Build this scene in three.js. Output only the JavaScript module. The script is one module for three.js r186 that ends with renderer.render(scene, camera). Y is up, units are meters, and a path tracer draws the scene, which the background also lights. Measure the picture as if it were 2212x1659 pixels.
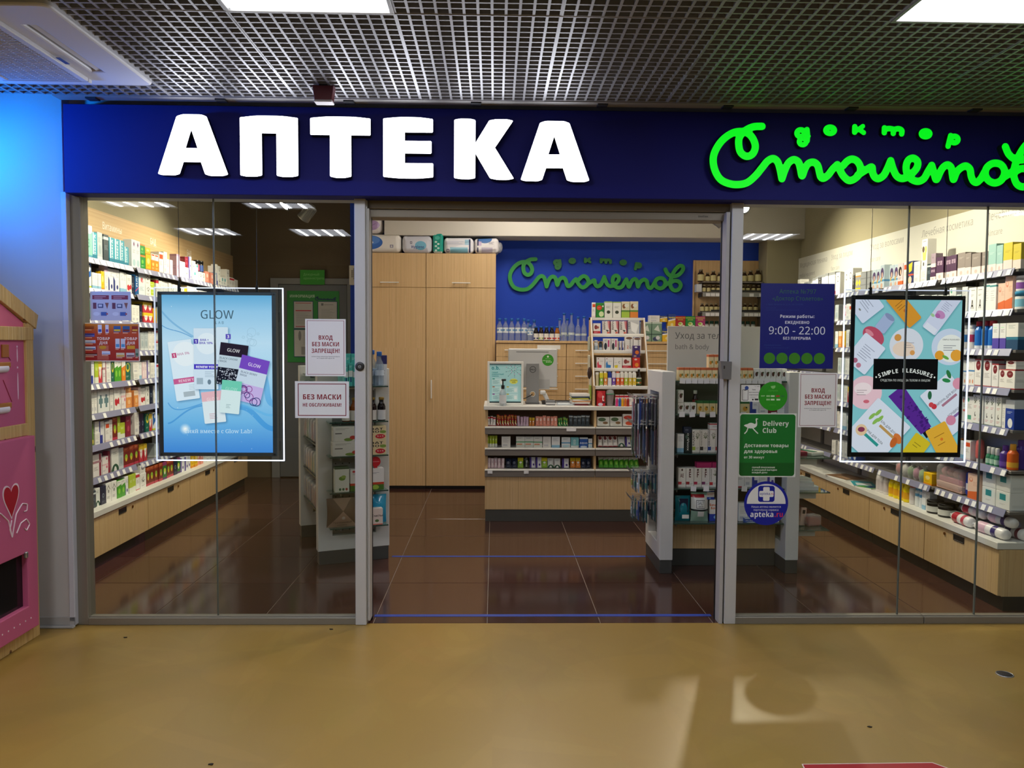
import * as THREE from 'three';
import { mergeGeometries } from 'three/addons/utils/BufferGeometryUtils.js';
import { RoundedBoxGeometry } from 'three/addons/geometries/RoundedBoxGeometry.js';
import { RectAreaLightUniformsLib } from 'three/addons/lights/RectAreaLightUniformsLib.js';

// ---------------------------------------------------------------- camera, exposure, lights
const scene = new THREE.Scene();
scene.background = new THREE.Color(0x050506);
const camera = new THREE.PerspectiveCamera(51.415, 4 / 3, 0.05, 60);
{
  const yaw = 0.02248, pitch = 0.04961, roll = 0.00632;
  const f0 = new THREE.Vector3(Math.sin(yaw), 0, -Math.cos(yaw)), r0 = new THREE.Vector3(Math.cos(yaw), 0, Math.sin(yaw)), u0 = new THREE.Vector3(0, 1, 0);
  const f = f0.clone().multiplyScalar(Math.cos(pitch)).addScaledVector(u0, -Math.sin(pitch));
  const u = u0.clone().multiplyScalar(Math.cos(pitch)).addScaledVector(f0, Math.sin(pitch));
  camera.position.set(0, 1.4703, 4.1546);
  camera.up.copy(u).multiplyScalar(Math.cos(roll)).addScaledVector(r0, -Math.sin(roll));
  camera.lookAt(camera.position.clone().add(f));
}
scene.add(camera);
const renderer = new THREE.WebGLRenderer({ antialias: true });
renderer.toneMapping = THREE.LinearToneMapping;
renderer.toneMappingExposure = 1.0;
renderer.shadowMap.enabled = true;
renderer.shadowMap.type = THREE.PCFSoftShadowMap;
RectAreaLightUniformsLib.init();

const POWER = {
  tube: 46,            // each strip of a corridor luminaire
  panel: 7,          // glow of its diffuser
  shopPanel: 17,      // ceiling panels in the shop
  wallSpot: 10.5,        // track spots on the side walls
  doorSpot: 11,        // the spot that looks out of the shop
  blue: 9,           // blue flood on the left wall
};
function spot(pos, target, power, angle, penumbra, color = 0xfff6e8, size = 2) {
  const l = new THREE.SpotLight(color, power, 0, angle, penumbra, 2);
  l.position.set(...pos); l.target.position.set(...target);
  l.castShadow = true; l.shadow.mapSize.set(1024, 1024); l.shadow.bias = -0.0005; l.shadow.radius = size;
  scene.add(l, l.target);
  return l;
}
function area(pos, look, w, h, power, color = 0xffffff) {
  const l = new THREE.RectAreaLight(color, power, w, h);
  l.position.set(...pos); l.lookAt(...look); scene.add(l);
  return l;
}

// corridor luminaires stand in the 60 cm ceiling grid
const LUMINAIRES = [[-0.664, 1.515], [1.736, 1.515], [-1.864, 2.715], [-3.064, 2.715], [-1.864, 4.515], [-3.064, 4.515], [0.536, 5.115], [2.936, 4.515], [4.736, 2.715]];

// ---------------------------------------------------------------- helpers
const rng = (s => () => { s = (s + 0x6D2B79F5) | 0; let t = Math.imul(s ^ (s >>> 15), 1 | s); t = (t + Math.imul(t ^ (t >>> 7), 61 | t)) ^ t; return ((t ^ (t >>> 14)) >>> 0) / 4294967296; })(20231);
const rr = (a, b) => a + (b - a) * rng();
const used = new Map();
function numbered(n) { const k = used.get(n) || 0; used.set(n, k + 1); return k ? `${n}_${String(k).padStart(3, '0')}` : n; }
function shade(o) { o.traverse(m => { if (m.isMesh) { m.castShadow = true; m.receiveShadow = true; } }); return o; }
function tag(o, label, category, group) { o.userData = { label, category }; if (group) o.userData.group = group; return o; }
function thing(name, label, category, pos = [0, 0, 0], turn = 0, group) {
  const o = new THREE.Group(); o.name = numbered(name); o.position.set(...pos); o.rotation.y = turn;
  scene.add(o); return tag(o, label, category, group);
}
function part(parent, name, geo, mat, label) {
  const m = new THREE.Mesh(Array.isArray(geo) ? join(geo) : geo, mat); m.name = name;
  m.castShadow = m.receiveShadow = true; if (label) m.userData.label = label;
  parent.add(m); return m;
}
function solo(name, geo, mat, label, category, pos = [0, 0, 0], turn = 0, group) {
  const m = part(scene, numbered(name), geo, mat); m.position.set(...pos); m.rotation.y = turn; return tag(m, label, category, group);
}
function struct(name, geo, mat, parent = scene) { const m = part(parent, name, geo, mat); if (parent === scene) m.userData.kind = 'structure'; return m; }
function structGroup(name) { const g = new THREE.Group(); g.name = name; g.userData.kind = 'structure'; scene.add(g); return g; }
function copyOf(root, pos, turn, label, group) {
  const c = root.clone(); c.name = numbered(root.name.replace(/_\d{3}$/, '')); c.userData = { ...root.userData };
  c.position.set(...pos); c.rotation.y = turn; if (label) c.userData.label = label; if (group) c.userData.group = group;
  scene.add(c); return c;
}
const flat = g => { g = g.index ? g.toNonIndexed() : g; for (const k of Object.keys(g.attributes)) if (!['position', 'normal', 'uv'].includes(k)) g.deleteAttribute(k); return g; };
function join(list) { return list.length === 1 ? list[0] : mergeGeometries(list.map(flat)); }
const mv = (g, x = 0, y = 0, z = 0) => g.translate(x, y, z);
// a box with chamfered edges, given by its limits; uv in metres
function slab(x0, x1, y0, y1, z0, z1, c = 0.0015) {
  const lo = [x0, y0, z0], hi = [x1, y1, z1]; c = Math.min(c, (x1 - x0) / 3, (y1 - y0) / 3, (z1 - z0) / 3);
  const P = [], N = [], U = [];
  const pt = (s, k) => [0, 1, 2].map(a => (s[a] > 0 ? hi[a] : lo[a]) - (a === k ? 0 : s[a] * c));
  const quad = (a, b, d, e, n) => {
    const cr = [(b[1] - a[1]) * (d[2] - a[2]) - (b[2] - a[2]) * (d[1] - a[1]), (b[2] - a[2]) * (d[0] - a[0]) - (b[0] - a[0]) * (d[2] - a[2]), (b[0] - a[0]) * (d[1] - a[1]) - (b[1] - a[1]) * (d[0] - a[0])];
    const vs = cr[0] * n[0] + cr[1] * n[1] + cr[2] * n[2] > 0 ? [a, b, d, ...(e ? [a, d, e] : [])] : [a, d, b, ...(e ? [a, e, d] : [])];
    const l = Math.hypot(...n), ax = [0, 1, 2].reduce((m, i) => Math.abs(n[i]) > Math.abs(n[m]) + 1e-6 ? i : m, 0);
    for (const v of vs) { P.push(...v); N.push(n[0] / l, n[1] / l, n[2] / l); U.push(ax === 0 ? v[2] : v[0], ax === 1 ? v[2] : v[1]); }
  };
  for (let k = 0; k < 3; k++) for (const s of [-1, 1]) {
    const [i, j] = [(k + 1) % 3, (k + 2) % 3], c4 = [[-1, -1], [1, -1], [1, 1], [-1, 1]].map(q => { const t = [0, 0, 0]; t[k] = s; t[i] = q[0]; t[j] = q[1]; return pt(t, k); });
    const n = [0, 0, 0]; n[k] = s; quad(...c4, n);
  }
  for (let k = 0; k < 3; k++) for (const a of [-1, 1]) for (const b of [-1, 1]) {
    const [i, j] = [(k + 1) % 3, (k + 2) % 3], t0 = [0, 0, 0], t1 = [0, 0, 0];
    t0[i] = t1[i] = a; t0[j] = t1[j] = b; t0[k] = -1; t1[k] = 1;
    const n = [0, 0, 0]; n[i] = a; n[j] = b; quad(pt(t0, i), pt(t1, i), pt(t1, j), pt(t0, j), n);
  }
  for (const a of [-1, 1]) for (const b of [-1, 1]) for (const d of [-1, 1]) quad(pt([a, b, d], 0), pt([a, b, d], 1), pt([a, b, d], 2), null, [a, b, d]);
  const g = new THREE.BufferGeometry();
  g.setAttribute('position', new THREE.Float32BufferAttribute(P, 3)); g.setAttribute('normal', new THREE.Float32BufferAttribute(N, 3)); g.setAttribute('uv', new THREE.Float32BufferAttribute(U, 2));
  return g;
}
const cyl = (r, h, n = 16, r2 = r) => mv(new THREE.CylinderGeometry(r2, r, h, n), 0, h / 2, 0);      // base at y = 0
const lathe = (prof, n = 20) => new THREE.LatheGeometry(prof.map(p => new THREE.Vector2(p[0], p[1])), n);
function tube(points, r, seg = 24, radial = 6) { return new THREE.TubeGeometry(new THREE.CatmullRomCurve3(points.map(p => new THREE.Vector3(...p)), false, 'catmullrom', 0.1), seg, r, radial); }
function rod(a, b, r, n = 6) {
  const A = new THREE.Vector3(...a), B = new THREE.Vector3(...b), d = B.clone().sub(A), g = new THREE.CylinderGeometry(r, r, d.length(), n);
  g.applyQuaternion(new THREE.Quaternion().setFromUnitVectors(new THREE.Vector3(0, 1, 0), d.clone().normalize())); const m = A.add(B).multiplyScalar(0.5);
  return g.translate(m.x, m.y, m.z);
}

// ---------------------------------------------------------------- textures and materials
function canvas(w, h, draw) { const c = document.createElement('canvas'); c.width = w; c.height = h; draw(c.getContext('2d'), w, h); return c; }
function tex(w, h, draw, wrap) {
  const t = new THREE.CanvasTexture(canvas(w, h, draw)); t.colorSpace = THREE.SRGBColorSpace; t.anisotropy = 8;
  if (wrap) { t.wrapS = t.wrapT = THREE.RepeatWrapping; t.repeat.set(wrap[0], wrap[1]); }
  return t;
}
const std = (color, roughness = 0.6, metalness = 0, more = {}) => new THREE.MeshStandardMaterial({ color, roughness, metalness, ...more });
function text(g, s, x, y, size, color, font = 'sans-serif', align = 'center', stretch = 1) {
  g.save(); g.translate(x, y); g.scale(stretch, 1); g.font = `${font.includes('bold') ? 'bold ' : ''}${size}px ${font.replace('bold ', '')}`;
  g.fillStyle = color; g.textAlign = align; g.textBaseline = 'alphabetic'; g.fillText(s, 0, 0); g.restore();
}
const rect = (g, c, x, y, w, h) => { g.fillStyle = c; g.fillRect(x, y, w, h); };
const disc = (g, c, x, y, r, r2 = r, a = 0) => { g.fillStyle = c; g.beginPath(); g.ellipse(x, y, r, r2, a, 0, 7); g.fill(); };
const poly = (g, c, pts) => { g.fillStyle = c; g.beginPath(); pts.forEach((p, i) => i ? g.lineTo(p[0], p[1]) : g.moveTo(p[0], p[1])); g.closePath(); g.fill(); };
function lines(g, c, x, y, w, n, step, h = 2) { for (let i = 0; i < n; i++) rect(g, c, x, y + i * step, w * (0.65 + 0.35 * ((i * 7 + 3) % 5) / 4), h); }

function grain(base, dark, w = 512, h = 1024) {
  return (g) => {
    rect(g, base, 0, 0, w, h);
    for (let i = 0; i < 420; i++) {
      const x = rng() * w, l = rr(0.2, 1) * h, y = rng() * h; g.globalAlpha = rr(0.03, 0.16); g.strokeStyle = rng() < 0.7 ? dark : '#fff3d8'; g.lineWidth = rr(0.6, 3);
      g.beginPath(); g.moveTo(x, y - l / 2); g.bezierCurveTo(x + rr(-5, 5), y - l / 5, x + rr(-5, 5), y + l / 5, x + rr(-4, 4), y + l / 2); g.stroke();
    }
    for (let i = 0; i < 70; i++) { const x = rng() * w; g.globalAlpha = rr(0.15, 0.3); rect(g, dark, x, rng() * h, rr(0.8, 1.8), rr(30, 170)); }
    g.globalAlpha = 1;
  };
}
const woodTex = tex(512, 1024, grain('#d2b080', '#8f6c42'), [1.4, 0.7]);
const wood = std(0xffffff, 0.5, 0, { map: woodTex });
const pineTex = tex(256, 512, (g, w, h) => { grain('#c9a566', '#94703a', w, h)(g); for (let i = 0; i < 5; i++) { const x = rng() * w, y = rng() * h; disc(g, '#6e4a24', x, y, 5, 8); disc(g, '#3d2411', x, y, 2, 3); } }, [2, 1]);
const pine = std(0xffffff, 0.7, 0, { map: pineTex });
const white = std(0xdcdbd6, 0.45), whiteGloss = std(0xe8e7e2, 0.3), offWhite = std(0xc9c6bd, 0.55);
const greyKick = std(0x53534f, 0.42, 0.25), greyShelf = std(0x77706b, 0.5), darkGrey = std(0x2c2d2e, 0.5), black = std(0x111112, 0.45);
const steel = std(0xb9bbbc, 0.32, 0.9), darkSteel = std(0x4a4a4c, 0.4, 0.8), chrome = std(0xd8d9da, 0.2, 1);
const alu = std(0x8f8a7e, 0.42, 0.45), aluLight = std(0xc9c8c4, 0.45, 0.1);
const paper = std(0xe9e8e4, 0.8), priceWhite = std(0xeeeef0, 0.6);
const glassPane = new THREE.MeshPhysicalMaterial({ color: 0xe9eee9, roughness: 0, transmission: 1, thickness: 0, ior: 1.5 });
const glassShelf = new THREE.MeshPhysicalMaterial({ color: 0xb9d0c8, roughness: 0.02, transmission: 0.85, thickness: 0, ior: 1.5 });
const glassEdge = std(0x2e4a42, 0.2), paneEdge = std(0x6a7068, 0.25);
const clearPlastic = new THREE.MeshPhysicalMaterial({ color: 0xf3f7fb, roughness: 0.06, transmission: 0.9, thickness: 0, ior: 1.4 });
const film = new THREE.MeshPhysicalMaterial({ color: 0xf2f4f6, roughness: 0.15, transmission: 0.75, thickness: 0, ior: 1.4 });
const glow = (color, k) => new THREE.MeshStandardMaterial({ color: 0x000000, emissive: color, emissiveIntensity: k, roughness: 0.6 });
// a flat sheet whose front (+z) carries a print; base at y = 0, back at z = 0
function sheet(parent, name, w, h, t, map, back = paper, more = {}) {
  const print = new THREE.MeshStandardMaterial({ map, roughness: 0.55, ...more });
  return part(parent, name, mv(new THREE.BoxGeometry(w, h, t), 0, h / 2, t / 2), [back, back, back, back, print, back]);
}

// ================================================================ the setting
const CEIL = 2.655;
const paint = std(0xaaa286, 0.85), paintBeam = std(0xcfcbc2, 0.85), darkWall = std(0x6b5d49, 0.85), blueWall = std(0x0640c0, 0.7), corridorWall = std(0xb9b6b2, 0.8), backDark = std(0x4a4846, 0.85);
{
  // corridor floor: sheet linoleum with soft wear
  const floorTex = tex(1024, 1024, (g, w, h) => {
    rect(g, '#97793a', 0, 0, w, h);
    for (let i = 0; i < 900; i++) { g.globalAlpha = rr(0.01, 0.05); disc(g, rng() < 0.5 ? '#8f6a24' : '#e2bd6c', rng() * w, rng() * h, rr(10, 90), rr(4, 30), rng() * 3); }
    for (let i = 0; i < 160; i++) { g.globalAlpha = rr(0.03, 0.1); g.strokeStyle = '#7a5a20'; g.lineWidth = rr(0.5, 1.4); const x = rng() * w, y = rng() * h; g.beginPath(); g.moveTo(x, y); g.lineTo(x + rr(-90, 90), y + rr(-40, 40)); g.stroke(); }
    g.globalAlpha = 1;
  }, [0.22, 0.22]);
  struct('floor', slab(-6, 6.2, -0.12, 0, 0.012, 8.2, 0), std(0xffffff, 0.33, 0, { map: floorTex }));
  // shop floor: dark polished tiles, each its own, over a bed that shows as pale joints
  const bed = struct('floor_shop', slab(-3.0, 3.3, -0.12, -0.003, -4.75, 0.012, 0), std(0x8d8175, 0.8));
  const tileTex = tex(512, 512, (g, w, h) => {
    rect(g, '#49302a', 0, 0, w, h);
    for (let i = 0; i < 2600; i++) { g.globalAlpha = rr(0.03, 0.12); disc(g, rng() < 0.55 ? '#3a241c' : '#62453a', rng() * w, rng() * h, rr(0.6, 5)); }
    for (let i = 0; i < 40; i++) { g.globalAlpha = rr(0.03, 0.08); disc(g, '#84604f', rng() * w, rng() * h, rr(20, 90), rr(4, 14), rng() * 3); }
    g.globalAlpha = 1;
  }, [1.3, 1.3]);
  const tileMats = [0xffffff, 0xf0eae6, 0xe2dcd8].map(c => std(c, 0.12, 0, { map: tileTex }));
  const cache = new Map();
  for (let i = -6; i <= 5; i++) for (let j = 0; j <= 8; j++) {
    const x0 = Math.max(-2.85, -0.03 + 0.6 * i), x1 = Math.min(3.12, -0.03 + 0.6 * (i + 1)), z1 = Math.min(0.01, -0.1 - 0.6 * (j - 1)), z0 = Math.max(-4.58, -0.1 - 0.6 * j);
    if (x1 - x0 < 0.02 || z1 - z0 < 0.02) continue;
    const w = x1 - x0 - 0.004, d = z1 - z0 - 0.004, key = `${w.toFixed(3)} ${d.toFixed(3)}`;
    if (!cache.has(key)) cache.set(key, slab(-w / 2, w / 2, -0.008, 0, -d / 2, d / 2, 0.0012));
    const t = part(bed, 'tile', cache.get(key), tileMats[Math.floor(rng() * 3)]); t.position.set((x0 + x1) / 2, 0, (z0 + z1) / 2);
  }
  // walls of the corridor
  struct('wall_left', slab(-6.2, -6, 0, 3.3, -0.15, 8.2, 0), backDark);
  struct('wall_right', slab(6.2, 6.4, 0, 3.3, -0.15, 8.2, 0), backDark);
  struct('wall_back', slab(-6.2, 6.4, 0, 3.3, 8.2, 8.4, 0), backDark);
  struct('wall_front', [slab(-6.2, -2.165, 0, 3.3, -0.15, 0.06, 0.002), slab(3.35, 6.2, 0, 3.3, -0.15, 0.02, 0.002), slab(-2.165, 3.35, 2.215, 3.3, -0.15, -0.005, 0.002)], corridorWall);
  struct('baseboard_left', [slab(-6.2, -2.15, 0, 0.012, 0.06, 0.085, 0.003), slab(-6.2, -2.15, 0.012, 0.055, 0.06, 0.066, 0.002)], std(0xa3a19c, 0.5));
  struct('trim_1', slab(-2.178, -2.15, 0.01, 2.22, 0.03, 0.066, 0.002), std(0xc3c5cc, 0.5));
  // walls of the shop
  struct('wall_shop_left', slab(-3.0, -2.85, 0, 3.3, -4.75, -0.15, 0), paint);
  struct('wall_shop_right', slab(3.12, 3.3, 0, 3.3, -4.75, -0.15, 0), paint);
  struct('wall_shop_back', slab(-3.0, 3.3, 0, 3.3, -4.75, -4.58, 0), darkWall);
  struct('wall_blue', slab(-1.5, 2.77, 0, 3.15, -4.4, -4.22, 0), blueWall);
  struct('wall_pillar', slab(2.77, 3.12, 0, 3.15, -4.58, -3.96, 0.002), paint);
  struct('trim_beam', slab(-1.1, 3.12, 2.55, 3.15, -4.22, -3.87, 0.003), paintBeam);
  struct('ceiling_shop', slab(-3.0, 3.3, 3.15, 3.3, -4.75, -0.15, 0), std(0x8a867c, 0.9));
  // open-cell ceiling of the corridor under a dark slab
  struct('ceiling_slab', slab(-6.2, 6.4, 3.3, 3.5, -4.75, 8.4, 0), std(0x2e2e30, 0.95));
  const ceil = structGroup('ceiling');
  const lattice = std(0x9a9a9c, 0.42, 0.35);
  const panel = (nx, nz) => {
    const g = [], w = nx * 0.05, d = nz * 0.05, y0 = 0, y1 = 0.04;
    for (let i = 0; i <= nx; i++) { const t = i % 12 ? 0.005 : 0.007; g.push(slab(i * 0.05 - t + (i === 0 ? t : 0), i * 0.05 + t - (i === nx ? t : 0), y0, y1, 0, d, 0)); }
    for (let j = 0; j <= nz; j++) { const t = j % 12 ? 0.0045 : 0.007; g.push(slab(0, w, y0 + 0.0006, y1 - 0.0006, j * 0.05 - t + (j === 0 ? t : 0), j * 0.05 + t - (j === nz ? t : 0), 0)); }
    return join(g);
  };
  const full = panel(12, 12), edge = panel(12, 8);
  const lum = new Set(LUMINAIRES.map(([x, z]) => `${Math.round((x + 0.964) / 0.6 - 0.5)},${Math.round((z - 0.615) / 0.6 - 0.5)}`));
  for (let i = -8; i <= 11; i++) for (let j = -1; j <= 12; j++) {
    if (lum.has(`${i},${j}`)) continue;
    const p = part(ceil, 'grid_panel', j < 0 ? edge : full, lattice);
    p.position.set(-0.964 + 0.6 * i, CEIL + (rng() - 0.5) * 0.004, j < 0 ? 0.215 : 0.615 + 0.6 * j);
  }
  // perimeter trim above the sign with its clips
  const trim = struct('trim_2', slab(-2.13, 6.2, CEIL - 0.004, CEIL + 0.03, 0.14, 0.212, 0.001), std(0x8f8d8a, 0.6));
  for (let i = 0; i < 12; i++) part(trim, 'clip', slab(-1.98 + i * 0.62, -1.93 + i * 0.62, CEIL - 0.012, CEIL - 0.004, 0.15, 0.2, 0.001), darkGrey);
}

// ================================================================ corridor: ceiling fittings
{
  const frameMat = std(0x8e8c88, 0.4, 0.4);
  const diffuser = glow(0xf1f5ff, POWER.panel), tubeMat = glow(0xf6f9ff, 14);
  const frameGeo = join([slab(-0.3, 0.3, 0, 0.045, -0.3, -0.285), slab(-0.3, 0.3, 0, 0.045, 0.285, 0.3), slab(-0.3, -0.285, 0, 0.045, -0.285, 0.285), slab(0.285, 0.3, 0, 0.045, -0.285, 0.285)]);
  const diffGeo = slab(-0.285, 0.285, 0.012, 0.045, -0.285, 0.285, 0.001), tubeGeo = slab(-0.016, 0.016, 0.008, 0.012, -0.25, 0.25, 0.001);
  const place = ['over the left of the blue fascia', 'over the right end of the blue fascia', 'second row over the left glass', 'second row nearest the left wall', 'third row over the left glass', 'third row nearest the left wall', 'behind the viewer over the doorway line', 'behind the viewer over the right glass', 'far right of the second row'];
  LUMINAIRES.forEach(([x, z], i) => {
    const t = thing('ceiling_light', `square white ceiling luminaire with four bright strips, ${place[i]}`, 'ceiling light', [x, CEIL - 0.006, z]);
    part(t, 'frame', frameGeo, frameMat); part(t, 'diffuser', diffGeo, diffuser);
    for (let k = 0; k < 4; k++) {
      const s = part(t, 'light_strip', tubeGeo, tubeMat); s.position.x = -0.2 + k * 0.1333;
      area([x + s.position.x, CEIL - 0.004, z], [x + s.position.x, 0, z], 0.032, 0.5, POWER.tube, 0xf4f7ff);
    }
  });
}
{ // cassette air conditioner at the left
  const t = thing('air_conditioner', 'large white square cassette air conditioner in the left of the ceiling', 'air conditioner', [-1.988, CEIL - 0.025, 0.86]);
  const shell = std(0xcfd0d6, 0.5), W = 0.425;
  const s = new THREE.Shape(); s.moveTo(-W + 0.03, -W); s.lineTo(W - 0.03, -W); s.quadraticCurveTo(W, -W, W, -W + 0.03); s.lineTo(W, W - 0.03); s.quadraticCurveTo(W, W, W - 0.03, W); s.lineTo(-W + 0.03, W); s.quadraticCurveTo(-W, W, -W, W - 0.03); s.lineTo(-W, -W + 0.03); s.quadraticCurveTo(-W, -W, -W + 0.03, -W);
  for (const [cx, cy, w, h] of [[0.27, 0, 0.032, 0.26], [-0.27, 0, 0.032, 0.26]]) { const hole = new THREE.Path(); hole.moveTo(cx - w, cy - h); hole.lineTo(cx - w, cy + h); hole.lineTo(cx + w, cy + h); hole.lineTo(cx + w, cy - h); s.holes.push(hole); }
  part(t, 'fascia', mv(new THREE.ExtrudeGeometry(s, { depth: 0.028, bevelEnabled: true, bevelSize: 0.01, bevelThickness: 0.008, bevelSegments: 2 }).rotateX(Math.PI / 2), 0, 0.04, 0), shell);
  for (const k of [0, 2]) {
    const v = part(t, 'air_vane', slab(-0.006, 0.03, 0.004, 0.009, -0.25, 0.25, 0.002).rotateZ(0.25), shell); v.position.set(Math.cos(k * Math.PI / 2) * 0.27, 0.006, 0); v.rotation.y = -k * Math.PI / 2;
    const d = part(t, 'outlet_recess', slab(-0.034, 0.034, 0.03, 0.036, -0.258, 0.258, 0.001), black); d.position.set(Math.cos(k * Math.PI / 2) * 0.27, 0, 0); d.rotation.y = -k * Math.PI / 2;
  }
  const gx = 0.19, gz = 0.365, b = 0.032;
  const f = part(t, 'intake_frame', [slab(-gx, gx, -0.012, 0.006, -gz, -gz + b, 0.004), slab(-gx, gx, -0.012, 0.006, gz - b, gz, 0.004), slab(-gx, -gx + b, -0.012, 0.006, -gz + b, gz - b, 0.004), slab(gx - b, gx, -0.012, 0.006, -gz + b, gz - b, 0.004)], shell);
  part(t, 'intake_back', slab(-gx + b, gx - b, 0.004, 0.008, -gz + b, gz - b), std(0x55575d, 0.7));
  const slats = []; for (let i = 0; i < 42; i++) slats.push(slab(-gx + b, gx - b, -0.009, -0.004, -0.0042, 0.0042, 0.001).translate(0, 0, -gz + b + 0.008 + i * 0.0159));
  for (let i = 0; i < 8; i++) slats.push(slab(-0.001, 0.001, -0.0085, -0.002, -gz + b, gz - b, 0).translate(-0.14 + i * 0.04, 0, 0));
  part(f, 'intake_slats', slats, shell).userData.kind = 'stuff';
  const logo = part(t, 'logo_plate', new THREE.BoxGeometry(0.075, 0.0015, 0.018), std(0x3f4a88, 0.5)); logo.position.set(0.212, -0.0095, -0.08); logo.rotation.y = Math.PI / 2;
}
{ // fire siren between ceiling and sign
  const t = thing('alarm_siren', 'small dark red alarm siren hanging under the ceiling above the white letters', 'alarm', [-0.79, CEIL - 0.075, 0.4]);
  part(t, 'base', slab(-0.042, 0.042, -0.006, 0.004, -0.03, 0.03, 0.003), std(0xb9b2ae, 0.5));
  const s = new THREE.Shape(); s.moveTo(-0.036, 0); s.lineTo(0.036, 0); s.lineTo(0.046, 0.062); s.lineTo(-0.046, 0.062);
  part(t, 'housing', mv(new THREE.ExtrudeGeometry(s, { depth: 0.05, bevelEnabled: true, bevelSize: 0.003, bevelThickness: 0.003, bevelSegments: 1 }), 0, 0.004, -0.025), std(0x5a0d12, 0.3));
  part(t, 'mount', slab(-0.02, 0.02, 0.066, 0.076, -0.02, 0.02), darkGrey);
}
{ // blue flood just past the left edge of the picture
  const t = thing('blue_floodlight', 'small blue flood lamp hanging from the ceiling above the toy house', 'flood light', [-2.85, 2.38, 0.3]);
  part(t, 'bracket', rod([0, 0.05, 0.17], [0, CEIL - 2.379, 0.17], 0.012), darkGrey);
  part(t, 'housing', slab(-0.05, 0.06, -0.06, 0.06, 0.1, 0.24, 0.006), darkGrey);
  part(t, 'lamp_face', slab(0.06, 0.066, -0.05, 0.05, 0.11, 0.23, 0.002), glow(0x1560ff, 4));
  spot([-2.775, 2.38, 0.47], [-2.2, 2.33, 0.16], POWER.blue, 1.15, 1, 0x0080ff, 3);
}

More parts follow.
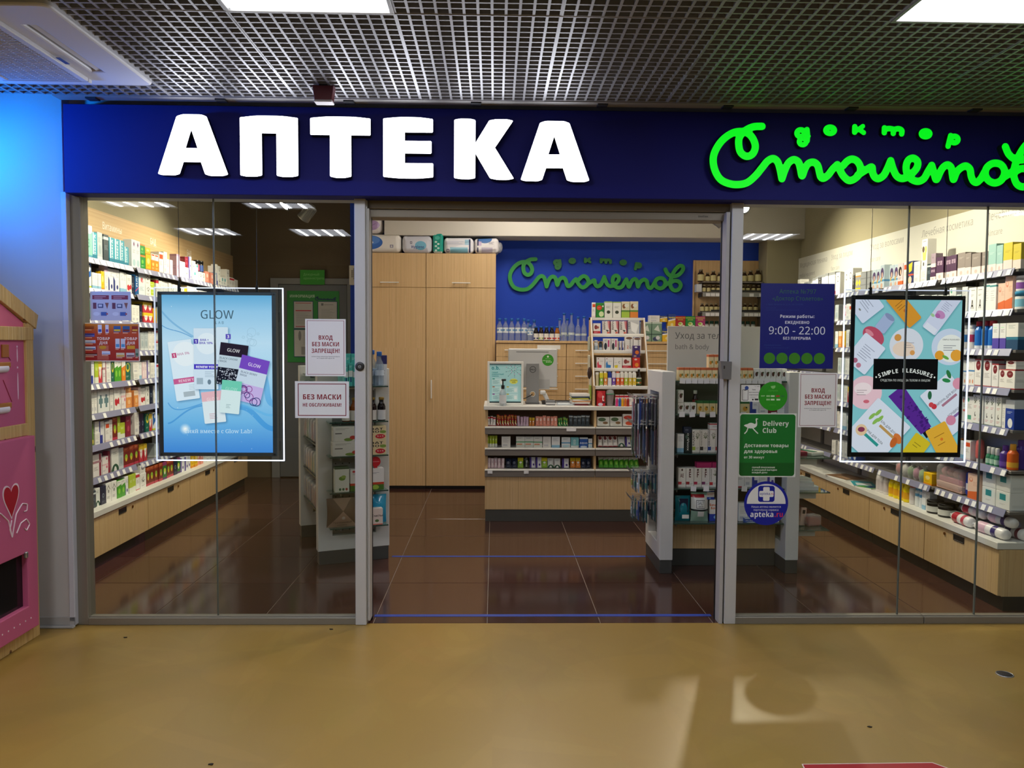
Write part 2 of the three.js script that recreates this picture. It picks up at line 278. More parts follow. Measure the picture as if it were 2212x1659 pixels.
// ================================================================ fascia sign
// strokes of a drawing become one solid: outline of a distance field, extruded
function strokeSolid(strokes, step, depth, bevel = 0) {
  const segs = [];
  for (const [r, pts, closed] of strokes) {
    const c = new THREE.CatmullRomCurve3(pts.map(p => new THREE.Vector3(p[0], p[1], 0)), !!closed, 'centripetal'), s = c.getPoints(pts.length * 5);
    for (let i = 0; i + 1 < s.length; i++) segs.push([s[i].x, s[i].y, s[i + 1].x, s[i + 1].y, r]);
  }
  let x0 = 1e9, x1 = -1e9, y0 = 1e9, y1 = -1e9;
  for (const [a, b, c, d, r] of segs) { x0 = Math.min(x0, a - r, c - r); x1 = Math.max(x1, a + r, c + r); y0 = Math.min(y0, b - r, d - r); y1 = Math.max(y1, b + r, d + r); }
  x0 -= 2 * step; y0 -= 2 * step; const nx = Math.ceil((x1 - x0) / step) + 3, ny = Math.ceil((y1 - y0) / step) + 3, F = new Float32Array(nx * ny).fill(1e3);
  for (const [a, b, c, d, r] of segs) {
    const R = r + 2 * step, i0 = Math.max(0, Math.floor((Math.min(a, c) - R - x0) / step)), i1 = Math.min(nx - 1, Math.ceil((Math.max(a, c) + R - x0) / step)), j0 = Math.max(0, Math.floor((Math.min(b, d) - R - y0) / step)), j1 = Math.min(ny - 1, Math.ceil((Math.max(b, d) + R - y0) / step));
    const L = (c - a) ** 2 + (d - b) ** 2 || 1e-12;
    for (let j = j0; j <= j1; j++) for (let i = i0; i <= i1; i++) { const x = x0 + i * step, y = y0 + j * step, t = Math.max(0, Math.min(1, ((x - a) * (c - a) + (y - b) * (d - b)) / L)), q = Math.hypot(x - a - t * (c - a), y - b - t * (d - b)) - r; if (q < F[j * nx + i]) F[j * nx + i] = q; }
  }
  const next = new Map(), pos = new Map();
  const edgePt = (i, j, k, l) => { const id = i === k ? `v${i},${Math.min(j, l)}` : `h${Math.min(i, k)},${j}`; if (!pos.has(id)) { const p = F[j * nx + i], q = F[l * nx + k], t = p / (p - q); pos.set(id, [x0 + (i + (k - i) * t) * step, y0 + (j + (l - j) * t) * step]); } return id; };
  for (let j = 0; j + 1 < ny; j++) for (let i = 0; i + 1 < nx; i++) {
    const C = [[i, j], [i + 1, j], [i + 1, j + 1], [i, j + 1]], In = C.map(c => F[c[1] * nx + c[0]] < 0), ins = [];
    for (let k = 0; k < 4; k++) { const a = C[k], b = C[(k + 1) % 4]; if (In[k] && !In[(k + 1) % 4]) ins.push([1, edgePt(...a, ...b)]); if (!In[k] && In[(k + 1) % 4]) ins.push([0, edgePt(...b, ...a)]); }
    for (let k = 0; k < ins.length; k++) if (ins[k][0]) { const m = ins[(k + 1) % ins.length]; next.set(ins[k][1], m[1]); }
  }
  const loops = [], seen = new Set();
  for (const s of next.keys()) { if (seen.has(s)) continue; const l = []; let c = s; while (c !== undefined && !seen.has(c)) { seen.add(c); l.push(pos.get(c)); c = next.get(c); } if (l.length > 6) loops.push(l.filter((_, i) => i % 2 === 0)); }
  const areaOf = l => l.reduce((s, p, i) => { const q = l[(i + 1) % l.length]; return s + p[0] * q[1] - q[0] * p[1]; }, 0) / 2;
  loops.sort((a, b) => Math.abs(areaOf(b)) - Math.abs(areaOf(a)));
  const sign = Math.sign(areaOf(loops[0])), shapes = [];
  const inside = (p, l) => { let c = false; for (let i = 0, j = l.length - 1; i < l.length; j = i++) if ((l[i][1] > p[1]) !== (l[j][1] > p[1]) && p[0] < (l[j][0] - l[i][0]) * (p[1] - l[i][1]) / (l[j][1] - l[i][1]) + l[i][0]) c = !c; return c; };
  for (const l of loops) { const v = l.map(p => new THREE.Vector2(p[0], p[1])); if (Math.sign(areaOf(l)) === sign) { const s = new THREE.Shape(v); s.pts = l; shapes.push(s); } else { const o = shapes.find(s => inside(l[0], s.pts)); if (o) o.holes.push(new THREE.Path(v)); } }
  return new THREE.ExtrudeGeometry(shapes, { depth, bevelEnabled: bevel > 0, bevelSize: -bevel, bevelThickness: bevel, bevelSegments: 1, bevelOffset: 0, curveSegments: 4 });
}
// the handwritten word and the small letters above it, in thousandths of the word's drawing, y up, origin at the word's left end
const LOGO = (() => {
  const W = [[765, 157], [650, 165], [545, 215], [470, 300], [462, 400], [492, 500], [570, 548], [645, 518], [682, 430], [655, 330], [590, 255], [500, 228], [400, 240], [280, 310], [180, 430], [130, 565], [150, 720], [230, 850], [350, 905], [470, 915], [580, 890], [690, 800], [780, 690], [850, 605], [920, 572], [975, 605], [1010, 690], [1043, 833]];
  const T = [[1043, 833], [1080, 720], [1130, 622], [1195, 583], [1255, 612], [1285, 700], [1310, 793], [1345, 700], [1390, 632], [1455, 613], [1510, 650], [1540, 745], [1560, 805], [1590, 822], [1650, 785], [1715, 700], [1775, 642]];
  const O = [[1850, 655], [1905, 595], [1962, 568], [2025, 585], [2075, 650], [2085, 720], [2040, 800], [1942, 848], [1860, 790], [1810, 710], [1775, 642]];
  const L = [[2050, 775], [2160, 705], [2235, 668], [2247, 740], [2280, 800], [2325, 818], [2390, 780], [2440, 690], [2483, 582]];
  const E = [[2483, 582], [2520, 690], [2570, 780], [2630, 812], [2700, 800], [2780, 740], [2840, 660], [2842, 590], [2785, 546], [2722, 570], [2692, 650], [2708, 750], [2760, 815], [2855, 848], [2930, 815], [2985, 720], [3033, 637]];
  const T2 = [[3033, 637], [3065, 730], [3100, 822], [3150, 720], [3190, 658], [3245, 628], [3292, 660], [3312, 750], [3330, 818], [3370, 720], [3430, 662], [3490, 640], [3545, 680], [3565, 770], [3600, 838], [3640, 853], [3690, 812], [3745, 715]];
  const O2 = [[3885, 598], [3960, 618], [4010, 690], [4000, 775], [3960, 830], [3885, 858], [3800, 825], [3755, 750], [3765, 670], [3820, 615]];
  const V0 = [[3990, 790], [4060, 745], [4125, 700]];
  const V = [[4010, 383], [4060, 480], [4150, 545], [4280, 545], [4390, 475], [4452, 375], [4440, 305], [4365, 292], [4270, 375], [4190, 510], [4145, 640], [4140, 770], [4190, 875], [4270, 905], [4360, 865], [4400, 770], [4350, 685], [4240, 665], [4165, 700]];
  const word = [W, T, O, L, E, T2, V0, V].map(l => [48, l]); word.push([48, O2, true]);
  const ring = (cx, cy, rx, ry, r, n = 10) => [r, Array.from({ length: n }, (_, i) => [cx + rx * Math.cos(i / n * 6.2832), cy + ry * Math.sin(i / n * 6.2832)]), true];
  const small = [
    [ring(1288, 233, 50, 44, 36), [36, [[1370, 185], [1378, 260], [1376, 330]]], ring(1318, 340, 46, 42, 34), [12, [[1390, 268], [1412, 268]]]],
    [ring(1678, 190, 57, 40, 36)],
    [[36, [[2005, 140], [2005, 210]]], [30, [[2030, 190], [2112, 132]]], [32, [[2060, 170], [2125, 215]]]],
    [[36, [[2400, 150], [2400, 212]]], [36, [[2408, 165], [2470, 158], [2520, 172], [2520, 220]]], [36, [[2525, 172], [2585, 158], [2632, 180], [2632, 225]]]],
    [ring(2952, 220, 57, 38, 36)],
    [[36, [[3288, 240], [3258, 378]]], ring(3340, 290, 48, 42, 36)],
  ];
  const norm = list => list.map(([r, pts, c]) => [r / 1000, pts.map(([x, y]) => [(x - 82) / 1000, -(y - 913) / 1000]), c]);
  return { word: norm(word), small: small.map(norm) };
})();
// rounded polygon outline with gently bowed tops and feet
function letterShape(pts, hole) {
  const round = (target, p, r) => { const n = p.length; for (let i = 0; i < n; i++) { const a = p[(i + n - 1) % n], b = p[i], c = p[(i + 1) % n], la = Math.hypot(a[0] - b[0], a[1] - b[1]), lc = Math.hypot(c[0] - b[0], c[1] - b[1]), q = Math.min(b[2] ?? r, la / 2, lc / 2), A = [b[0] + (a[0] - b[0]) * q / la, b[1] + (a[1] - b[1]) * q / la], C = [b[0] + (c[0] - b[0]) * q / lc, b[1] + (c[1] - b[1]) * q / lc]; i ? target.lineTo(...A) : target.moveTo(...A); target.quadraticCurveTo(b[0], b[1], ...C); } target.closePath(); return target; };
  const s = round(new THREE.Shape(), pts, 12); if (hole) s.holes.push(round(new THREE.Path(), hole, 1.5)); return s;
}
{
  const t = thing('fascia_sign', 'long dark blue shop fascia with glowing white letters and green handwritten logo', 'sign', [0, 2.205, 0]);
  part(t, 'panel', [slab(-2.127, 5.2, 0, 0.434, -0.004, 0.12, 0.002)], std(0x010670, 0.75), 'dark blue panel');
  // outlines in the drawing's own units (letter cap height about 600), each from its own left foot
  const glyph = {
    A: [[[0, 0], [40, -12, 20], [170, -14, 20], [218, 0], [258, 120, 1.5], [430, 120, 1.5], [470, 0], [520, -16, 20], [650, -16, 20], [700, 0], [492, 572], [440, 592, 24], [250, 592, 24], [192, 572]], [[280, 258], [338, 440], [398, 258]]],
    P: [[[0, 0], [60, -12, 20], [160, -12, 20], [218, 0], [218, 420, 1.5], [364, 420, 1.5], [364, 0], [420, -12, 20], [520, -12, 20], [580, 0], [580, 575], [420, 594, 60], [160, 594, 60], [0, 575]]],
    T: [[[196, 0], [260, -14, 20], [340, -14, 20], [410, 0], [410, 412, 1.5], [604, 412], [604, 580], [440, 596, 60], [160, 596, 60], [0, 580], [0, 412], [196, 412, 1.5]]],
    E: [[[0, 0], [160, -14, 60], [360, -14, 60], [504, 0], [504, 140], [218, 140, 1.5], [218, 236, 1.5], [486, 236], [486, 362], [218, 362, 1.5], [218, 446, 1.5], [500, 446], [500, 582], [360, 598, 60], [160, 598, 60], [0, 582]]],
    K: [[[0, 0], [60, -10, 20], [160, -10, 20], [214, 0], [214, 250, 1.5], [364, 0], [440, -14, 20], [540, -14, 20], [606, 0], [412, 308, 1.5], [596, 580], [540, 592, 20], [420, 592, 20], [354, 580], [214, 352, 1.5], [214, 582], [160, 594, 20], [60, 594, 20], [0, 582]]],
  };
  const face = glow(0xf4f6ff, 6.5), ret = std(0x0a0c30, 0.5), S = 0.000488;
  const word = [['A', -1.653, 0.090], ['P', -1.252, 0.087], ['T', -0.909, 0.086], ['E', -0.552, 0.087], ['K', -0.203, 0.085], ['A', 0.126, 0.080]];
  const names = { A: 'letter_a', P: 'letter_pe', T: 'letter_te', E: 'letter_ie', K: 'letter_ka' };
  for (const [k, x, y] of word) {
    const geo = new THREE.ExtrudeGeometry(letterShape(...glyph[k]), { depth: 0.04 / S, bevelEnabled: false, curveSegments: 6 }).scale(S, S, S);
    part(t, names[k], geo, [face, ret]).position.set(x, y, 0.12);
  }
  for (const [x, w] of [[-1.483, 0.3], [-1.11, 0.27], [-0.761, 0.28], [-0.428, 0.24], [-0.053, 0.28], [0.295, 0.3]]) area([x, 2.455, 0.168], [x, 2.455, 3], w, 0.3, 1.6, 0xeef2ff);
  const green = glow(0x00f61c, 0.95), edgeGreen = std(0x03300c, 0.4), k = 0.379;
  part(t, 'handwritten_logo', strokeSolid(LOGO.word, 0.011, 0.04 / k).scale(k, k, k), [green, edgeGreen], 'glowing green handwritten word').position.set(1.066, 0.069, 0.12);
  LOGO.small.forEach(s => part(t, 'small_letter', strokeSolid(s, 0.006, 0.03 / k).scale(k, k, k), [green, edgeGreen], 'small glowing green letter').position.set(1.066, 0.069, 0.12));
  area([1.93, 2.4, 0.17], [1.93, 2.4, 3], 1.6, 0.3, 0.08, 0x10ff30);
}

// ================================================================ glazed front, sliding entrance
{
  const pane = (name, x0, x1, y0, y1, z) => {
    const w = struct(name, [mv(new THREE.PlaneGeometry(x1 - x0 - 0.006, y1 - y0), (x0 + x1) / 2, (y0 + y1) / 2, z)], glassPane);
    part(w, 'pane_edge', [slab(x0 + 0.001, x0 + 0.0035, y0, y1, z - 0.005, z + 0.005, 0.0005), slab(x1 - 0.0035, x1 - 0.001, y0, y1, z - 0.005, z + 0.005, 0.0005)], paneEdge);
  };
  [[-2.105, -1.441], [-1.441, -0.715], [1.285, 2.161], [2.161, 2.577], [2.577, 3.2]].forEach(([a, b], i) => pane(`window_${i + 1}`, a, b, 0.036, 2.21, 0));
  struct('window_frame', [slab(-2.165, -2.1, 0.0, 2.215, -0.05, 0.03, 0.003), slab(3.2, 3.35, 0, 2.215, -0.05, 0.03, 0.003)], alu);
  const rail = (x0, x1) => [slab(x0, x1, 0, 0.037, -0.035, 0.032, 0.002), slab(x0, x1, 0.037, 0.041, -0.02, 0.016, 0.001)];
  struct('window_sill', [...rail(-2.1, -0.712), ...rail(1.282, 2.29), ...rail(2.294, 3.2)], alu);
  // pockets of the sliding door: left and right posts
  struct('trim_3', [slab(-0.717, -0.66, 0, 2.215, -0.055, 0.04, 0.003), slab(-0.66, -0.654, 0.02, 2.2, -0.05, 0.02, 0.001)], aluLight);
  struct('trim_4', [slab(1.222, 1.283, 0, 2.215, -0.055, 0.032, 0.003)], aluLight);
  struct('trim_5', [slab(-0.653, -0.642, 0.02, 2.16, -0.045, 0.03, 0.002), slab(1.194, 1.214, 0, 2.16, -0.045, 0.028, 0.002)], std(0xb5b2ae, 0.4));
  struct('trim_6', [slab(-0.66, -0.64, 0, 2.16, -0.06, -0.045, 0.001), slab(1.19, 1.224, 0, 2.16, -0.06, -0.045, 0.001)], black);
  // operator housing over the doorway
  const h = struct('door_header', [slab(-0.654, 1.222, 2.165, 2.215, -0.13, -0.01, 0.003), slab(-0.654, 1.222, 2.122, 2.163, -0.13, -0.02, 0.003)], std(0x8a8171, 0.5, 0.2));
  const ht = tex(256, 64, (g, w, hh) => { rect(g, '#857c6c', 0, 0, w, hh); text(g, 'GoodTime', 128, 46, 44, '#37342e', 'bold sans-serif'); });
  const pl = sheet(h, 'maker_plate', 0.06, 0.015, 0.001, ht); pl.position.set(1.085, 2.135, -0.02);
  // keyhole rose and magnetic lock
  const k = thing('door_lock', 'round steel keyhole rose on the left doorway post', 'lock', [-0.69, 1.352, 0.04]);
  part(k, 'rose', lathe([[0, 0.006], [0.009, 0.006], [0.01, 0.009], [0.02, 0.008], [0.0235, 0.004], [0.0235, 0]], 28).rotateX(Math.PI / 2), darkSteel);
  part(k, 'cylinder', cyl(0.008, 0.009, 18).rotateX(Math.PI / 2), steel); part(k, 'keyway', slab(-0.001, 0.001, -0.005, 0.005, 0.009, 0.0095, 0), black);
  const m = thing('latch_housing', 'grey metal latch housing on the right doorway post', 'latch', [1.2, 1.344, 0.0]);
  const ms = new THREE.Shape(); ms.moveTo(-0.034, 0.046); ms.lineTo(0.02, 0.043); ms.lineTo(0.018, -0.046); ms.lineTo(-0.024, -0.044);
  part(m, 'cover', mv(new THREE.ExtrudeGeometry(ms, { depth: 0.05, bevelEnabled: true, bevelSize: 0.002, bevelThickness: 0.002, bevelSegments: 1 }), 0, 0, 0.03), std(0x8e8c8a, 0.35, 0.6));
  part(m, 'status_window', slab(-0.022, -0.014, 0.008, 0.024, 0.082, 0.0835, 0.001), chrome);
  // blue marking tapes on the shop floor
  solo('floor_tape', slab(-0.7, 1.06, 0.0002, 0.0012, -1.33, -1.3, 0), std(0x2b4aa8, 0.5), 'blue tape line across the brown tiles between the two display gondolas', 'tape');
  solo('floor_tape', slab(-0.64, 1.19, 0.0002, 0.0012, -0.125, -0.09, 0), std(0x24409c, 0.5), 'blue tape line along the doorway threshold', 'tape');
  // corridor floor fittings
  const d = thing('floor_disc', 'round brushed metal disc set in the yellow floor', 'floor disc', [2.305, 0, 0.683]);
  part(d, 'cap', lathe([[0, 0.005], [0.02, 0.0048], [0.032, 0.003], [0.036, 0]], 32), darkSteel); part(d, 'rim', mv(new THREE.TorusGeometry(0.034, 0.003, 8, 36).rotateX(Math.PI / 2), 0, 0.001, 0), steel);
  const mt = new THREE.Shape(); mt.moveTo(1.09, -1.438); mt.lineTo(1.56, -1.432); mt.lineTo(1.63, -1.51); mt.lineTo(1.63, -2.05); mt.lineTo(1.09, -2.05); mt.lineTo(1.02, -1.97); mt.lineTo(1.09, -1.438);
  const mat2 = thing('floor_sticker', 'red floor sticker with worn pale edge at the bottom of the picture', 'sticker', [0, 0, 0]);
  part(mat2, 'border', mv(new THREE.ExtrudeGeometry(mt, { depth: 0.0006, bevelEnabled: false }).rotateX(-Math.PI / 2), 0, 0.0002, 0), std(0xd8c9c2, 0.6));
  part(mat2, 'red_field', mv(new THREE.ExtrudeGeometry(mt, { depth: 0.0006, bevelEnabled: false }).rotateX(-Math.PI / 2).translate(-1.33, 0, -1.74).scale(0.985, 1, 0.985).translate(1.33, 0, 1.74), 0, 0.0005, 0), std(0xa51220, 0.5));
  for (const [x, z, r] of [[-1.83, 0.21, 0.006], [-0.83, 0.1, 0.008], [-0.98, 1.42, 0.006], [1.46, 1.17, 0.006]]) {
    const s = new THREE.Shape(); for (let i = 0; i < 9; i++) { const a = i / 9 * 6.283, q = r * rr(0.5, 1.1); i ? s.lineTo(q * 1.6 * Math.cos(a), q * Math.sin(a)) : s.moveTo(q * 1.6 * Math.cos(a), q * Math.sin(a)); }
    solo('floor_crumb', mv(new THREE.ExtrudeGeometry(s, { depth: 0.003, bevelEnabled: false }).rotateX(-Math.PI / 2), 0, 0, 0), std(0x1d1509, 0.8), { '-1.83': 'tiny dark crumb on the yellow floor beside the toy house', '-0.83': 'dark crumb by the foot of the left doorway post', '-0.98': 'dark crumb on the yellow floor at bottom left', '1.46': 'dark crumb on the yellow floor above the red sticker' }[x], 'crumb', [x, 0, z]);
  }
}

// ---------------------------------------------------------------- notices on the glass
function notice(name, label, x0, x1, y0, y1, W, H, draw, z = 0.0055, back = paper) {
  const t = thing(name, label, 'notice', [(x0 + x1) / 2, y0, z]);
  sheet(t, 'print', x1 - x0, y1 - y0, 0.0008, tex(W, H, draw), back, { roughness: 0.45 });
  return t;
}
const maskNotice = (g, w, h) => {
  rect(g, '#f2f1ee', 0, 0, w, h); g.strokeStyle = '#7a1620'; g.lineWidth = 5; g.strokeRect(24, 22, w - 48, h - 44);
  text(g, 'ВХОД', w / 2, 262, 76, '#870b16', 'bold sans-serif', 'center', 0.88); text(g, 'БЕЗ МАСКИ', w / 2, 346, 76, '#870b16', 'bold sans-serif', 'center', 0.82); text(g, 'ЗАПРЕЩЕН!', w / 2, 430, 76, '#870b16', 'bold sans-serif', 'center', 0.82);
  text(g, 'согласно Указу губернатора Орловской области', w / 2, 482, 16, '#222'); text(g, 'от 21 апреля 2020 года № 190', w / 2, 504, 16, '#222');
};
notice('mask_notice', 'white notice with red words about masks on the left glass beside the doorway', -0.976, -0.768, 1.3, 1.595, 512, 726, maskNotice);
notice('mask_notice', 'white notice with red words about masks on the right glass below the blue hours board', 1.6, 1.805, 1.045, 1.332, 512, 726, maskNotice);
notice('service_notice', 'white landscape notice with dark red frame under the left mask notice', -1.031, -0.752, 1.082, 1.273, 700, 480, (g, w, h) => {
  rect(g, '#edefec', 0, 0, w, h); g.strokeStyle = '#7c0f1c'; g.lineWidth = 10; g.strokeRect(42, 34, w - 84, h - 68);
  text(g, 'БЕЗ МАСКИ', w / 2, 236, 92, '#850c18', 'bold sans-serif', 'center', 0.98); text(g, 'НЕ ОБСЛУЖИВАЕМ!', w / 2, 330, 60, '#850c18', 'bold sans-serif', 'center', 0.88);
});
notice('hours_board', 'dark blue opening hours board with green heading and five green discs', 1.389, 1.777, 1.353, 1.797, 1024, 1184, (g, w, h) => {
  rect(g, '#0a1578', 0, 0, w, h);
  text(g, 'Аптека №797', w / 2, 140, 84, '#2f6a4c'); text(g, '«Доктор Столетов»', w / 2, 236, 80, '#2f6a4c');
  text(g, 'г. Орел, Кромское ш., д. 25, тел. 59-65-00', 76, 300, 27, '#24488a', 'sans-serif', 'left'); text(g, 'Организация:', 76, 348, 22, '#24418a', 'sans-serif', 'left'); text(g, 'юридический адрес: Орел, ул. Октябрьская, д. 30', 76, 374, 20, '#24418a', 'sans-serif', 'left');
  text(g, 'Режим работы:', w / 2, 478, 62, '#e4e6f0', 'bold sans-serif'); text(g, 'ЕЖЕДНЕВНО', w / 2, 560, 56, '#e4e6f0', 'bold sans-serif');
  text(g, '9:00 - 22:00', w / 2, 706, 148, '#e8ebf5', 'sans-serif', 'center', 1.03); text(g, 'БЕЗ ПЕРЕРЫВА', w / 2, 780, 54, '#e4e6f0', 'bold sans-serif');
  text(g, 'Ближайшая аптека:', 62, 866, 26, '#24488a', 'sans-serif', 'left'); text(g, 'г. Орел, ул. Комсомольская, д. 89', 62, 902, 22, '#24488a', 'sans-serif', 'left');
  for (let i = 0; i < 5; i++) disc(g, '#3f8a1c', 138 + i * 174, 1042, 79);
}, 0.0055, std(0x0a1578, 0.5));
{ // green delivery poster
  const t = notice('delivery_poster', 'green delivery poster with white running bird on the right glass', 1.288, 1.592, 0.78, 1.117, 900, 1000, (g, w, h) => {
    rect(g, '#e2e6dd', 0, 0, w, h); g.fillStyle = '#17772a'; g.beginPath(); g.roundRect(16, 16, w - 32, h - 32, 44); g.fill();
    g.save(); g.clip(); rect(g, '#12601f', 0, 776, w, 230); g.restore();
    const c = '#e6ebe0'; // running bird
    g.fillStyle = c; g.beginPath(); g.moveTo(76, 196); g.bezierCurveTo(90, 172, 120, 176, 140, 166); g.bezierCurveTo(172, 140, 216, 150, 240, 168); g.bezierCurveTo(262, 170, 268, 150, 262, 122); g.bezierCurveTo(254, 98, 256, 78, 276, 78); g.lineTo(304, 90); g.lineTo(280, 98); g.bezierCurveTo(276, 124, 292, 162, 282, 190); g.bezierCurveTo(270, 222, 236, 232, 200, 238); g.bezierCurveTo(160, 240, 130, 228, 112, 214); g.closePath(); g.fill();
    g.strokeStyle = c; g.lineWidth = 17; g.lineJoin = 'round'; g.lineCap = 'round'; g.beginPath(); g.moveTo(142, 228); g.lineTo(122, 284); g.lineTo(92, 316); g.moveTo(216, 232); g.lineTo(262, 282); g.lineTo(296, 314); g.stroke();
    text(g, 'Delivery', 366, 196, 104, c, 'bold sans-serif', 'left', 1.0); text(g, 'Club', 366, 306, 104, c, 'bold sans-serif', 'left', 1.0);
    text(g, 'Доставим товары', 86, 530, 76, c, 'bold sans-serif', 'left', 1.02); text(g, 'для здоровья', 86, 622, 76, c, 'bold sans-serif', 'left', 1.02); text(g, 'от 30 минут', 86, 708, 54, c, 'bold sans-serif', 'left');
    text(g, 'СКАЧАЙ ПРИЛОЖЕНИЕ', 216, 862, 32, c, 'bold sans-serif', 'left'); text(g, 'И ЗАКАЗЫВАЙ ВЫГОДНО', 216, 902, 32, c, 'bold sans-serif', 'left'); text(g, 'КАЖДЫЙ ДЕНЬ!', 216, 942, 32, c, 'bold sans-serif', 'left');
  });
  t.children[0].name = 'print';
}
function roundSticker(name, label, cx, cy, r, draw, pale) {
  const t = thing(name, label, 'sticker', [cx, cy, 0.0055]);
  const g = new THREE.CylinderGeometry(r, r, 0.0007, 56).rotateX(Math.PI / 2), map = tex(512, 512, draw); map.center.set(0.5, 0.5); map.rotation = 0;
  const uv = new THREE.CircleGeometry(r, 56); part(t, 'print', uv.translate(0, 0, 0.0008), new THREE.MeshStandardMaterial({ map, roughness: 0.4 })); part(t, 'backing', g, pale);
}
roundSticker('partner_sticker', 'large round blue and white sticker with white cross below the green poster', 1.441, 0.64, 0.117, (g, w) => {
  rect(g, '#15229a', 0, 0, w, w); g.save(); g.beginPath(); g.arc(256, 256, 226, 0, 7); g.clip(); rect(g, '#e9e9e6', 0, 0, w, 262); g.restore();
  g.fillStyle = '#15229a'; g.beginPath(); g.roundRect(160, 52, 192, 188, 30); g.fill(); g.fillStyle = '#f0f0ee'; g.beginPath(); g.roundRect(218, 66, 76, 162, 14); g.fill(); g.beginPath(); g.roundRect(172, 112, 168, 70, 14); g.fill();
  text(g, 'apteka', 180, 158, 40, '#15229a', 'sans-serif', 'left'); text(g, '.ru', 300, 158, 40, '#c8283c', 'sans-serif', 'left', 0.9);
  text(g, 'Наша аптека является', 256, 308, 34, '#e9e9e6', 'sans-serif', 'center', 0.98); text(g, 'партнёром сервиса', 256, 344, 32, '#e9e9e6'); text(g, 'apteka', 70, 416, 88, '#f0f0ee', 'bold sans-serif', 'left', 0.95); text(g, '.ru', 352, 416, 88, '#e0304c', 'bold sans-serif', 'left', 0.9);
}, std(0x15229a, 0.5));
roundSticker('bank_sticker', 'round green bank sticker above the green poster', 1.464, 1.207, 0.0765, (g, w) => {
  rect(g, '#2c9a1e', 0, 0, w, w); g.fillStyle = '#8fcf7c'; g.beginPath(); g.arc(256, 84, 40, -0.5, 3.3); g.fill(); text(g, 'СБЕРБАНК', 256, 172, 36, '#63b94f');
  text(g, 'МИР', 46, 262, 30, '#bfe3b2', 'bold sans-serif', 'left'); for (const [x, y, c] of [[140, 238, '#9bd08c'], [220, 238, '#c4dfba'], [310, 238, '#a43a30'], [392, 238, '#2f7f3a'], [140, 300, '#9bd08c'], [220, 300, '#c7e4bd'], [320, 300, '#c7e4bd']]) rect(g, c, x, y, 66, 30);
  text(g, 'ОПЛАТА', 256, 420, 30, '#57b043');
}, std(0xb9dca8, 0.5));
notice('phone_notice', 'small white phone app sticker beside the round green sticker', 1.295, 1.396, 1.178, 1.266, 512, 448, (g, w, h) => {
  rect(g, '#e4e4df', 0, 0, w, h); disc(g, '#2c4a92', 150, 82, 52); g.strokeStyle = '#2a2a2c'; g.lineWidth = 12; g.beginPath(); g.roundRect(40, 130, 150, 282, 18); g.stroke(); rect(g, '#2a2a2c', 84, 134, 60, 16);
  text(g, '9 : 100%', 430, 54, 34, '#444'); text(g, 'Твоя', 340, 140, 40, '#222', 'bold sans-serif'); text(g, 'карта лояльности', 340, 210, 34, '#222', 'bold sans-serif', 'center', 0.85); text(g, 'в приложении', 340, 276, 36, '#222', 'bold sans-serif', 'center', 0.9);
  lines(g, '#999', 250, 310, 200, 3, 18, 5); rect(g, '#222', 300, 372, 40, 40); rect(g, '#222', 370, 366, 96, 46);
});
notice('promotion_sheet', 'orange and red promotion sheet of daily goods on the left glass', -2.117, -1.823, 1.37, 1.567, 760, 512, (g, w, h) => {
  rect(g, '#e8dccb', 0, 0, w, h); const gr = g.createLinearGradient(0, 0, 0, h); gr.addColorStop(0, '#d98f25'); gr.addColorStop(0.25, '#c24a1c'); gr.addColorStop(1, '#a31d1a'); g.fillStyle = gr; g.fillRect(14, 12, w - 28, h - 24);
  const b = (x, y, ww, hh, c, c2) => { rect(g, c, x, y, ww, hh); rect(g, c2, x + 6, y + hh * 0.55, ww - 12, hh * 0.32); lines(g, '#f3d9b8', x, y + hh + 8, ww * 0.8, 1, 1, 8); };
  b(36, 40, 130, 42, '#a85a1e', '#7a3216'); b(40, 140, 130, 46, '#3a3f8e', '#6d78c4'); b(40, 230, 140, 40, '#d9dde6', '#8fa5c8'); b(40, 315, 140, 40, '#d4dae6', '#3c5a92'); b(40, 404, 160, 34, '#6b2418', '#d7cfc6');
  b(214, 24, 52, 110, '#dfe4ef', '#2c55b0'); b(312, 24, 44, 110, '#e6e3ea', '#6f4aa0'); b(420, 40, 92, 80, '#2f5f9c', '#e2c22f'); b(540, 40, 92, 80, '#295b90', '#7b2a20'); b(660, 40, 80, 76, '#8f2016', '#e0a63a');
  text(g, 'ТОВАР', 284, 228, 54, '#f4e6d4', 'bold sans-serif'); text(g, 'ДНЯ', 284, 284, 54, '#f4e6d4', 'bold sans-serif'); text(g, 'ТОВАР', 644, 228, 54, '#f4e6d4', 'bold sans-serif'); text(g, 'ДНЯ', 644, 284, 54, '#f4e6d4', 'bold sans-serif');
  g.globalAlpha = 0.35; rect(g, '#f6d9b0', 200, 300, 150, 190); g.globalAlpha = 1; disc(g, '#d7a025', 274, 326, 46, 24); b(260, 376, 110, 44, '#dfe6f2', '#9bb7da');
  b(440, 208, 58, 130, '#d9dde4', '#4d9fd0'); b(512, 208, 58, 130, '#d3d7e0', '#4d9fd0'); rect(g, '#d9a326', 592, 300, 104, 46); b(448, 396, 110, 56, '#d9cfae', '#d8a83a'); b(580, 396, 110, 56, '#c9c3c6', '#6d4c58'); b(700, 340, 44, 108, '#8fa08c', '#3f6b52');
});
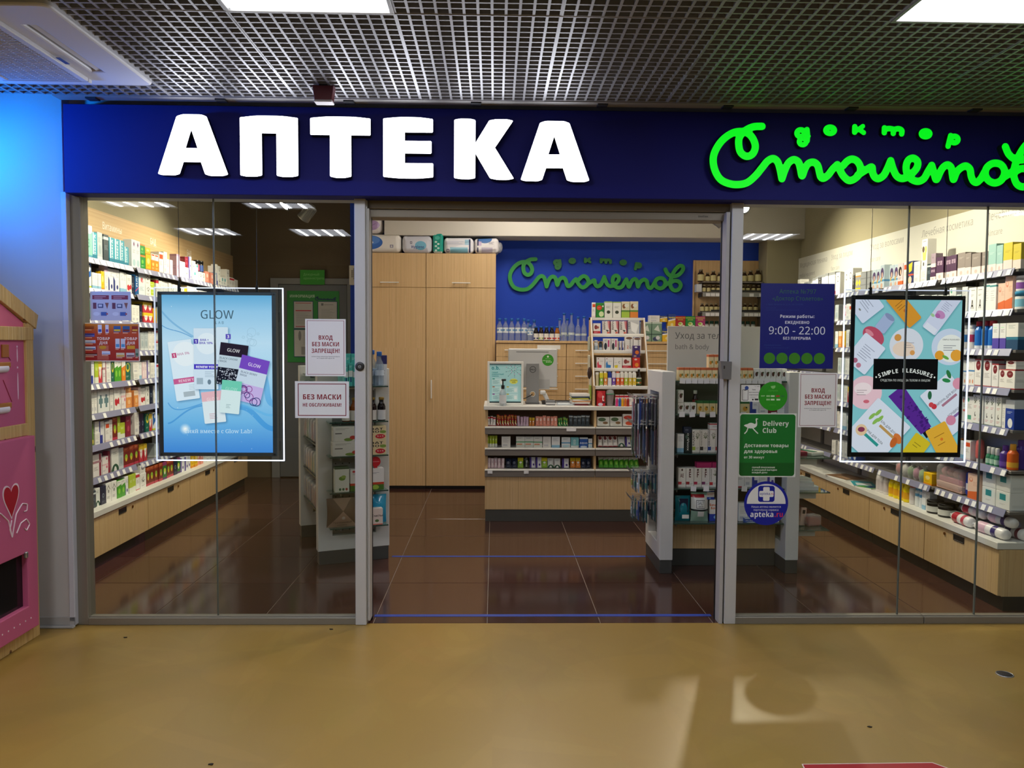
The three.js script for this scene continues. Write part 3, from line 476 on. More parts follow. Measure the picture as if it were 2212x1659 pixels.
notice('loyalty_sheet', 'pale sheet with small card pictures above the orange promotion sheet', -2.071, -1.864, 1.58, 1.728, 640, 460, (g, w, h) => {
  rect(g, '#c3c6d4', 0, 0, w, h); for (const x of [36, 336]) { rect(g, '#8a2f4a', x, 60, 260, 66); lines(g, '#e4c4cf', x + 30, 80, 200, 2, 24, 7); rect(g, '#6d3a52', x + 8, 180, 54, 96); rect(g, '#45557e', x + 84, 196, 86, 66); rect(g, '#c7cfdc', x + 96, 208, 54, 34); poly(g, '#8c5a52', [[x + 196, 180], [x + 256, 180], [x + 230, 280]]); disc(g, '#d6dbe6', x + 60, 356, 50, 30); rect(g, '#3f64a8', x + 130, 326, 92, 60); disc(g, '#a85a60', x + 226, 356, 16); }
});

// ---------------------------------------------------------------- hanging light boxes
function lightBox(label, ax0, ax1, ay0, ay1, fx0, fx1, fy0, fy1, sx0, sx1, sy0, sy1, frameMat, map, strength, edges, cables) {
  const cx = (ax0 + ax1) / 2, t = thing('light_box', label, 'light box', [cx, ay0, -0.2]);
  const X = v => v - cx, Y = v => v - ay0;
  part(t, 'acrylic_panel', mv(new THREE.PlaneGeometry(ax1 - ax0 - 0.008, ay1 - ay0 - 0.008), 0, (ay1 - ay0) / 2, -0.004), new THREE.MeshPhysicalMaterial({ color: 0xdfe6ee, roughness: 0.02, transmission: 0.96, thickness: 0, ior: 1.45 }));
  const W = (ax1 - ax0) / 2, H = ay1 - ay0, e = 0.0055;
  part(t, 'glowing_edge', slab(-W, -W + e, 0, H, -0.008, 0.001, 0.0005), glow(0xdfe6ff, edges[0])); part(t, 'glowing_edge', slab(W - e, W, 0, H, -0.008, 0.001, 0.0005), glow(0xdfe6ff, edges[1]));
  part(t, 'glowing_edge', slab(-W + e, W - e, 0, e, -0.008, 0.001, 0.0005), glow(0xdfe6ff, edges[2])); part(t, 'glowing_edge', slab(-W + e, W - e, H - e, H, -0.008, 0.001, 0.0005), glow(0xdfe6ff, edges[3]));
  const z = 0.004;
  part(t, 'frame', [slab(X(fx0), X(sx0), Y(fy0), Y(fy1), z, z + 0.012, 0.002), slab(X(sx1), X(fx1), Y(fy0), Y(fy1), z, z + 0.012, 0.002), slab(X(sx0), X(sx1), Y(fy0), Y(sy0), z, z + 0.012, 0.002), slab(X(sx0), X(sx1), Y(sy1), Y(fy1), z, z + 0.012, 0.002)], frameMat);
  const scr = part(t, 'screen', mv(new THREE.BoxGeometry(sx1 - sx0, sy1 - sy0, 0.006), 0, (sy1 - sy0) / 2, 0), [black, black, black, black, new THREE.MeshStandardMaterial({ color: 0x000000, emissive: 0xffffff, emissiveMap: map, emissiveIntensity: strength, roughness: 0.25 }), black]);
  scr.position.set(X((sx0 + sx1) / 2), Y(sy0), z + 0.005);
  for (const bx of [fx0 + 0.012, (fx0 + fx1) / 2, fx1 - 0.012]) for (const by of [fy0 + 0.011, fy1 - 0.011]) part(t, 'screw', cyl(0.0055, 0.004, 12).rotateX(Math.PI / 2).translate(X(bx), Y(by), z + 0.012), darkSteel);
  for (const c of cables) { part(t, 'cable', rod([X(c), H - 0.01, -0.004], [X(c), 3.151 - ay0, -0.004], 0.0016), darkSteel); part(t, 'clamp', [slab(X(c) - 0.007, X(c) + 0.007, H - 0.03, H + 0.012, -0.012, 0.006, 0.002), cyl(0.004, 0.03, 10).translate(X(c), H + 0.01, -0.004)], std(0x2b2b2a, 0.4, 0.6)); }
  area([(sx0 + sx1) / 2, (sy0 + sy1) / 2, -0.18], [(sx0 + sx1) / 2, (sy0 + sy1) / 2, 2], sx1 - sx0, sy1 - sy0, 0.12, 0xb9dcff);
}
const glowPoster = tex(860, 1240, (g, w, h) => {
  const gr = g.createLinearGradient(0, 0, 0, h); [[0, '#63aadb'], [0.1, '#93c6ec'], [0.3, '#bcdcf5'], [0.55, '#a5d2f3'], [0.8, '#6fb4e8'], [1, '#3f86d8']].forEach(([o, c]) => gr.addColorStop(o, c)); g.fillStyle = gr; g.fillRect(0, 0, w, h);
  const wave = (pts, c, lw, a) => { g.globalAlpha = a; g.strokeStyle = c; g.lineWidth = lw; g.lineCap = 'round'; g.beginPath(); g.moveTo(...pts[0]); g.bezierCurveTo(...pts[1], ...pts[2], ...pts[3]); g.stroke(); g.globalAlpha = 1; };
  wave([[0, 130], [80, 230], [140, 260], [250, 330]], '#5f9cd0', 14, 0.5); wave([[0, 240], [70, 290], [100, 260], [230, 330]], '#3f83c4', 7, 0.6); wave([[40, 850], [90, 950], [200, 880], [320, 850]], '#2f80cc', 8, 0.5); wave([[40, 1010], [100, 1000], [160, 890], [300, 870]], '#2f80cc', 12, 0.5);
  wave([[650, 480], [900, 620], [760, 820], [870, 860]], '#3f97dd', 46, 0.45); wave([[600, 880], [720, 880], [760, 1040], [860, 1050]], '#2b86d6', 40, 0.5); wave([[600, 860], [700, 870], [800, 960], [860, 940]], '#63b2ea', 20, 0.6);
  for (let i = 0; i < 26; i++) { g.globalAlpha = rr(0.2, 0.6); g.strokeStyle = '#7d9db4'; g.lineWidth = 2; g.beginPath(); g.arc(600 + rng() * 220, 280 + rng() * 150, rr(8, 34), 0, 7); if (i < 8) g.stroke(); disc(g, '#fff', rng() * w, rng() * h, rr(1, 4)); } g.globalAlpha = 1;
  text(g, 'GLOW', w / 2, 184, 92, '#3f5b6d', 'sans-serif', 'center', 1.02); text(g, 'L A B', w / 2 + 20, 226, 30, '#5c7f95');
  const pack = (cx, cy, ww, hh, rot, top, body, f) => { g.save(); g.translate(cx, cy); g.rotate(rot); g.shadowColor = 'rgba(40,80,120,0.5)'; g.shadowBlur = 18; g.shadowOffsetX = 8; g.shadowOffsetY = 8; g.fillStyle = body; g.beginPath(); g.roundRect(-ww / 2, -hh / 2, ww, hh, 8); g.fill(); g.shadowColor = 'transparent'; if (top) rect(g, top, -ww / 2, -hh / 2, ww, hh * 0.3); f(ww, hh); g.restore(); };
  pack(165, 590, 186, 470, -0.14, null, '#d9e8f8', (W, H) => { disc(g, '#e6eef8', 30, -H / 2 + 110, 96); rect(g, '#c0507e', -W / 2 + 18, -H / 2 + 92, 36, 38); text(g, '1', -W / 2 + 36, -H / 2 + 124, 34, '#f0d8e6', 'bold sans-serif'); text(g, 'AHA 9%', -W / 2 + 108, -H / 2 + 116, 28, '#b0608c'); rect(g, '#c75c92', -W / 2, 60, W, 42); text(g, 'RENEW Y', 6, 92, 30, '#f4e4ee'); lines(g, '#a9bccd', 20, 120, 60, 4, 12, 3); rect(g, '#a9b6c2', -30, 170, 90, 40); });
  pack(340, 500, 190, 480, 0.0, null, '#cfe0f3', (W, H) => { disc(g, '#dfeaf7', 10, -H / 2 + 120, 84); rect(g, '#5146b0', -W / 2, -H / 2 + 84, 36, 38); text(g, '1', -W / 2 + 18, -H / 2 + 116, 34, '#e4e0f8', 'bold sans-serif'); text(g, 'AHA +', -W / 2 + 84, -H / 2 + 100, 25, '#5a50b4', 'bold sans-serif'); text(g, 'BHA 10%', -W / 2 + 96, -H / 2 + 124, 25, '#5a50b4', 'bold sans-serif'); rect(g, '#4a3fc0', -W / 2, 42, W, 40); text(g, 'RENEW YOUR', 6, 73, 27, '#efeefc', 'bold sans-serif'); lines(g, '#8fa4ba', -10, 100, 80, 4, 13, 3); rect(g, '#9fb2c4', -W / 2 + 20, 150, 50, 50); disc(g, '#6d8296', 24, 182, 14, 20); });
  pack(470, 380, 90, 260, 0, null, '#cfe0f2', () => { rect(g, '#5b4fb8', 26, -76, 40, 40); text(g, '3', 46, -44, 34, '#ece9fb', 'bold sans-serif'); });
  pack(545, 545, 220, 330, 0.13, '#241a2c', '#bfcfdf', (W, H) => { text(g, 'GLOW', -4, -H / 2 + 66, 36, '#efedf2'); text(g, 'BLACK CAVIAR', -34, -H / 2 + 130, 22, '#4d5c6b'); text(g, 'MASK', -74, -H / 2 + 154, 22, '#4d5c6b'); rect(g, '#171a2a', -W / 2, 30, W, H / 2 - 30); for (let i = 0; i < 120; i++) disc(g, '#b9bfd0', -W / 2 + 8 + rng() * (W - 16), 38 + rng() * (H / 2 - 46), 4); });
  pack(690, 665, 224, 360, 0.24, '#7448c0', '#c6d5ea', (W, H) => { text(g, 'GLOW', 0, -H / 2 + 74, 36, '#f0e9fa'); text(g, 'BLACK BERRY', -26, -H / 2 + 140, 22, '#4e5a70'); text(g, 'MASK', -66, -H / 2 + 164, 22, '#4e5a70'); rect(g, '#c3aee6', -W / 2, 40, W, H / 2 - 40); for (let i = 0; i < 9; i++) { g.strokeStyle = i % 2 ? '#2b2a70' : '#8a3f8c'; g.lineWidth = 5; g.beginPath(); g.arc(-W / 2 + 20 + rng() * (W - 40), 60 + rng() * 110, rr(18, 34), 0, 7); g.stroke(); } });
  pack(395, 880, 170, 250, -0.11, '#e3b3c0', '#dbe6f0', (W, H) => { text(g, 'GLOW', 0, -H / 2 + 72, 34, '#f3dde2'); lines(g, '#c27f90', -40, 50, 60, 4, 12, 3); });
  pack(530, 800, 156, 260, 0.1, '#6fc9b4', '#d3e6ec', (W, H) => { text(g, 'GLOW', 0, -H / 2 + 78, 34, '#a9e0d4'); lines(g, '#7d97a0', -30, 60, 40, 3, 12, 3); });
  const f = g.createRadialGradient(170, 1055, 2, 170, 1055, 46); f.addColorStop(0, '#ffffff'); f.addColorStop(1, 'rgba(255,255,255,0)'); g.fillStyle = f; g.fillRect(110, 1000, 120, 110);
  text(g, 'Сияй вместе с Glow Lab!', w / 2, 1086, 42, '#cfe6fa', 'serif', 'center', 1.05);
});
const pleasurePoster = tex(860, 1220, (g, w, h) => {
  rect(g, '#86cbd6', 0, 0, w, h);
  const R = (cx, cy, ww, hh, rot, c, f) => { g.save(); g.translate(cx, cy); g.rotate(rot); g.shadowColor = 'rgba(30,90,110,0.45)'; g.shadowBlur = 16; g.shadowOffsetY = 10; g.fillStyle = c; g.beginPath(); g.roundRect(-ww / 2, -hh / 2, ww, hh, 14); g.fill(); g.shadowColor = 'transparent'; f && f(ww, hh); g.restore(); };
  R(90, 50, 190, 220, 0.9, '#d9e1fa', (W) => { lines(g, '#8f95a8', -60, -40, 110, 4, 20, 4); disc(g, '#8b8d88', -10, 60, 12, 7); });
  R(390, 70, 130, 300, -0.72, '#e09a34', () => { disc(g, '#c76e2c', 0, 20, 14); lines(g, '#8a5a20', -40, -60, 80, 3, 22, 4); });
  R(700, 100, 130, 360, 0.62, '#d6dcf6', () => { disc(g, '#c98fc4', 0, 20, 40, 30); disc(g, '#b76bb0', -14, 40, 22, 18); disc(g, '#a7d0a0', -50, 60, 18, 12); lines(g, '#8e90ac', -30, -90, 70, 5, 16, 3); rect(g, '#e6eafa', -52, 130, 104, 50); });
  R(240, 190, 96, 140, 0.66, '#aab9e0', () => { disc(g, '#8b97c0', 0, -66, 46, 20); }); disc(g, '#c0506a', 152, 290, 96, 66, 0.66); disc(g, '#e08a9c', 120, 262, 40, 18, 0.66);
  R(90, 430, 210, 270, 0.66, '#dfe5fb', () => { lines(g, '#8a8ea4', -50, -60, 110, 6, 20, 4); disc(g, '#b36a86', -30, 90, 20); disc(g, '#c77f97', 16, 104, 20); });
  disc(g, '#dfe3f2', 420, 360, 136); disc(g, '#f0d8c8', 400, 390, 90, 60); disc(g, '#d99a4e', 350, 300, 28); disc(g, '#e0a05c', 470, 420, 20); lines(g, '#9a8f96', 400, 340, 90, 3, 18, 4);
  disc(g, '#cfdcf5', 770, 372, 146); disc(g, '#f2f3ef', 780, 384, 110); text(g, 'SIMPLE PLEASURES', 780, 320, 16, '#555'); disc(g, '#e9a235', 690, 440, 38); disc(g, '#eda83e', 826, 440, 46); disc(g, '#6fae4c', 740, 456, 30, 12, 0.5); lines(g, '#667', 720, 360, 110, 3, 18, 4);
  disc(g, '#f0c8d6', 100, 740, 134); disc(g, '#f7e4ea', 80, 710, 70, 50); disc(g, '#d56a7c', 110, 812, 24, 14); lines(g, '#9a8a92', 30, 720, 90, 3, 18, 4);
  R(790, 830, 300, 420, -0.7, '#dfe6f8', () => { rect(g, '#b07a92', -60, -40, 150, 20); text(g, 'ШАМПУНЬ ДЛЯ ВОЛОС', 10, -54, 26, '#5c5a66'); rect(g, '#8a6aa8', -40, 90, 130, 20); text(g, 'КОНДИЦИОНЕР', 20, 76, 26, '#5c5a66'); }); disc(g, '#e59ab4', 850, 664, 46); disc(g, '#2f8a4e', 752, 640, 34, 16, 0.2); disc(g, '#2f7a45', 770, 590, 16, 36, -0.4); disc(g, '#cc3a48', 660, 850, 22); disc(g, '#d24a52', 636, 836, 20); disc(g, '#2c6a48', 622, 760, 16, 34); disc(g, '#d88aa8', 800, 960, 40);
  R(200, 1060, 360, 430, 0.72, '#e0e6f8', () => { rect(g, '#c39a5c', -20, -70, 150, 22); text(g, 'ГЕЛЬ ДЛЯ ДУША', 50, -84, 26, '#555'); rect(g, '#2f9a94', -70, 60, 150, 24); text(g, 'СКРАБ ДЛЯ ТЕЛА', 0, 46, 26, '#555'); }); disc(g, '#e9c9a4', 76, 1040, 46); disc(g, '#8a3a5a', 76, 1036, 28, 20); for (const [x, y] of [[160, 930], [210, 900], [226, 950], [190, 970]]) disc(g, '#8fbf5c', x, y, 14, 34, 0.8); disc(g, '#d97a3c', 372, 1110, 30, 46, -0.5); disc(g, '#c8662c', 340, 1140, 26, 44, 0.4);
  g.save(); g.translate(470, 880); g.rotate(-0.68); g.fillStyle = '#5a2a96'; g.beginPath(); g.moveTo(-74, -200); g.lineTo(74, -200); g.lineTo(52, 210); g.lineTo(-52, 210); g.closePath(); g.fill(); for (let i = 0; i < 26; i++) disc(g, '#44207a', rr(-56, 56), rr(-150, 190), rr(6, 18), rr(4, 12)); rect(g, '#101018', -36, 210, 72, 52); g.restore();
  R(520, 1190, 150, 220, 0.62, '#d9c02a', () => lines(g, '#8a7a20', -40, -40, 70, 2, 24, 5)); R(740, 1130, 180, 280, -0.5, '#e8b03a', () => { disc(g, '#e07a2c', 0, -20, 12); lines(g, '#9a6a20', -50, -60, 100, 2, 70, 5); });
  rect(g, '#0c0c0e', 160, 470, 520, 244); g.save(); const s = '•SIMPLE PLEASURES•'; g.font = 'bold 46px sans-serif'; g.fillStyle = '#eef0ee'; g.textAlign = 'center'; for (let i = 0; i < s.length; i++) { const a = (i - (s.length - 1) / 2) * 0.0535; g.save(); g.translate(420 + Math.sin(a) * 520, 1070 - Math.cos(a) * 520 + 28); g.rotate(a); g.fillText(s[i], 0, 0); g.restore(); } g.restore();
  text(g, 'СРЕДСТВА ПО УХОДУ ЗА ТЕЛОМ И ЛИЦОМ', 420, 650, 25, '#dfe2df', 'sans-serif', 'center', 0.82);
});
lightBox('glowing light box with blue skincare poster hanging behind the left glass', -1.835, -1.142, 0.826, 1.767, -1.81, -1.178, 0.854, 1.742, -1.788, -1.2, 0.874, 1.725, std(0x59636a, 0.35, 0.5), glowPoster, 1.15, [1.1, 3, 3, 1.6], [-1.699, -1.283]);
lightBox('glowing light box with turquoise cosmetics poster hanging behind the right glass', 1.92, 2.623, 0.83, 1.784, 1.955, 2.586, 0.861, 1.751, 1.976, 2.569, 0.887, 1.728, std(0x1d1e21, 0.35, 0.3), pleasurePoster, 0.9, [2, 2.2, 3, 1.0], [2.064, 2.481]);

// ================================================================ shop: walls' fittings
{ // handwritten logo on the blue wall
  const t = thing('wall_logo', 'green handwritten logo with small letters on the blue back wall', 'sign', [0.139, 2.041, -4.22]);
  const g1 = std(0x2c9a45, 0.5), g2 = std(0x1d6b30, 0.5), k = 0.4185;
  part(t, 'handwritten_word', strokeSolid(LOGO.word, 0.012, 0.035 / k).scale(k, k, k), [g1, g2]);
  LOGO.small.forEach(s => part(t, 'small_letter', strokeSolid(s, 0.007, 0.03 / k).scale(k, k, k), [std(0x2a7a40, 0.5), g2]));
}
{ // grey door in the far left corner
  const t = structGroup('door_1'); const grey = std(0x6d7073, 0.5), frame = std(0x8a8a8a, 0.5);
  part(t, 'door_leaf', slab(-2.33, -1.6, 0.012, 2.1, -4.575, -4.555), grey);
  part(t, 'door_frame', [slab(-2.42, -2.335, 0, 2.17, -4.58, -4.545, 0.003), slab(-1.595, -1.52, 0, 2.17, -4.58, -4.545, 0.003), slab(-2.42, -1.52, 2.105, 2.17, -4.58, -4.544, 0.003)], frame);
  part(t, 'hinge', [slab(-2.34, -2.325, 1.7, 1.8, -4.556, -4.548, 0.002), slab(-2.34, -2.325, 0.3, 0.4, -4.556, -4.548, 0.002)], darkSteel);
  const b = thing('information_board', 'green information board with paper sheets on the grey door', 'notice board', [-1.96, 1.262, -4.554]);
  sheet(b, 'board', 0.56, 0.772, 0.006, tex(512, 706, (g, w, h) => {
    rect(g, '#2f8f3f', 0, 0, w, h); text(g, 'ИНФОРМАЦИЯ', 24, 66, 40, '#c8dfc6', 'bold sans-serif', 'left', 0.84);
    g.strokeStyle = '#173d5c'; g.lineWidth = 9; g.lineJoin = 'round'; g.save(); g.translate(276, 92); g.scale(46, -46); g.lineWidth = 0.19; for (const [, p] of LOGO.word) { g.beginPath(); p.forEach((q, i) => i ? g.lineTo(...q) : g.moveTo(...q)); g.stroke(); } g.restore();
  }), std(0x2f8f3f, 0.6));
  const pages = [[-0.205, 0.37, 'r'], [0.055, 0.37, 't'], [-0.205, 0.065, 'g'], [0.055, 0.065, 't']];
  pages.forEach(([x, y, kind]) => {
    const holder = part(b, 'sheet_pocket', slab(x - 0.006, x + 0.206, y - 0.008, y + 0.292, 0.006, 0.009, 0.001), std(0x17406a, 0.4));
    const p = sheet(holder, 'paper_sheet', 0.2, 0.285, 0.0008, tex(128, 182, (g, w, h) => {
      rect(g, '#c8c5c0', 0, 0, w, h);
      if (kind === 'r') { rect(g, '#b8404c', 10, 8, 108, 4); rect(g, '#c0303e', 10, 58, 108, 7); lines(g, '#9a969a', 14, 76, 100, 12, 7, 2); rect(g, '#b8404c', 10, 168, 100, 5); }
      else if (kind === 'g') { disc(g, '#8d8b8a', 38, 40, 10, 34); lines(g, '#a09d99', 62, 12, 56, 12, 8, 2); rect(g, '#9a9794', 48, 116, 60, 54); }
      else { rect(g, '#777', 20, 10, 16, 16); lines(g, '#96938f', 40, 18, 70, 1, 1, 4); lines(g, '#a19e99', 20, 50, 90, 15, 8, 2); }
    })); p.position.set(x + 0.1, y, 0.009);
  });
  const s = thing('room_sign', 'small green sign with two white lines above the grey door', 'sign', [-1.964, 2.1, -4.543]);
  sheet(s, 'plate', 0.262, 0.157, 0.012, tex(256, 154, (g, w, h) => { rect(g, '#37a02f', 0, 0, w, h); text(g, 'Дежурный', 34, 58, 34, '#8fd07c', 'sans-serif', 'left'); text(g, 'администратор', 34, 98, 32, '#8fd07c', 'sans-serif', 'left'); }), std(0x2f8f2a, 0.5));
  const f = thing('wall_speaker', 'square white ventilated speaker box by the end of the blue wall', 'speaker', [-1.44, 2.075, -4.22], 0);
  part(f, 'housing', slab(-0.062, 0.085, 0, 0.2, 0, 0.06, 0.004), std(0xd9d7d0, 0.5));
  const slits = [];
  for (let r = 0; r < 6; r++) for (let i = 0; i < 10; i++) { const x = (i - 4.5) * 0.0105, y = (r - 2.5) * 0.0195; if (Math.hypot(x, y) < 0.056) slits.push(slab(-0.0025, 0.0025, -0.008, 0.008, 0.06, 0.0612, 0.0008).translate(0.012 + x, 0.113 + y, 0)); }
  part(f, 'vent_slots', slits, black).userData.kind = 'stuff';
  part(f, 'knob', cyl(0.006, 0.01, 14).rotateX(Math.PI / 2).translate(0.012, 0.028, 0.06), darkGrey); part(f, 'socket', slab(0.035, 0.062, 0.022, 0.034, 0.06, 0.062, 0.001), black);
}

// ---------------------------------------------------------------- long wall shelving: side -1 is the left wall, +1 the right
const SHELVES = { left: [2.012, 1.815, 1.612, 1.402, 1.19, 0.992, 0.785, 0.57], right: [1.903, 1.68, 1.457, 1.236, 1.012, 0.784, 0.556] };
const LEDGE_Y = 0.385;
const ordinal = ['first', 'second', 'third', 'fourth', 'fifth', 'sixth', 'seventh', 'eighth', 'ninth', 'tenth', 'eleventh', 'twelfth', 'thirteenth', 'fourteenth', 'fifteenth', 'sixteenth', 'seventeenth', 'eighteenth', 'nineteenth', 'twentieth'];
const tens = ['', '', 'twenty', 'thirty', 'forty', 'fifty', 'sixty', 'seventy', 'eighty', 'ninety'];
const ord = n => n < 20 ? ordinal[n] : (n + 1) % 10 ? `${tens[Math.floor((n + 1) / 10)]}-${ordinal[(n + 1) % 10 - 1]}` : tens[(n + 1) / 10].replace(/y$/, 'ieth');
{
  const shelfMat = std(0x7d7a78, 0.4, 0.3), railMat = std(0x8d8fae, 0.35, 0.1), backMat = { left: std(0xc9b998, 0.6), right: std(0xd9d8d2, 0.6) };
  const tagGeo = slab(-0.0015, 0.0015, -0.017, 0.017, -0.019, 0.019, 0.0004), tagMats = [priceWhite, std(0xd6d7df, 0.6)];
  for (const side of ['left', 'right']) {
    const L = side === 'left', s = L ? 1 : -1, wallX = L ? -2.85 : 3.12, front = L ? -2.62 : 2.862, cabX = L ? -2.55 : 2.815, toe = L ? -2.58 : 2.845;
    const joints = L ? [-0.12, -0.93, -1.745, -2.56, -3.37, -4.12] : [-0.17, -0.94, -1.71, -2.49, -3.27, -4.05];
    const at = (a, b, ...r) => slab(Math.min(a, b), Math.max(a, b), ...r);
    for (let i = 0; i < 5; i++) {
      const z1 = joints[i] - 0.0015, z0 = joints[i + 1] + 0.0015, zc = (z0 + z1) / 2, D = z1 - z0, place = `${ord(i)} from the glass, ${side} wall`;
      // base cabinet
      const c = thing('base_cabinet', `low oak base cabinet with recessed steel pull, ${place}`, 'cabinet', [cabX, 0, zc]);
      part(c, 'carcass', at(-s * 0.02, wallX - cabX + s * 0.003, 0.08, 0.345, -D / 2, D / 2), wood);
      part(c, 'plinth', at(toe - cabX - s * 0.002, wallX - cabX + s * 0.003, 0, 0.08, -D / 2, D / 2), std(0x3c3a36, 0.35, 0.3));
      const d = part(c, 'door', at(-s * 0.02, 0, 0.085, 0.343, -D / 2 + 0.002, D / 2 - 0.002, 0.001), wood);
      part(d, 'pull', [at(0, s * 0.004, 0.295, 0.333, -0.055, -0.049, 0.001), at(0, s * 0.004, 0.295, 0.333, 0.049, 0.055, 0.001), at(0, s * 0.006, 0.327, 0.333, -0.055, 0.055, 0.001), at(0, s * 0.004, 0.295, 0.3, -0.055, 0.055, 0.001), at(0, s * 0.0015, 0.3, 0.327, -0.049, 0.049, 0.0005)], darkSteel);
      part(d, 'lock', mv(cyl(0.009, 0.006, 14).rotateZ(-s * Math.PI / 2), 0, 0.31, -0.15), std(0x8a5a2c, 0.35, 0.7));
      // shelf bay
      const b = thing('shelf_bay', `wall shelf bay with grey shelves and price tags, ${place}`, 'shelving', [wallX, LEDGE_Y, zc]);
      part(b, 'back_panel', at(s * 0.002, s * 0.012, 0.002, SHELVES[side][0] - LEDGE_Y + 0.14, -D / 2, D / 2), backMat[side]);
      part(b, 'upright', at(s * 0.012, s * 0.03, 0.002, SHELVES[side][0] - LEDGE_Y + 0.01, D / 2 - 0.02, D / 2), shelfMat); part(b, 'upright', at(s * 0.012, s * 0.03, 0.002, SHELVES[side][0] - LEDGE_Y + 0.01, -D / 2, -D / 2 + 0.02), shelfMat);
      SHELVES[side].forEach((y, k) => {
        const yy = y - LEDGE_Y, glassTop = L && k === 0 && i < 2, fx = front - wallX;
        const sh = part(b, 'shelf', at(s * 0.013, fx - s * 0.006, yy - 0.016, yy, -D / 2 + 0.004, D / 2 - 0.004), glassTop ? std(0x2f3b39, 0.25) : shelfMat);
        part(sh, 'bracket', [at(s * 0.03, s * 0.08, yy - 0.05, yy - 0.017, -D / 2 + 0.006, -D / 2 + 0.01), at(s * 0.03, s * 0.08, yy - 0.05, yy - 0.017, D / 2 - 0.01, D / 2 - 0.006)], darkGrey);
        const rail = at(-0.002, 0.002, -0.022, 0.022, -D / 2 + 0.03, D / 2 - 0.03).rotateZ(s * 0.35); part(sh, 'price_rail', mv(rail, fx + s * 0.004, yy - 0.014, 0), railMat);
        const n = 9; for (let q = 0; q < n; q++) { if (rng() < 0.22) continue; const m = part(sh, 'price_tag', tagGeo, tagMats[rng() < 0.7 ? 0 : 1]); m.position.set(fx + s * 0.0085, yy - 0.016, -D / 2 + 0.06 + (D - 0.12) * q / (n - 1) + rr(-0.012, 0.012)); m.rotation.z = s * 0.35; }
      });
    }
    const z0 = joints[5], z1 = joints[0];
    solo('ledge', at(cabX + s * 0.012, wallX + s * 0.003, 0.347, LEDGE_Y, z0, z1, 0.002), white, `long white ledge on the base cabinets along the ${side} wall`, 'ledge');
    // header board with the names of the departments
    const far = L ? -4.575 : -3.955, near = -0.16, len = near - far, y0 = L ? 2.15 : 2.02, y1 = L ? 2.405 : 2.36, PW = 2048, PH = Math.round(PW * (y1 - y0) / len), PX = PW / len;
    const map = tex(PW, PH, (g, w, h) => {
      if (L) { g.save(); g.translate(0, h); g.rotate(-Math.PI / 2); grain('#cfae7f', '#98714a', h, w)(g); g.restore(); g.globalAlpha = 0.6; rect(g, '#d2b283', 0, 0, w, h); g.globalAlpha = 1; } else rect(g, '#e3e2da', 0, 0, w, h);
      const W = (s2, z, y, cap, col) => text(g, s2, L ? (near - z) * PX : (z - far) * PX, (y1 - y) * PX, cap * PX * 1.38, col, 'sans-serif', 'left', 0.9);
      if (L) { W('Витамины', -1.7, 2.285, 0.05, '#f1ede3'); W('БАД', -2.5, 2.275, 0.05, '#f1ede3'); W('БАД', -3.28, 2.27, 0.05, '#f1ede3'); }
      else { const c = '#a9a8a4'; for (const [z, a, b2] of [[-3.925, 'Медицинская техника', 'medical equipment'], [-3.165, 'Уход за лицом', 'face care'], [-2.4, 'Уход за волосами', 'hair care'], [-1.61, 'Лечебная косметика', 'skincare'], [-0.85, 'Лечебная косметика', 'skincare']]) { W(a, z, 2.262, 0.052, c); W(b2, z, 2.165, 0.036, c); } }
    });
    const hd = thing('header_board', L ? 'pale oak header board with white department names above the left shelves' : 'white header board with grey department names above the right shelves', 'header board', [wallX + s * 0.0125, y0, (near + far) / 2], s * Math.PI / 2);
    sheet(hd, 'board', len, y1 - y0, 0.012, map, L ? wood : white, { roughness: 0.6 });
  }
}

// ---------------------------------------------------------------- tall cabinets
for (const [i, x0, x1] of [[0, -1.386, -0.688], [1, -0.686, 0.012]]) {
  const t = thing('tall_cabinet', `tall oak cabinet with two doors, ${i ? 'right one beside the blue wall' : 'left one behind the doorway post'}`, 'cabinet', [(x0 + x1) / 2, 0, -4.05], 0), W = (x1 - x0) / 2;
  part(t, 'carcass', slab(-W, W, 0.03, 2.376, -0.168, 0.148), wood); part(t, 'plinth', slab(-W, W, 0, 0.03, -0.16, 0.14), darkGrey);
  const up = part(t, 'upper_door', slab(-W + 0.002, W - 0.002, 2.035, 2.374, 0.149, 0.168), wood), lo = part(t, 'lower_door', slab(-W + 0.002, W - 0.002, 0.034, 2.031, 0.149, 0.168), wood);
  const hx = i ? 0.003 : -0.01; part(up, 'handle', [slab(hx - 0.093, hx + 0.093, 2.075, 2.085, 0.19, 0.202, 0.003), slab(hx - 0.07, hx - 0.062, 2.077, 2.083, 0.168, 0.19), slab(hx + 0.062, hx + 0.07, 2.077, 2.083, 0.168, 0.19)], whiteGloss);
  const lx = i ? -W + 0.056 : -W + 0.05; if (i) part(lo, 'handle', [slab(lx - 0.006, lx + 0.006, 0.922, 1.11, 0.19, 0.202, 0.003), slab(lx - 0.004, lx + 0.004, 0.945, 0.953, 0.168, 0.19), slab(lx - 0.004, lx + 0.004, 1.08, 1.088, 0.168, 0.19)], whiteGloss);
}
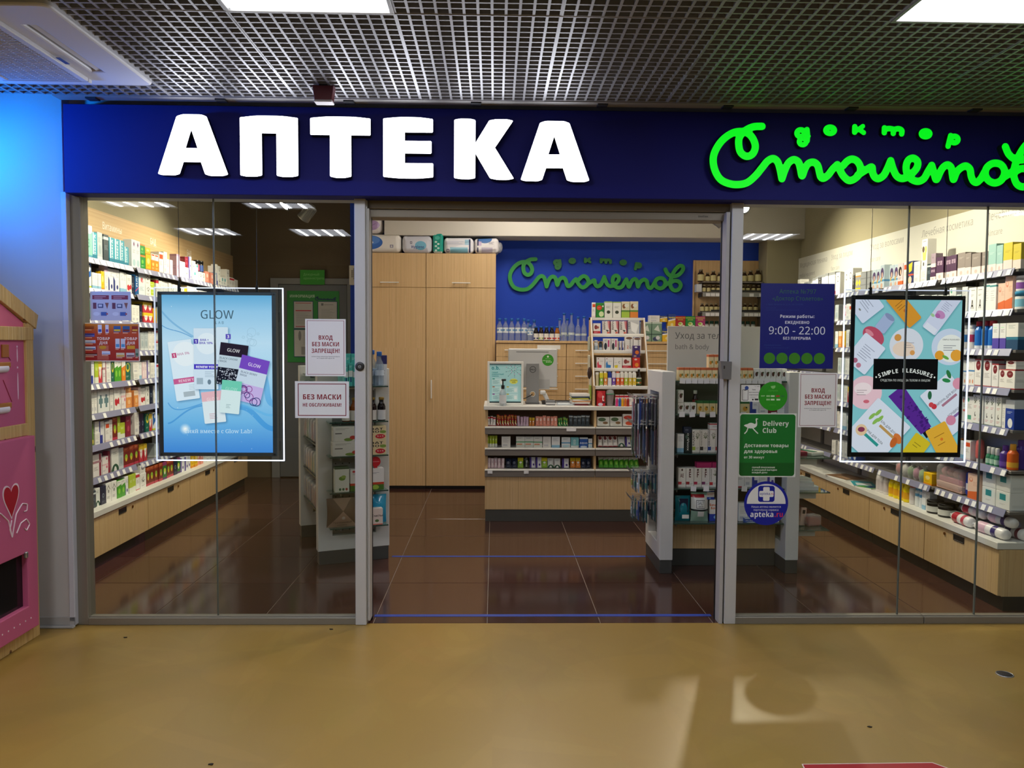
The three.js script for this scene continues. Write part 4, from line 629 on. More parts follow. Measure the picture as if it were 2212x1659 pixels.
// ---------------------------------------------------------------- drawer wall behind the counter
for (const [i, x0, x1] of [[0, 0.018, 0.717], [1, 0.719, 1.419], [2, 1.421, 2.12], [3, 2.122, 2.76]]) {
  const place = ['left one beside the tall cabinets', 'second one behind the counter rack', 'third one behind the white display panel', 'rightmost under the bottle shelves'][i];
  const t = thing('drawer_cabinet', `oak apothecary drawer cabinet with long white handles, ${place}`, 'cabinet', [(x0 + x1) / 2, 0, -4.0]), W = (x1 - x0) / 2;
  part(t, 'carcass', slab(-W, W, 0.05, 1.482, -0.215, 0.2), wood); part(t, 'plinth', slab(-W, W, 0, 0.05, -0.2, 0.17), darkGrey);
  for (let k = 0; k < 11; k++) {
    const y1 = 1.476 - k * 0.1285, d = part(t, 'drawer', slab(-W + 0.002, W - 0.002, y1 - 0.126, y1, 0.2, 0.22), wood), hy = y1 - 0.062;
    part(d, 'handle', [slab(-0.265, 0.265, hy - 0.005, hy + 0.005, 0.24, 0.252, 0.003), slab(-0.22, -0.212, hy - 0.004, hy + 0.004, 0.22, 0.24), slab(0.212, 0.22, hy - 0.004, hy + 0.004, 0.22, 0.24)], whiteGloss);
    if (i === 0 && k === 0) part(d, 'label_strip', slab(0.06, 0.29, y1 - 0.052, y1 - 0.01, 0.22, 0.2212, 0.0005), paper);
  }
}
solo('worktop', slab(0.016, 2.765, 1.484, 1.508, -4.215, -3.77, 0.002), wood, 'long oak worktop on the drawer cabinets under the blue wall', 'worktop');
{ // bottle shelves let into the blue wall
  const t = thing('bottle_shelf', 'oak backed shelf unit with rows of brown bottles on the blue wall', 'shelving', [2.425, 1.51, -4.22]);
  part(t, 'back_panel', slab(-0.346, 0.343, 0, 0.852, 0, 0.016), wood); part(t, 'side_rail', slab(-0.346, -0.332, 0, 0.852, 0.016, 0.03), wood);
  for (const y of [0.618, 0.512, 0.31, 0.12]) {
    const s = part(t, 'shelf', slab(-0.29, 0.343, y - 0.012, y, 0.016, 0.2), std(0x77716c, 0.4, 0.3)); part(s, 'bracket', [slab(-0.292, -0.286, y - 0.05, y - 0.012, 0.016, 0.15), slab(0.33, 0.336, y - 0.05, y - 0.012, 0.016, 0.15)], darkGrey);
    if (y < 0.6) { part(s, 'price_rail', slab(-0.29, 0.343, y - 0.05, y - 0.006, 0.2, 0.203), std(0x8f918f, 0.4)); for (let q = 0; q < 12; q++) if (rng() < 0.85) part(s, 'price_tag', slab(-0.022, 0.022, y - 0.045, y - 0.014, 0.203, 0.2045, 0.0003), priceWhite).position.x = -0.235 + q * 0.05; part(s, 'front_lip', slab(-0.2, 0.343, y, y + 0.02, 0.19, 0.196), black); }
  }
}
// ---------------------------------------------------------------- sales counter
{
  const t = thing('sales_counter', 'oak sales counter with three sloping display shelves and grey plinth', 'counter', [0.6, 0, -2.7]), x0 = -0.672, x1 = 0.95, zf = 0.29;
  part(t, 'worktop', slab(x0 - 0.012, x1, 0.93, 0.962, -0.33, zf + 0.012, 0.003), white, 'white worktop');
  part(t, 'side_panel', slab(x0, x0 + 0.022, 0.1, 0.929, -0.32, zf - 0.02), wood); part(t, 'divider', slab(0.232, 0.252, 0.1, 0.929, -0.2, zf - 0.02), wood); part(t, 'side_panel', slab(x1 - 0.022, x1, 0.1, 0.929, -0.32, zf - 0.02), wood);
  part(t, 'back_panel', slab(x0 + 0.022, x1 - 0.022, 0.1, 0.929, -0.33, -0.31), wood); part(t, 'front_panel', slab(x0, x1, 0.1, 0.385, zf - 0.02, zf - 0.001), wood); part(t, 'plinth', slab(x0 + 0.004, x1, 0, 0.1, -0.3, zf - 0.004), greyKick);
  part(t, 'inner_panel', slab(x0 + 0.022, x1 - 0.022, 0.38, 0.929, 0.04, 0.055), std(0x6e543d, 0.6));
  for (const y of [0.79, 0.613, 0.436]) for (const [a, b] of [[x0 - 0.004, 0.24], [0.2415, x1]]) {
    const s = part(t, 'display_shelf', slab(a + 0.002, b - 0.001, y - 0.012, y, 0.056, zf + 0.012, 0.002), whiteGloss); part(s, 'fascia', slab(a + 0.002, b - 0.001, y - 0.062, y - 0.012, zf - 0.012, zf + 0.008, 0.002), greyShelf);
  }
}
{ // leaning display rack on the counter
  const t = thing('counter_rack', 'tapered oak and white display rack standing on the sales counter', 'display rack', [1.06, 0.962, -2.62]), W = 0.236;
  const side = new THREE.Shape(); side.moveTo(0.17, 0); side.lineTo(0.17, 0.165); side.lineTo(-0.09, 0.745); side.lineTo(-0.19, 0.745); side.lineTo(-0.19, 0); side.lineTo(0.17, 0);
  const panel = new THREE.ExtrudeGeometry(side, { depth: 0.016, bevelEnabled: false }).rotateY(-Math.PI / 2); const uvs = panel.attributes.uv; for (let i = 0; i < uvs.count; i++) uvs.setXY(i, uvs.getX(i), uvs.getY(i));
  part(t, 'side_panel', panel.clone().translate(-W + 0.016, 0, 0), wood); part(t, 'side_panel', panel.clone().translate(W, 0, 0), wood);
  part(t, 'top_shelf', slab(-W, W, 0.722, 0.744, -0.19, -0.085), white); part(t, 'back_panel', slab(-W + 0.016, W - 0.016, 0, 0.42, -0.19, -0.18), wood);
  [[0.592, -0.035], [0.452, 0.03], [0.302, 0.095], [0.155, 0.165]].forEach(([y, z]) => { const s = part(t, 'shelf', slab(-W + 0.016, W - 0.016, y - 0.014, y, -0.18, z), white); part(s, 'lip', slab(-W + 0.016, W - 0.016, y, y + 0.014, z - 0.004, z), std(0xf0efea, 0.3)); });
  part(t, 'edging', rod([-W + 0.008, 0.167, 0.172], [-W + 0.008, 0.742, -0.085], 0.006), whiteGloss); part(t, 'edging', rod([W - 0.008, 0.167, 0.172], [W - 0.008, 0.742, -0.085], 0.006), whiteGloss);
}

// ---------------------------------------------------------------- display gondolas: two white end frames, glass shelves between them
function gondola(label, pos, turn, header) {
  const bz = header ? -0.2 : 0; // the back panel of the right one stands at its rear
  const t = thing('display_gondola', label, 'display stand', pos, turn), L = 0.9, D = 0.24;
  const endFrame = (x0, x1) => {
    const s = new THREE.Shape(); s.moveTo(-D, 0.09); s.lineTo(D, 0.09); s.lineTo(D, 1.302); s.lineTo(-D, 1.302); s.lineTo(-D, 0.09);
    const h = new THREE.Path(); h.moveTo(-0.145, 0.19); h.lineTo(-0.145, 1.165); h.lineTo(0.145, 1.165); h.lineTo(0.145, 0.19); s.holes.push(h);
    part(t, 'end_frame', mv(new THREE.ExtrudeGeometry(s, { depth: x1 - x0 - 0.006, bevelEnabled: true, bevelSize: 0.003, bevelThickness: 0.003, bevelOffset: -0.003, bevelSegments: 1 }).rotateY(Math.PI / 2), x0 + 0.003, 0, 0), white);
    part(t, 'kick_plate', slab(x0 + 0.003, x1 - 0.003, 0, 0.089, -D + 0.006, D - 0.006), greyKick);
    const out = x0 < 0.1 ? 1 : -1, bx = out > 0 ? x0 + 0.05 : x1 - 0.056;
    const peg = part(t, 'peg_panel', slab(bx, bx + 0.006, 0.19, 1.165, -0.145, 0.145), std(0x9c9a96, 0.5, 0.1));
    const holes = []; for (let j = 0; j < 21; j++) for (let i = 0; i < 6; i++) holes.push(cyl(0.0045, 0.0012, 8).rotateZ(Math.PI / 2).translate(bx + (out > 0 ? 0.0004 : 0.0068), 0.215 + j * 0.045, -0.115 + i * 0.046)); part(peg, 'peg_holes', holes, black).userData.kind = 'stuff';
  };
  endFrame(0, 0.085); endFrame(L - 0.085, L);
  part(t, 'back_panel', slab(0.085, L - 0.085, 0.33, 1.24, bz - 0.02, bz + 0.02), std(0x7a6d60, 0.6)); part(t, 'lower_panel', slab(0.085, L - 0.085, 0.115, 0.328, -0.05, 0.05), wood); part(t, 'plinth', slab(0.085, L - 0.085, 0, 0.114, -0.045, 0.045), greyKick);
  for (const y of [1.245, 1.03, 0.776, 0.55, 0.324]) for (const s of header ? [1] : [1, -1]) {
    const g = part(t, 'glass_shelf', slab(0.09, L - 0.09, y - 0.008, y, s > 0 ? bz + 0.021 : -0.215, s > 0 ? 0.215 : -0.021, 0.001), glassShelf); part(g, 'shelf_edge', slab(0.09, L - 0.09, y - 0.008, y, s > 0 ? 0.215 : -0.218, s > 0 ? 0.218 : -0.215, 0.0005), glassEdge);
    part(g, 'bracket', [slab(0.12, 0.124, y - 0.034, y - 0.009, Math.min(bz + s * 0.02, s * 0.17), Math.max(bz + s * 0.02, s * 0.17)), slab(L - 0.124, L - 0.12, y - 0.034, y - 0.009, Math.min(bz + s * 0.02, s * 0.17), Math.max(bz + s * 0.02, s * 0.17))], steel);
  }
  if (header) {
    const hp = part(t, 'header_panel', slab(0.125, L - 0.075, 1.24, 1.603, bz - 0.014, bz + 0.013), offWhite, 'pale header panel with grey writing');
    const m = tex(1024, 512, (g, w, h) => { rect(g, '#cbc8c0', 0, 0, w, h); text(g, 'Уход за телом', 62, 120, 88, '#6a6864', 'sans-serif', 'left', 1.02); text(g, 'bath & body', 62, 222, 64, '#77756f', 'sans-serif', 'left'); });
    const p = sheet(hp, 'print', 0.69, 0.36, 0.001, m); p.position.set(0.477, 1.2415, bz + 0.013);
  }
  return t;
}
const gondolaRight = gondola('white display gondola with a tall bath and body panel right of the doorway', [1.07, 0, -1.135], 0, true);
const gondolaLeft = gondola('white display gondola turned at an angle left of the doorway', [-0.9335, 0, -1.175], 1.9455, false);
{ // glass end shelves: on the near end of the left gondola and on the right end of the right one
  for (const y of [1.192, 0.96, 0.735, 0.5, 0.268]) { const g = part(gondolaLeft, 'glass_shelf', slab(-0.13, 0.04, y - 0.008, y, -0.185, 0.2, 0.001), glassShelf); part(g, 'shelf_edge', slab(-0.133, -0.13, y - 0.008, y, -0.185, 0.2, 0.0005), glassEdge); part(g, 'bracket', [slab(-0.1, 0.05, y - 0.03, y - 0.009, -0.11, -0.106), slab(-0.1, 0.05, y - 0.03, y - 0.009, 0.106, 0.11)], steel); }
  for (const y of [0.742, 0.515, 0.265]) { const g = part(gondolaRight, 'glass_shelf', slab(0.855, 1.135, y - 0.008, y, -0.15, 0.15, 0.001), glassShelf); part(g, 'shelf_edge', slab(1.135, 1.138, y - 0.008, y, -0.15, 0.15, 0.0005), glassEdge); part(g, 'bracket', [slab(0.85, 1.06, y - 0.05, y - 0.009, -0.11, -0.104), slab(0.85, 1.06, y - 0.05, y - 0.009, 0.104, 0.11)], offWhite); }
  for (const y of [1.12, 0.95, 0.62, 0.44]) for (const z of [-0.1, -0.05, 0, 0.05, 0.1]) part(gondolaRight, 'hook', [rod([0.045, y, z], [-0.15, y, z], 0.0022), rod([-0.15, y, z], [-0.165, y + 0.03, z], 0.0022), rod([0.045, y + 0.02, z], [-0.13, y + 0.02, z], 0.0016)], steel);
}

// ---------------------------------------------------------------- shop lighting: track spots and ceiling panels
{
  const rail = (label, x0, x1, z, y) => { const t = thing('light_track', label, 'track', [(x0 + x1) / 2, y, z]), w = (x1 - x0) / 2; part(t, 'rail', slab(-w, w, 0, 0.035, -0.018, 0.018), black); for (const x of [-w + 0.1, w - 0.1]) part(t, 'hanger', rod([x, 0.034, 0], [x, 3.151 - y, 0], 0.004), black); };
  rail('black light track over the left part of the shop', -2.6, -0.9, -2.85, 2.82); rail('black light track over the right part of the shop', 1.2, 2.9, -2.715, 2.82);
  const hotFace = glow(0xfff6e4, 22);
  const lamp = (label, p, aim, power, ang, pen, railY = 2.82, silver = false) => {
    const t = thing('track_spotlight', label, 'spotlight', p), d = new THREE.Vector3(aim[0] - p[0], aim[1] - p[1], aim[2] - p[2]).normalize(), q = new THREE.Quaternion().setFromUnitVectors(new THREE.Vector3(0, 0, 1), d);
    const body = silver ? std(0x8d8d8b, 0.35, 0.6) : std(0x2f2f30, 0.45, 0.2);
    const turn = m => { m.quaternion.copy(q); return m; };
    turn(part(t, 'housing', lathe([[0.0, -0.075], [0.03, -0.075], [0.04, -0.06], [0.048, 0.0], [0.056, 0.06], [0.056, 0.07], [0.05, 0.07], [0.046, 0.05], [0, 0.045]], 28).rotateX(Math.PI / 2), body));
    turn(part(t, 'cooling_fins', join(Array.from({ length: 14 }, (_, k) => { const a = k / 14 * 6.283; return slab(-0.002, 0.002, 0.036, 0.054, -0.06, 0.03).rotateZ(a); })), body));
    turn(part(t, 'lamp_face', mv(new THREE.CircleGeometry(0.044, 28), 0, 0, 0.066), hotFace));
    part(t, 'stem', rod([0, 0.03, 0], [0, railY - p[1] + 0.001, 0], 0.008), black); part(t, 'adapter', slab(-0.05, 0.05, railY - p[1] - 0.03, railY - p[1] + 0.0005, -0.016, 0.016), black);
    const o = d.clone().multiplyScalar(0.09);
    spot([p[0] + o.x, p[1] + o.y, p[2] + o.z], aim, power, ang, pen, 0xfff1d6, 2);
  };
  lamp('black track spotlight, left one behind the left glass', [-1.78, 2.7, -2.85], [-2.8, 1.5, -2.3], POWER.wallSpot, 0.95, 0.8);
  lamp('black track spotlight hanging low, right one behind the left glass', [-1.62, 2.6, -2.85], [-2.8, 1.3, -3.4], POWER.wallSpot * 0.6, 0.8, 0.8, 2.82, true);
  lamp('ribbed silver track spotlight in front of the pale beam', [1.9, 2.56, -2.715], [3.0, 1.8, -2.6], POWER.wallSpot, 0.95, 0.8, 2.82, true);
  lamp('dazzling track spotlight aimed out through the right glass', [2.13, 2.68, -2.715], [1.2, 0.0, 1.4], POWER.doorSpot, 0.75, 0.5);
  lamp('track spotlight over the near left shelves hidden behind the fascia', [-1.5, 2.7, -0.97], [-2.8, 1.5, -1.0], POWER.wallSpot, 1.0, 0.8);
  lamp('track spotlight over the near right shelves hidden behind the fascia', [1.75, 2.7, -0.97], [3.05, 1.6, -0.8], POWER.wallSpot, 1.0, 0.8);
  const rail2 = (label, x0, x1) => rail(label, x0, x1, -0.97, 2.82);
  rail2('short black light track behind the left of the fascia', -1.9, -1.1); rail2('short black light track behind the right of the fascia', 1.4, 2.2);
  const pf = std(0xd6d6d2, 0.5), pd = glow(0xfff6ea, 3);
  for (const [x, z, w] of [[-0.4, -1.6, 'over the left aisle'], [0.9, -1.6, 'over the right aisle'], [0.3, -3.1, 'over the sales counter']]) {
    const t = thing('ceiling_panel_light', `square ceiling panel light in the shop ${w}`, 'ceiling light', [x, 3.1055, z]);
    part(t, 'frame', [slab(-0.3, 0.3, 0, 0.045, -0.3, -0.28), slab(-0.3, 0.3, 0, 0.045, 0.28, 0.3), slab(-0.3, -0.28, 0, 0.045, -0.28, 0.28), slab(0.28, 0.3, 0, 0.045, -0.28, 0.28)], pf); part(t, 'diffuser', slab(-0.28, 0.28, 0.006, 0.03, -0.28, 0.28), pd);
    area([x, 3.104, z], [x, 0, z], 0.54, 0.54, POWER.shopPanel, 0xfff3e2);
  }
}

// ================================================================ printed packs
// One sheet of printed artwork; every pack design is a cell: front, side strip and top.
const CELL = 204, COLS = 12, K = 170 / 204, STEP = 170, designs = new Map(), ART = [];
function design(key, desc, base, cmds, opt = {}) { designs.set(key, { i: ART.length, desc, ...opt }); ART.push([base, cmds]); }
const B = (c, y0, y1) => ['b', c, y0, y1], V = (c, x0, x1) => ['v', c, x0, x1], C = (c, x, y, r, ry) => ['c', c, x, y, r, ry || r], R4 = (c, x, y, w, h) => ['r', c, x, y, w, h], TX = (s, c, x, y, z, st) => ['t', s, c, x, y, z, st || 1], LN = (c, x, y, w, n, st) => ['l', c, x, y, w, n, st || 9], DG = (c, ...p) => ['p', c, ...p], UP = (s, c, x, y, z) => ['u', s, c, x, y, z];
// left wall
design('mint', 'tall mint carton with white scalloped top', '#8fd3bf', [B('#f2f4f1', 0, 0.16), C('#f2f4f1', 0.5, 0.16, 0.5, 0.1), TX('3', '#5aa58f', 0.5, 0.66, 70), B('#4f9fb5', 0.88, 1)]);
design('aqua', 'teal blue carton with white lettering', '#2f9fb8', [V('#d9eef2', 0.1, 0.3), UP('ОМЕГА', '#e8f5f7', 0.66, 0.85, 46), B('#1c7f9d', 0.8, 1), LN('#cfe9ee', 0.1, 0.1, 0.7, 3)]);
design('silver', 'pale silver grey carton', '#b9c3c9', [LN('#8d9aa2', 0.15, 0.2, 0.6, 4), C('#9fb0b8', 0.5, 0.6, 0.25), B('#d7dde0', 0.84, 1)]);
design('slate', 'dark slate carton with pale top band', '#33414a', [B('#c9d3d8', 0.1, 0.2), LN('#7d8f99', 0.15, 0.4, 0.7, 4)]);
design('diamond', 'tall white carton with purple diamond mark', '#eceff2', [DG('#5c4b8e', 0.5, 0.06, 0.66, 0.16, 0.5, 0.26, 0.34, 0.16), C('#a8455f', 0.5, 0.16, 0.06), LN('#a9b2bd', 0.2, 0.36, 0.6, 3), C('#b5d4dc', 0.5, 0.8, 0.3, 0.12)]);
design('green', 'bright green carton with orange top', '#1f9a3a', [B('#d98a2a', 0, 0.14), C('#7fcf4a', 0.4, 0.45, 0.2), LN('#d9f0d4', 0.15, 0.7, 0.6, 2), B('#0f6f28', 0.9, 1)]);
design('yellow', 'yellow carton with pale shield', '#f3c312', [C('#f8e38a', 0.5, 0.4, 0.26), LN('#8a6a08', 0.2, 0.66, 0.6, 2), B('#e89414', 0.84, 1)]);
design('orange', 'orange carton', '#ee8f1d', [C('#f9cf72', 0.5, 0.35, 0.22), LN('#fbe6c0', 0.2, 0.62, 0.6, 3), B('#d8621a', 0.88, 1)]);
design('redrect', 'white carton with orange red panel', '#f3f1ef', [R4('#e2552a', 0.1, 0.12, 0.8, 0.2), LN('#a9a5a3', 0.14, 0.44, 0.6, 4), B('#e8d9d9', 0.88, 1)]);
design('lilac', 'lilac carton with plain face', '#d3b6cf', [B('#c09ab9', 0, 0.1), LN('#9c7a97', 0.2, 0.5, 0.5, 3)]);
design('pinkish', 'white and pale pink carton', '#f3e3e7', [V('#e3b3c3', 0, 0.18), LN('#b58a98', 0.3, 0.3, 0.5, 5), B('#edd0d8', 0.85, 1)]);
design('maroon', 'dark red carton', '#8a2338', [LN('#d7a9b2', 0.2, 0.2, 0.6, 2), C('#b8485c', 0.5, 0.6, 0.22)]);
design('violet', 'violet and white carton', '#eef0f5', [V('#5b49a0', 0, 0.32), LN('#8e92a8', 0.44, 0.2, 0.44, 4), C('#5b49a0', 0.68, 0.7, 0.16)]);
design('swirl', 'white carton with dark leaf sketch', '#f1f1ee', [['k', '#3c463e', 0.5, 0.42, 0.3], LN('#8c8c88', 0.2, 0.78, 0.6, 2)]);
design('tealsq', 'white carton with teal square', '#eff2f2', [R4('#3aa6ab', 0.5, 0.08, 0.42, 0.3), LN('#94a3a6', 0.12, 0.5, 0.7, 4)]);
design('salmon', 'salmon pink carton with round mark', '#ee9a86', [C('#f8d8cd', 0.5, 0.35, 0.26), LN('#fdf0ec', 0.2, 0.68, 0.6, 2)]);
design('bluelime', 'white carton with blue swoosh and lime foot', '#f0f3f3', [DG('#1c63b8', 0.05, 0.1, 0.95, 0.05, 0.95, 0.5, 0.05, 0.75), C('#f0f3f3', 0.7, 0.22, 0.2), B('#c7d62a', 0.88, 1)]);
design('lime', 'lime green carton with white base', '#b9cf3a', [LN('#f4f8da', 0.2, 0.3, 0.6, 3), B('#e9eedf', 0.7, 1)]);
design('navycurve', 'white carton with navy curve', '#eff0f3', [DG('#24347e', 0, 0.3, 0.3, 0.5, 0.3, 1, 0, 1), LN('#9aa0b2', 0.42, 0.2, 0.48, 4), C('#24347e', 0.66, 0.76, 0.15)]);
design('flower', 'pale blue carton with red flower', '#dfeaf0', [C('#d2616c', 0.5, 0.3, 0.16), C('#eab0b4', 0.62, 0.36, 0.1), LN('#9db0bb', 0.2, 0.6, 0.6, 4)]);
design('house', 'white carton with black house mark', '#f2f2ef', [DG('#2a2a2a', 0.5, 0.12, 0.82, 0.36, 0.74, 0.36, 0.5, 0.18, 0.26, 0.36, 0.18, 0.36), C('#9a9a98', 0.5, 0.44, 0.14), LN('#777', 0.2, 0.7, 0.6, 3)]);
design('shield', 'red and yellow carton with white shield', '#c93a48', [B('#eeca32', 0, 0.34), DG('#f3f0ea', 0.18, 0.26, 0.82, 0.26, 0.74, 0.6, 0.5, 0.8, 0.26, 0.6), LN('#a94a55', 0.3, 0.4, 0.4, 2)]);
design('redband', 'white carton with red band', '#f1f0ee', [B('#cc2f3f', 0.08, 0.24), LN('#9b9795', 0.16, 0.4, 0.66, 5), B('#cc2f3f', 0.94, 1)]);
design('navycap', 'navy carton with yellow arc and dark cap', '#1c3f9c', [B('#1d2430', 0, 0.28), C('#e2cf2c', 0.5, 0.2, 0.5, 0.16), C('#1d2430', 0.5, 0.14, 0.5, 0.16), C('#7fb6ea', 0.3, 0.7, 0.1), C('#d14a56', 0.7, 0.6, 0.09)]);
design('skycap', 'sky blue carton with yellow arc and dark cap', '#2f8ade', [B('#1d2430', 0, 0.28), C('#e2cf2c', 0.5, 0.2, 0.5, 0.16), C('#1d2430', 0.5, 0.14, 0.5, 0.16), C('#c6e2f8', 0.35, 0.7, 0.12), C('#e87a62', 0.7, 0.58, 0.08)]);
design('greenhalf', 'green carton with white slanted top', '#4aa62c', [DG('#f0f2ec', 0, 0, 1, 0, 1, 0.22, 0, 0.34), C('#8fd24a', 0.5, 0.6, 0.24), LN('#2c5f1c', 0.15, 0.1, 0.6, 1)]);
design('orangehalf', 'orange carton with white slanted top', '#e9892a', [DG('#f0f2ec', 0, 0, 1, 0, 1, 0.22, 0, 0.34), C('#f6c56c', 0.5, 0.6, 0.22)]);
design('bottlegreen', 'dark green carton with yellow oval', '#1d6b58', [C('#e6d23a', 0.5, 0.28, 0.34, 0.24), C('#1d6b58', 0.5, 0.24, 0.24, 0.16), LN('#cfe6dc', 0.2, 0.72, 0.5, 2)]);
design('cross', 'white carton with grey teal cross', '#e6eaec', [R4('#64868f', 0.36, 0.3, 0.28, 0.5), R4('#64868f', 0.16, 0.44, 0.68, 0.2), LN('#a9b3b8', 0.2, 0.1, 0.6, 2)]);
design('redsplash', 'white carton with red splash', '#efedea', [DG('#c8303c', 0.05, 0.58, 0.3, 0.5, 0.5, 0.58, 0.8, 0.48, 0.95, 0.6, 0.9, 0.76, 0.6, 0.72, 0.4, 0.82, 0.1, 0.76), LN('#999', 0.2, 0.2, 0.6, 3)]);
design('peach', 'orange gradient carton with pale face', '#eb9a52', [R4('#f3d9bf', 0, 0, 1, 0.3), C('#f6c48c', 0.5, 0.6, 0.24), LN('#fbeada', 0.2, 0.84, 0.6, 1)]);
design('meadow', 'wide green carton with yellow meadow', '#5f8f28', [B('#3f6f1f', 0, 0.2), C('#7faa3a', 0.3, 0.5, 0.3), C('#d9c63a', 0.7, 0.85, 0.3, 0.1), C('#d9603a', 0.2, 0.36, 0.05), C('#d9603a', 0.75, 0.7, 0.06), C('#e9d94a', 0.3, 0.9, 0.2, 0.08)]);
design('navyside', 'white carton with navy side stripe', '#ececf0', [V('#2b3f9a', 0, 0.28), R4('#2b3f9a', 0, 0.62, 0.7, 0.38), LN('#a2a5b5', 0.4, 0.2, 0.46, 4)]);
design('wine', 'white carton with wine red stripe', '#ece8e8', [V('#8a2a44', 0.7, 0.9), B('#b78a96', 0.3, 0.4), LN('#9a9294', 0.1, 0.56, 0.5, 4)]);
design('darkgreen', 'white carton with dark green arch', '#e9ece9', [C('#2c5a44', 0.5, 1, 0.5, 0.5), C('#e9ece9', 0.5, 1.02, 0.2, 0.24), LN('#8f9a94', 0.2, 0.16, 0.6, 3)]);
design('kids', 'dark red carton with bright fruit picture', '#7a2a1c', [B('#a8451f', 0, 0.2), C('#8fbf3a', 0.5, 0.5, 0.26), C('#e2c23a', 0.5, 0.6, 0.16), B('#c23a52', 0.86, 1), LN('#efb48a', 0.15, 0.06, 0.7, 2)]);
design('kidsgreen', 'green and purple carton with bright fruit picture', '#2f7a34', [B('#8f3a6e', 0, 0.2), C('#d6e05a', 0.5, 0.5, 0.26), C('#f0f0ea', 0.5, 0.62, 0.14), B('#5a2a6a', 0.86, 1)]);
design('midnight', 'dark navy carton with ring mark', '#1c2740', [C('#9aa6b8', 0.4, 0.5, 0.18), C('#1c2740', 0.4, 0.5, 0.12), LN('#6f7d94', 0.2, 0.8, 0.5, 2)]);
design('bayblue', 'blue carton with white vertical word and pink streak', '#1c5f9e', [UP('ПЛЮС', '#e6eef5', 0.62, 0.6, 64), DG('#d24a78', 0, 0.78, 1, 0.56, 1, 0.62, 0, 0.84)]);
design('plain', 'plain white carton with grey lines', '#eeedea', [LN('#a5a29e', 0.16, 0.2, 0.66, 6, 14), R4('#c9ccd2', 0.16, 0.72, 0.5, 0.14)]);
design('plainblue', 'white carton with light blue foot', '#eef1f3', [LN('#98a4ad', 0.16, 0.16, 0.66, 4, 14), B('#8fc0de', 0.76, 1)]);
design('pinkcap', 'white carton with pink roundels', '#f0e9ea', [C('#d76a86', 0.75, 0.14, 0.12), B('#e7bcc6', 0.42, 0.5), C('#d76a86', 0.75, 0.6, 0.12), LN('#a89a9d', 0.12, 0.76, 0.5, 2)]);
// right wall
for (const [k, d, c] of [['crim', 'crimson', '#c2254a'], ['viol', 'plum', '#5a3a86'], ['grn', 'teal', '#2f9f86'], ['amb', 'amber', '#dba52c'], ['gry', 'grey', '#8a949c']]) design('tall' + k, `tall white carton with grey top and ${d} foot`, '#f1f2f2', [B('#8d9092', 0, 0.13), LN('#b4b7ba', 0.2, 0.24, 0.6, 5, 14), B(c, 0.8, 1), C('#f1f2f2', 0.5, 0.88, 0.16, 0.1)]);
design('tallblack', 'tall charcoal carton with grey lettering', '#3b3b3d', [UP('УХОД', '#b9bbbd', 0.64, 0.6, 58), B('#8d9092', 0, 0.1), B('#9aa3ab', 0.88, 1)]);
design('wreath', 'tall white carton with dark wreath', '#f2f2f0', [C('#3a3d42', 0.5, 0.3, 0.2, 0.13), C('#f2f2f0', 0.5, 0.3, 0.15, 0.095), LN('#a7a9ab', 0.24, 0.56, 0.5, 4, 14)]);
design('diamondyel', 'grey carton with two yellow diamonds', '#9b9ea2', [B('#efe9da', 0, 0.18), B('#e0902a', 0.18, 0.24), DG('#f0d43a', 0.3, 0.36, 0.5, 0.54, 0.3, 0.7, 0.1, 0.54), DG('#f0d43a', 0.72, 0.36, 0.92, 0.54, 0.72, 0.7, 0.52, 0.54), B('#ecd02a', 0.78, 0.98)]);
design('greybox', 'grey box with pale edges', '#85898e', [R4('#9da1a6', 0.06, 0.06, 0.88, 0.26), R4('#9da1a6', 0.06, 0.38, 0.88, 0.26), R4('#9da1a6', 0.06, 0.7, 0.88, 0.26)]);
design('dye', 'white and blue hair colour carton with face', '#c9dcea', [C('#4a2f6a', 0.5, 0.36, 0.36, 0.22), C('#e8c6b0', 0.5, 0.44, 0.16, 0.12), B('#5f9fce', 0.62, 0.7), C('#e2b13a', 0.3, 0.62, 0.14), C('#d8b09a', 0.4, 0.88, 0.24, 0.12)]);
design('dyepink', 'pale pink hair colour carton with dark curl', '#ead9df', [C('#2c2224', 0.5, 0.36, 0.34, 0.2), C('#e6c0aa', 0.6, 0.4, 0.14, 0.12), B('#e0703a', 0.78, 1), LN('#8a6a78', 0.2, 0.64, 0.6, 2)]);
design('dyeblue', 'dark blue and yellow cartoon carton', '#27346e', [DG('#e9cf2f', 0.2, 0.15, 0.9, 0.05, 0.8, 0.42, 0.3, 0.5), B('#d2503a', 0.55, 0.62), C('#e8c9a8', 0.5, 0.8, 0.3, 0.16)]);
design('blonde', 'tall white carton with two portraits', '#f0f0ed', [C('#6a5a4a', 0.3, 0.34, 0.2, 0.1), C('#d9cf7a', 0.72, 0.36, 0.2, 0.12), DG('#eae27a', 0.15, 0.44, 0.85, 0.44, 0.75, 0.7, 0.25, 0.7), C('#3f3a36', 0.4, 0.82, 0.1), LN('#777', 0.2, 0.08, 0.6, 1)]);
design('plum818', 'plum carton with pale numerals and pink foot', '#4e2c50', [TX('818', '#cdb6cc', 0.5, 0.36, 50), B('#f0e0de', 0.68, 1), C('#d9b9b6', 0.5, 0.84, 0.16, 0.08)]);
design('taupe818', 'taupe carton with pale pink foot', '#8f8582', [LN('#bdb4b0', 0.2, 0.2, 0.6, 2), B('#f0e2df', 0.62, 1), C('#d9b9b6', 0.5, 0.82, 0.16, 0.08)]);
design('aqua818', 'pale turquoise carton with pink foot', '#9fcbc9', [LN('#c7e2e0', 0.2, 0.3, 0.6, 2), B('#f2e6e3', 0.7, 1), C('#d9c0bb', 0.5, 0.86, 0.16, 0.08)]);
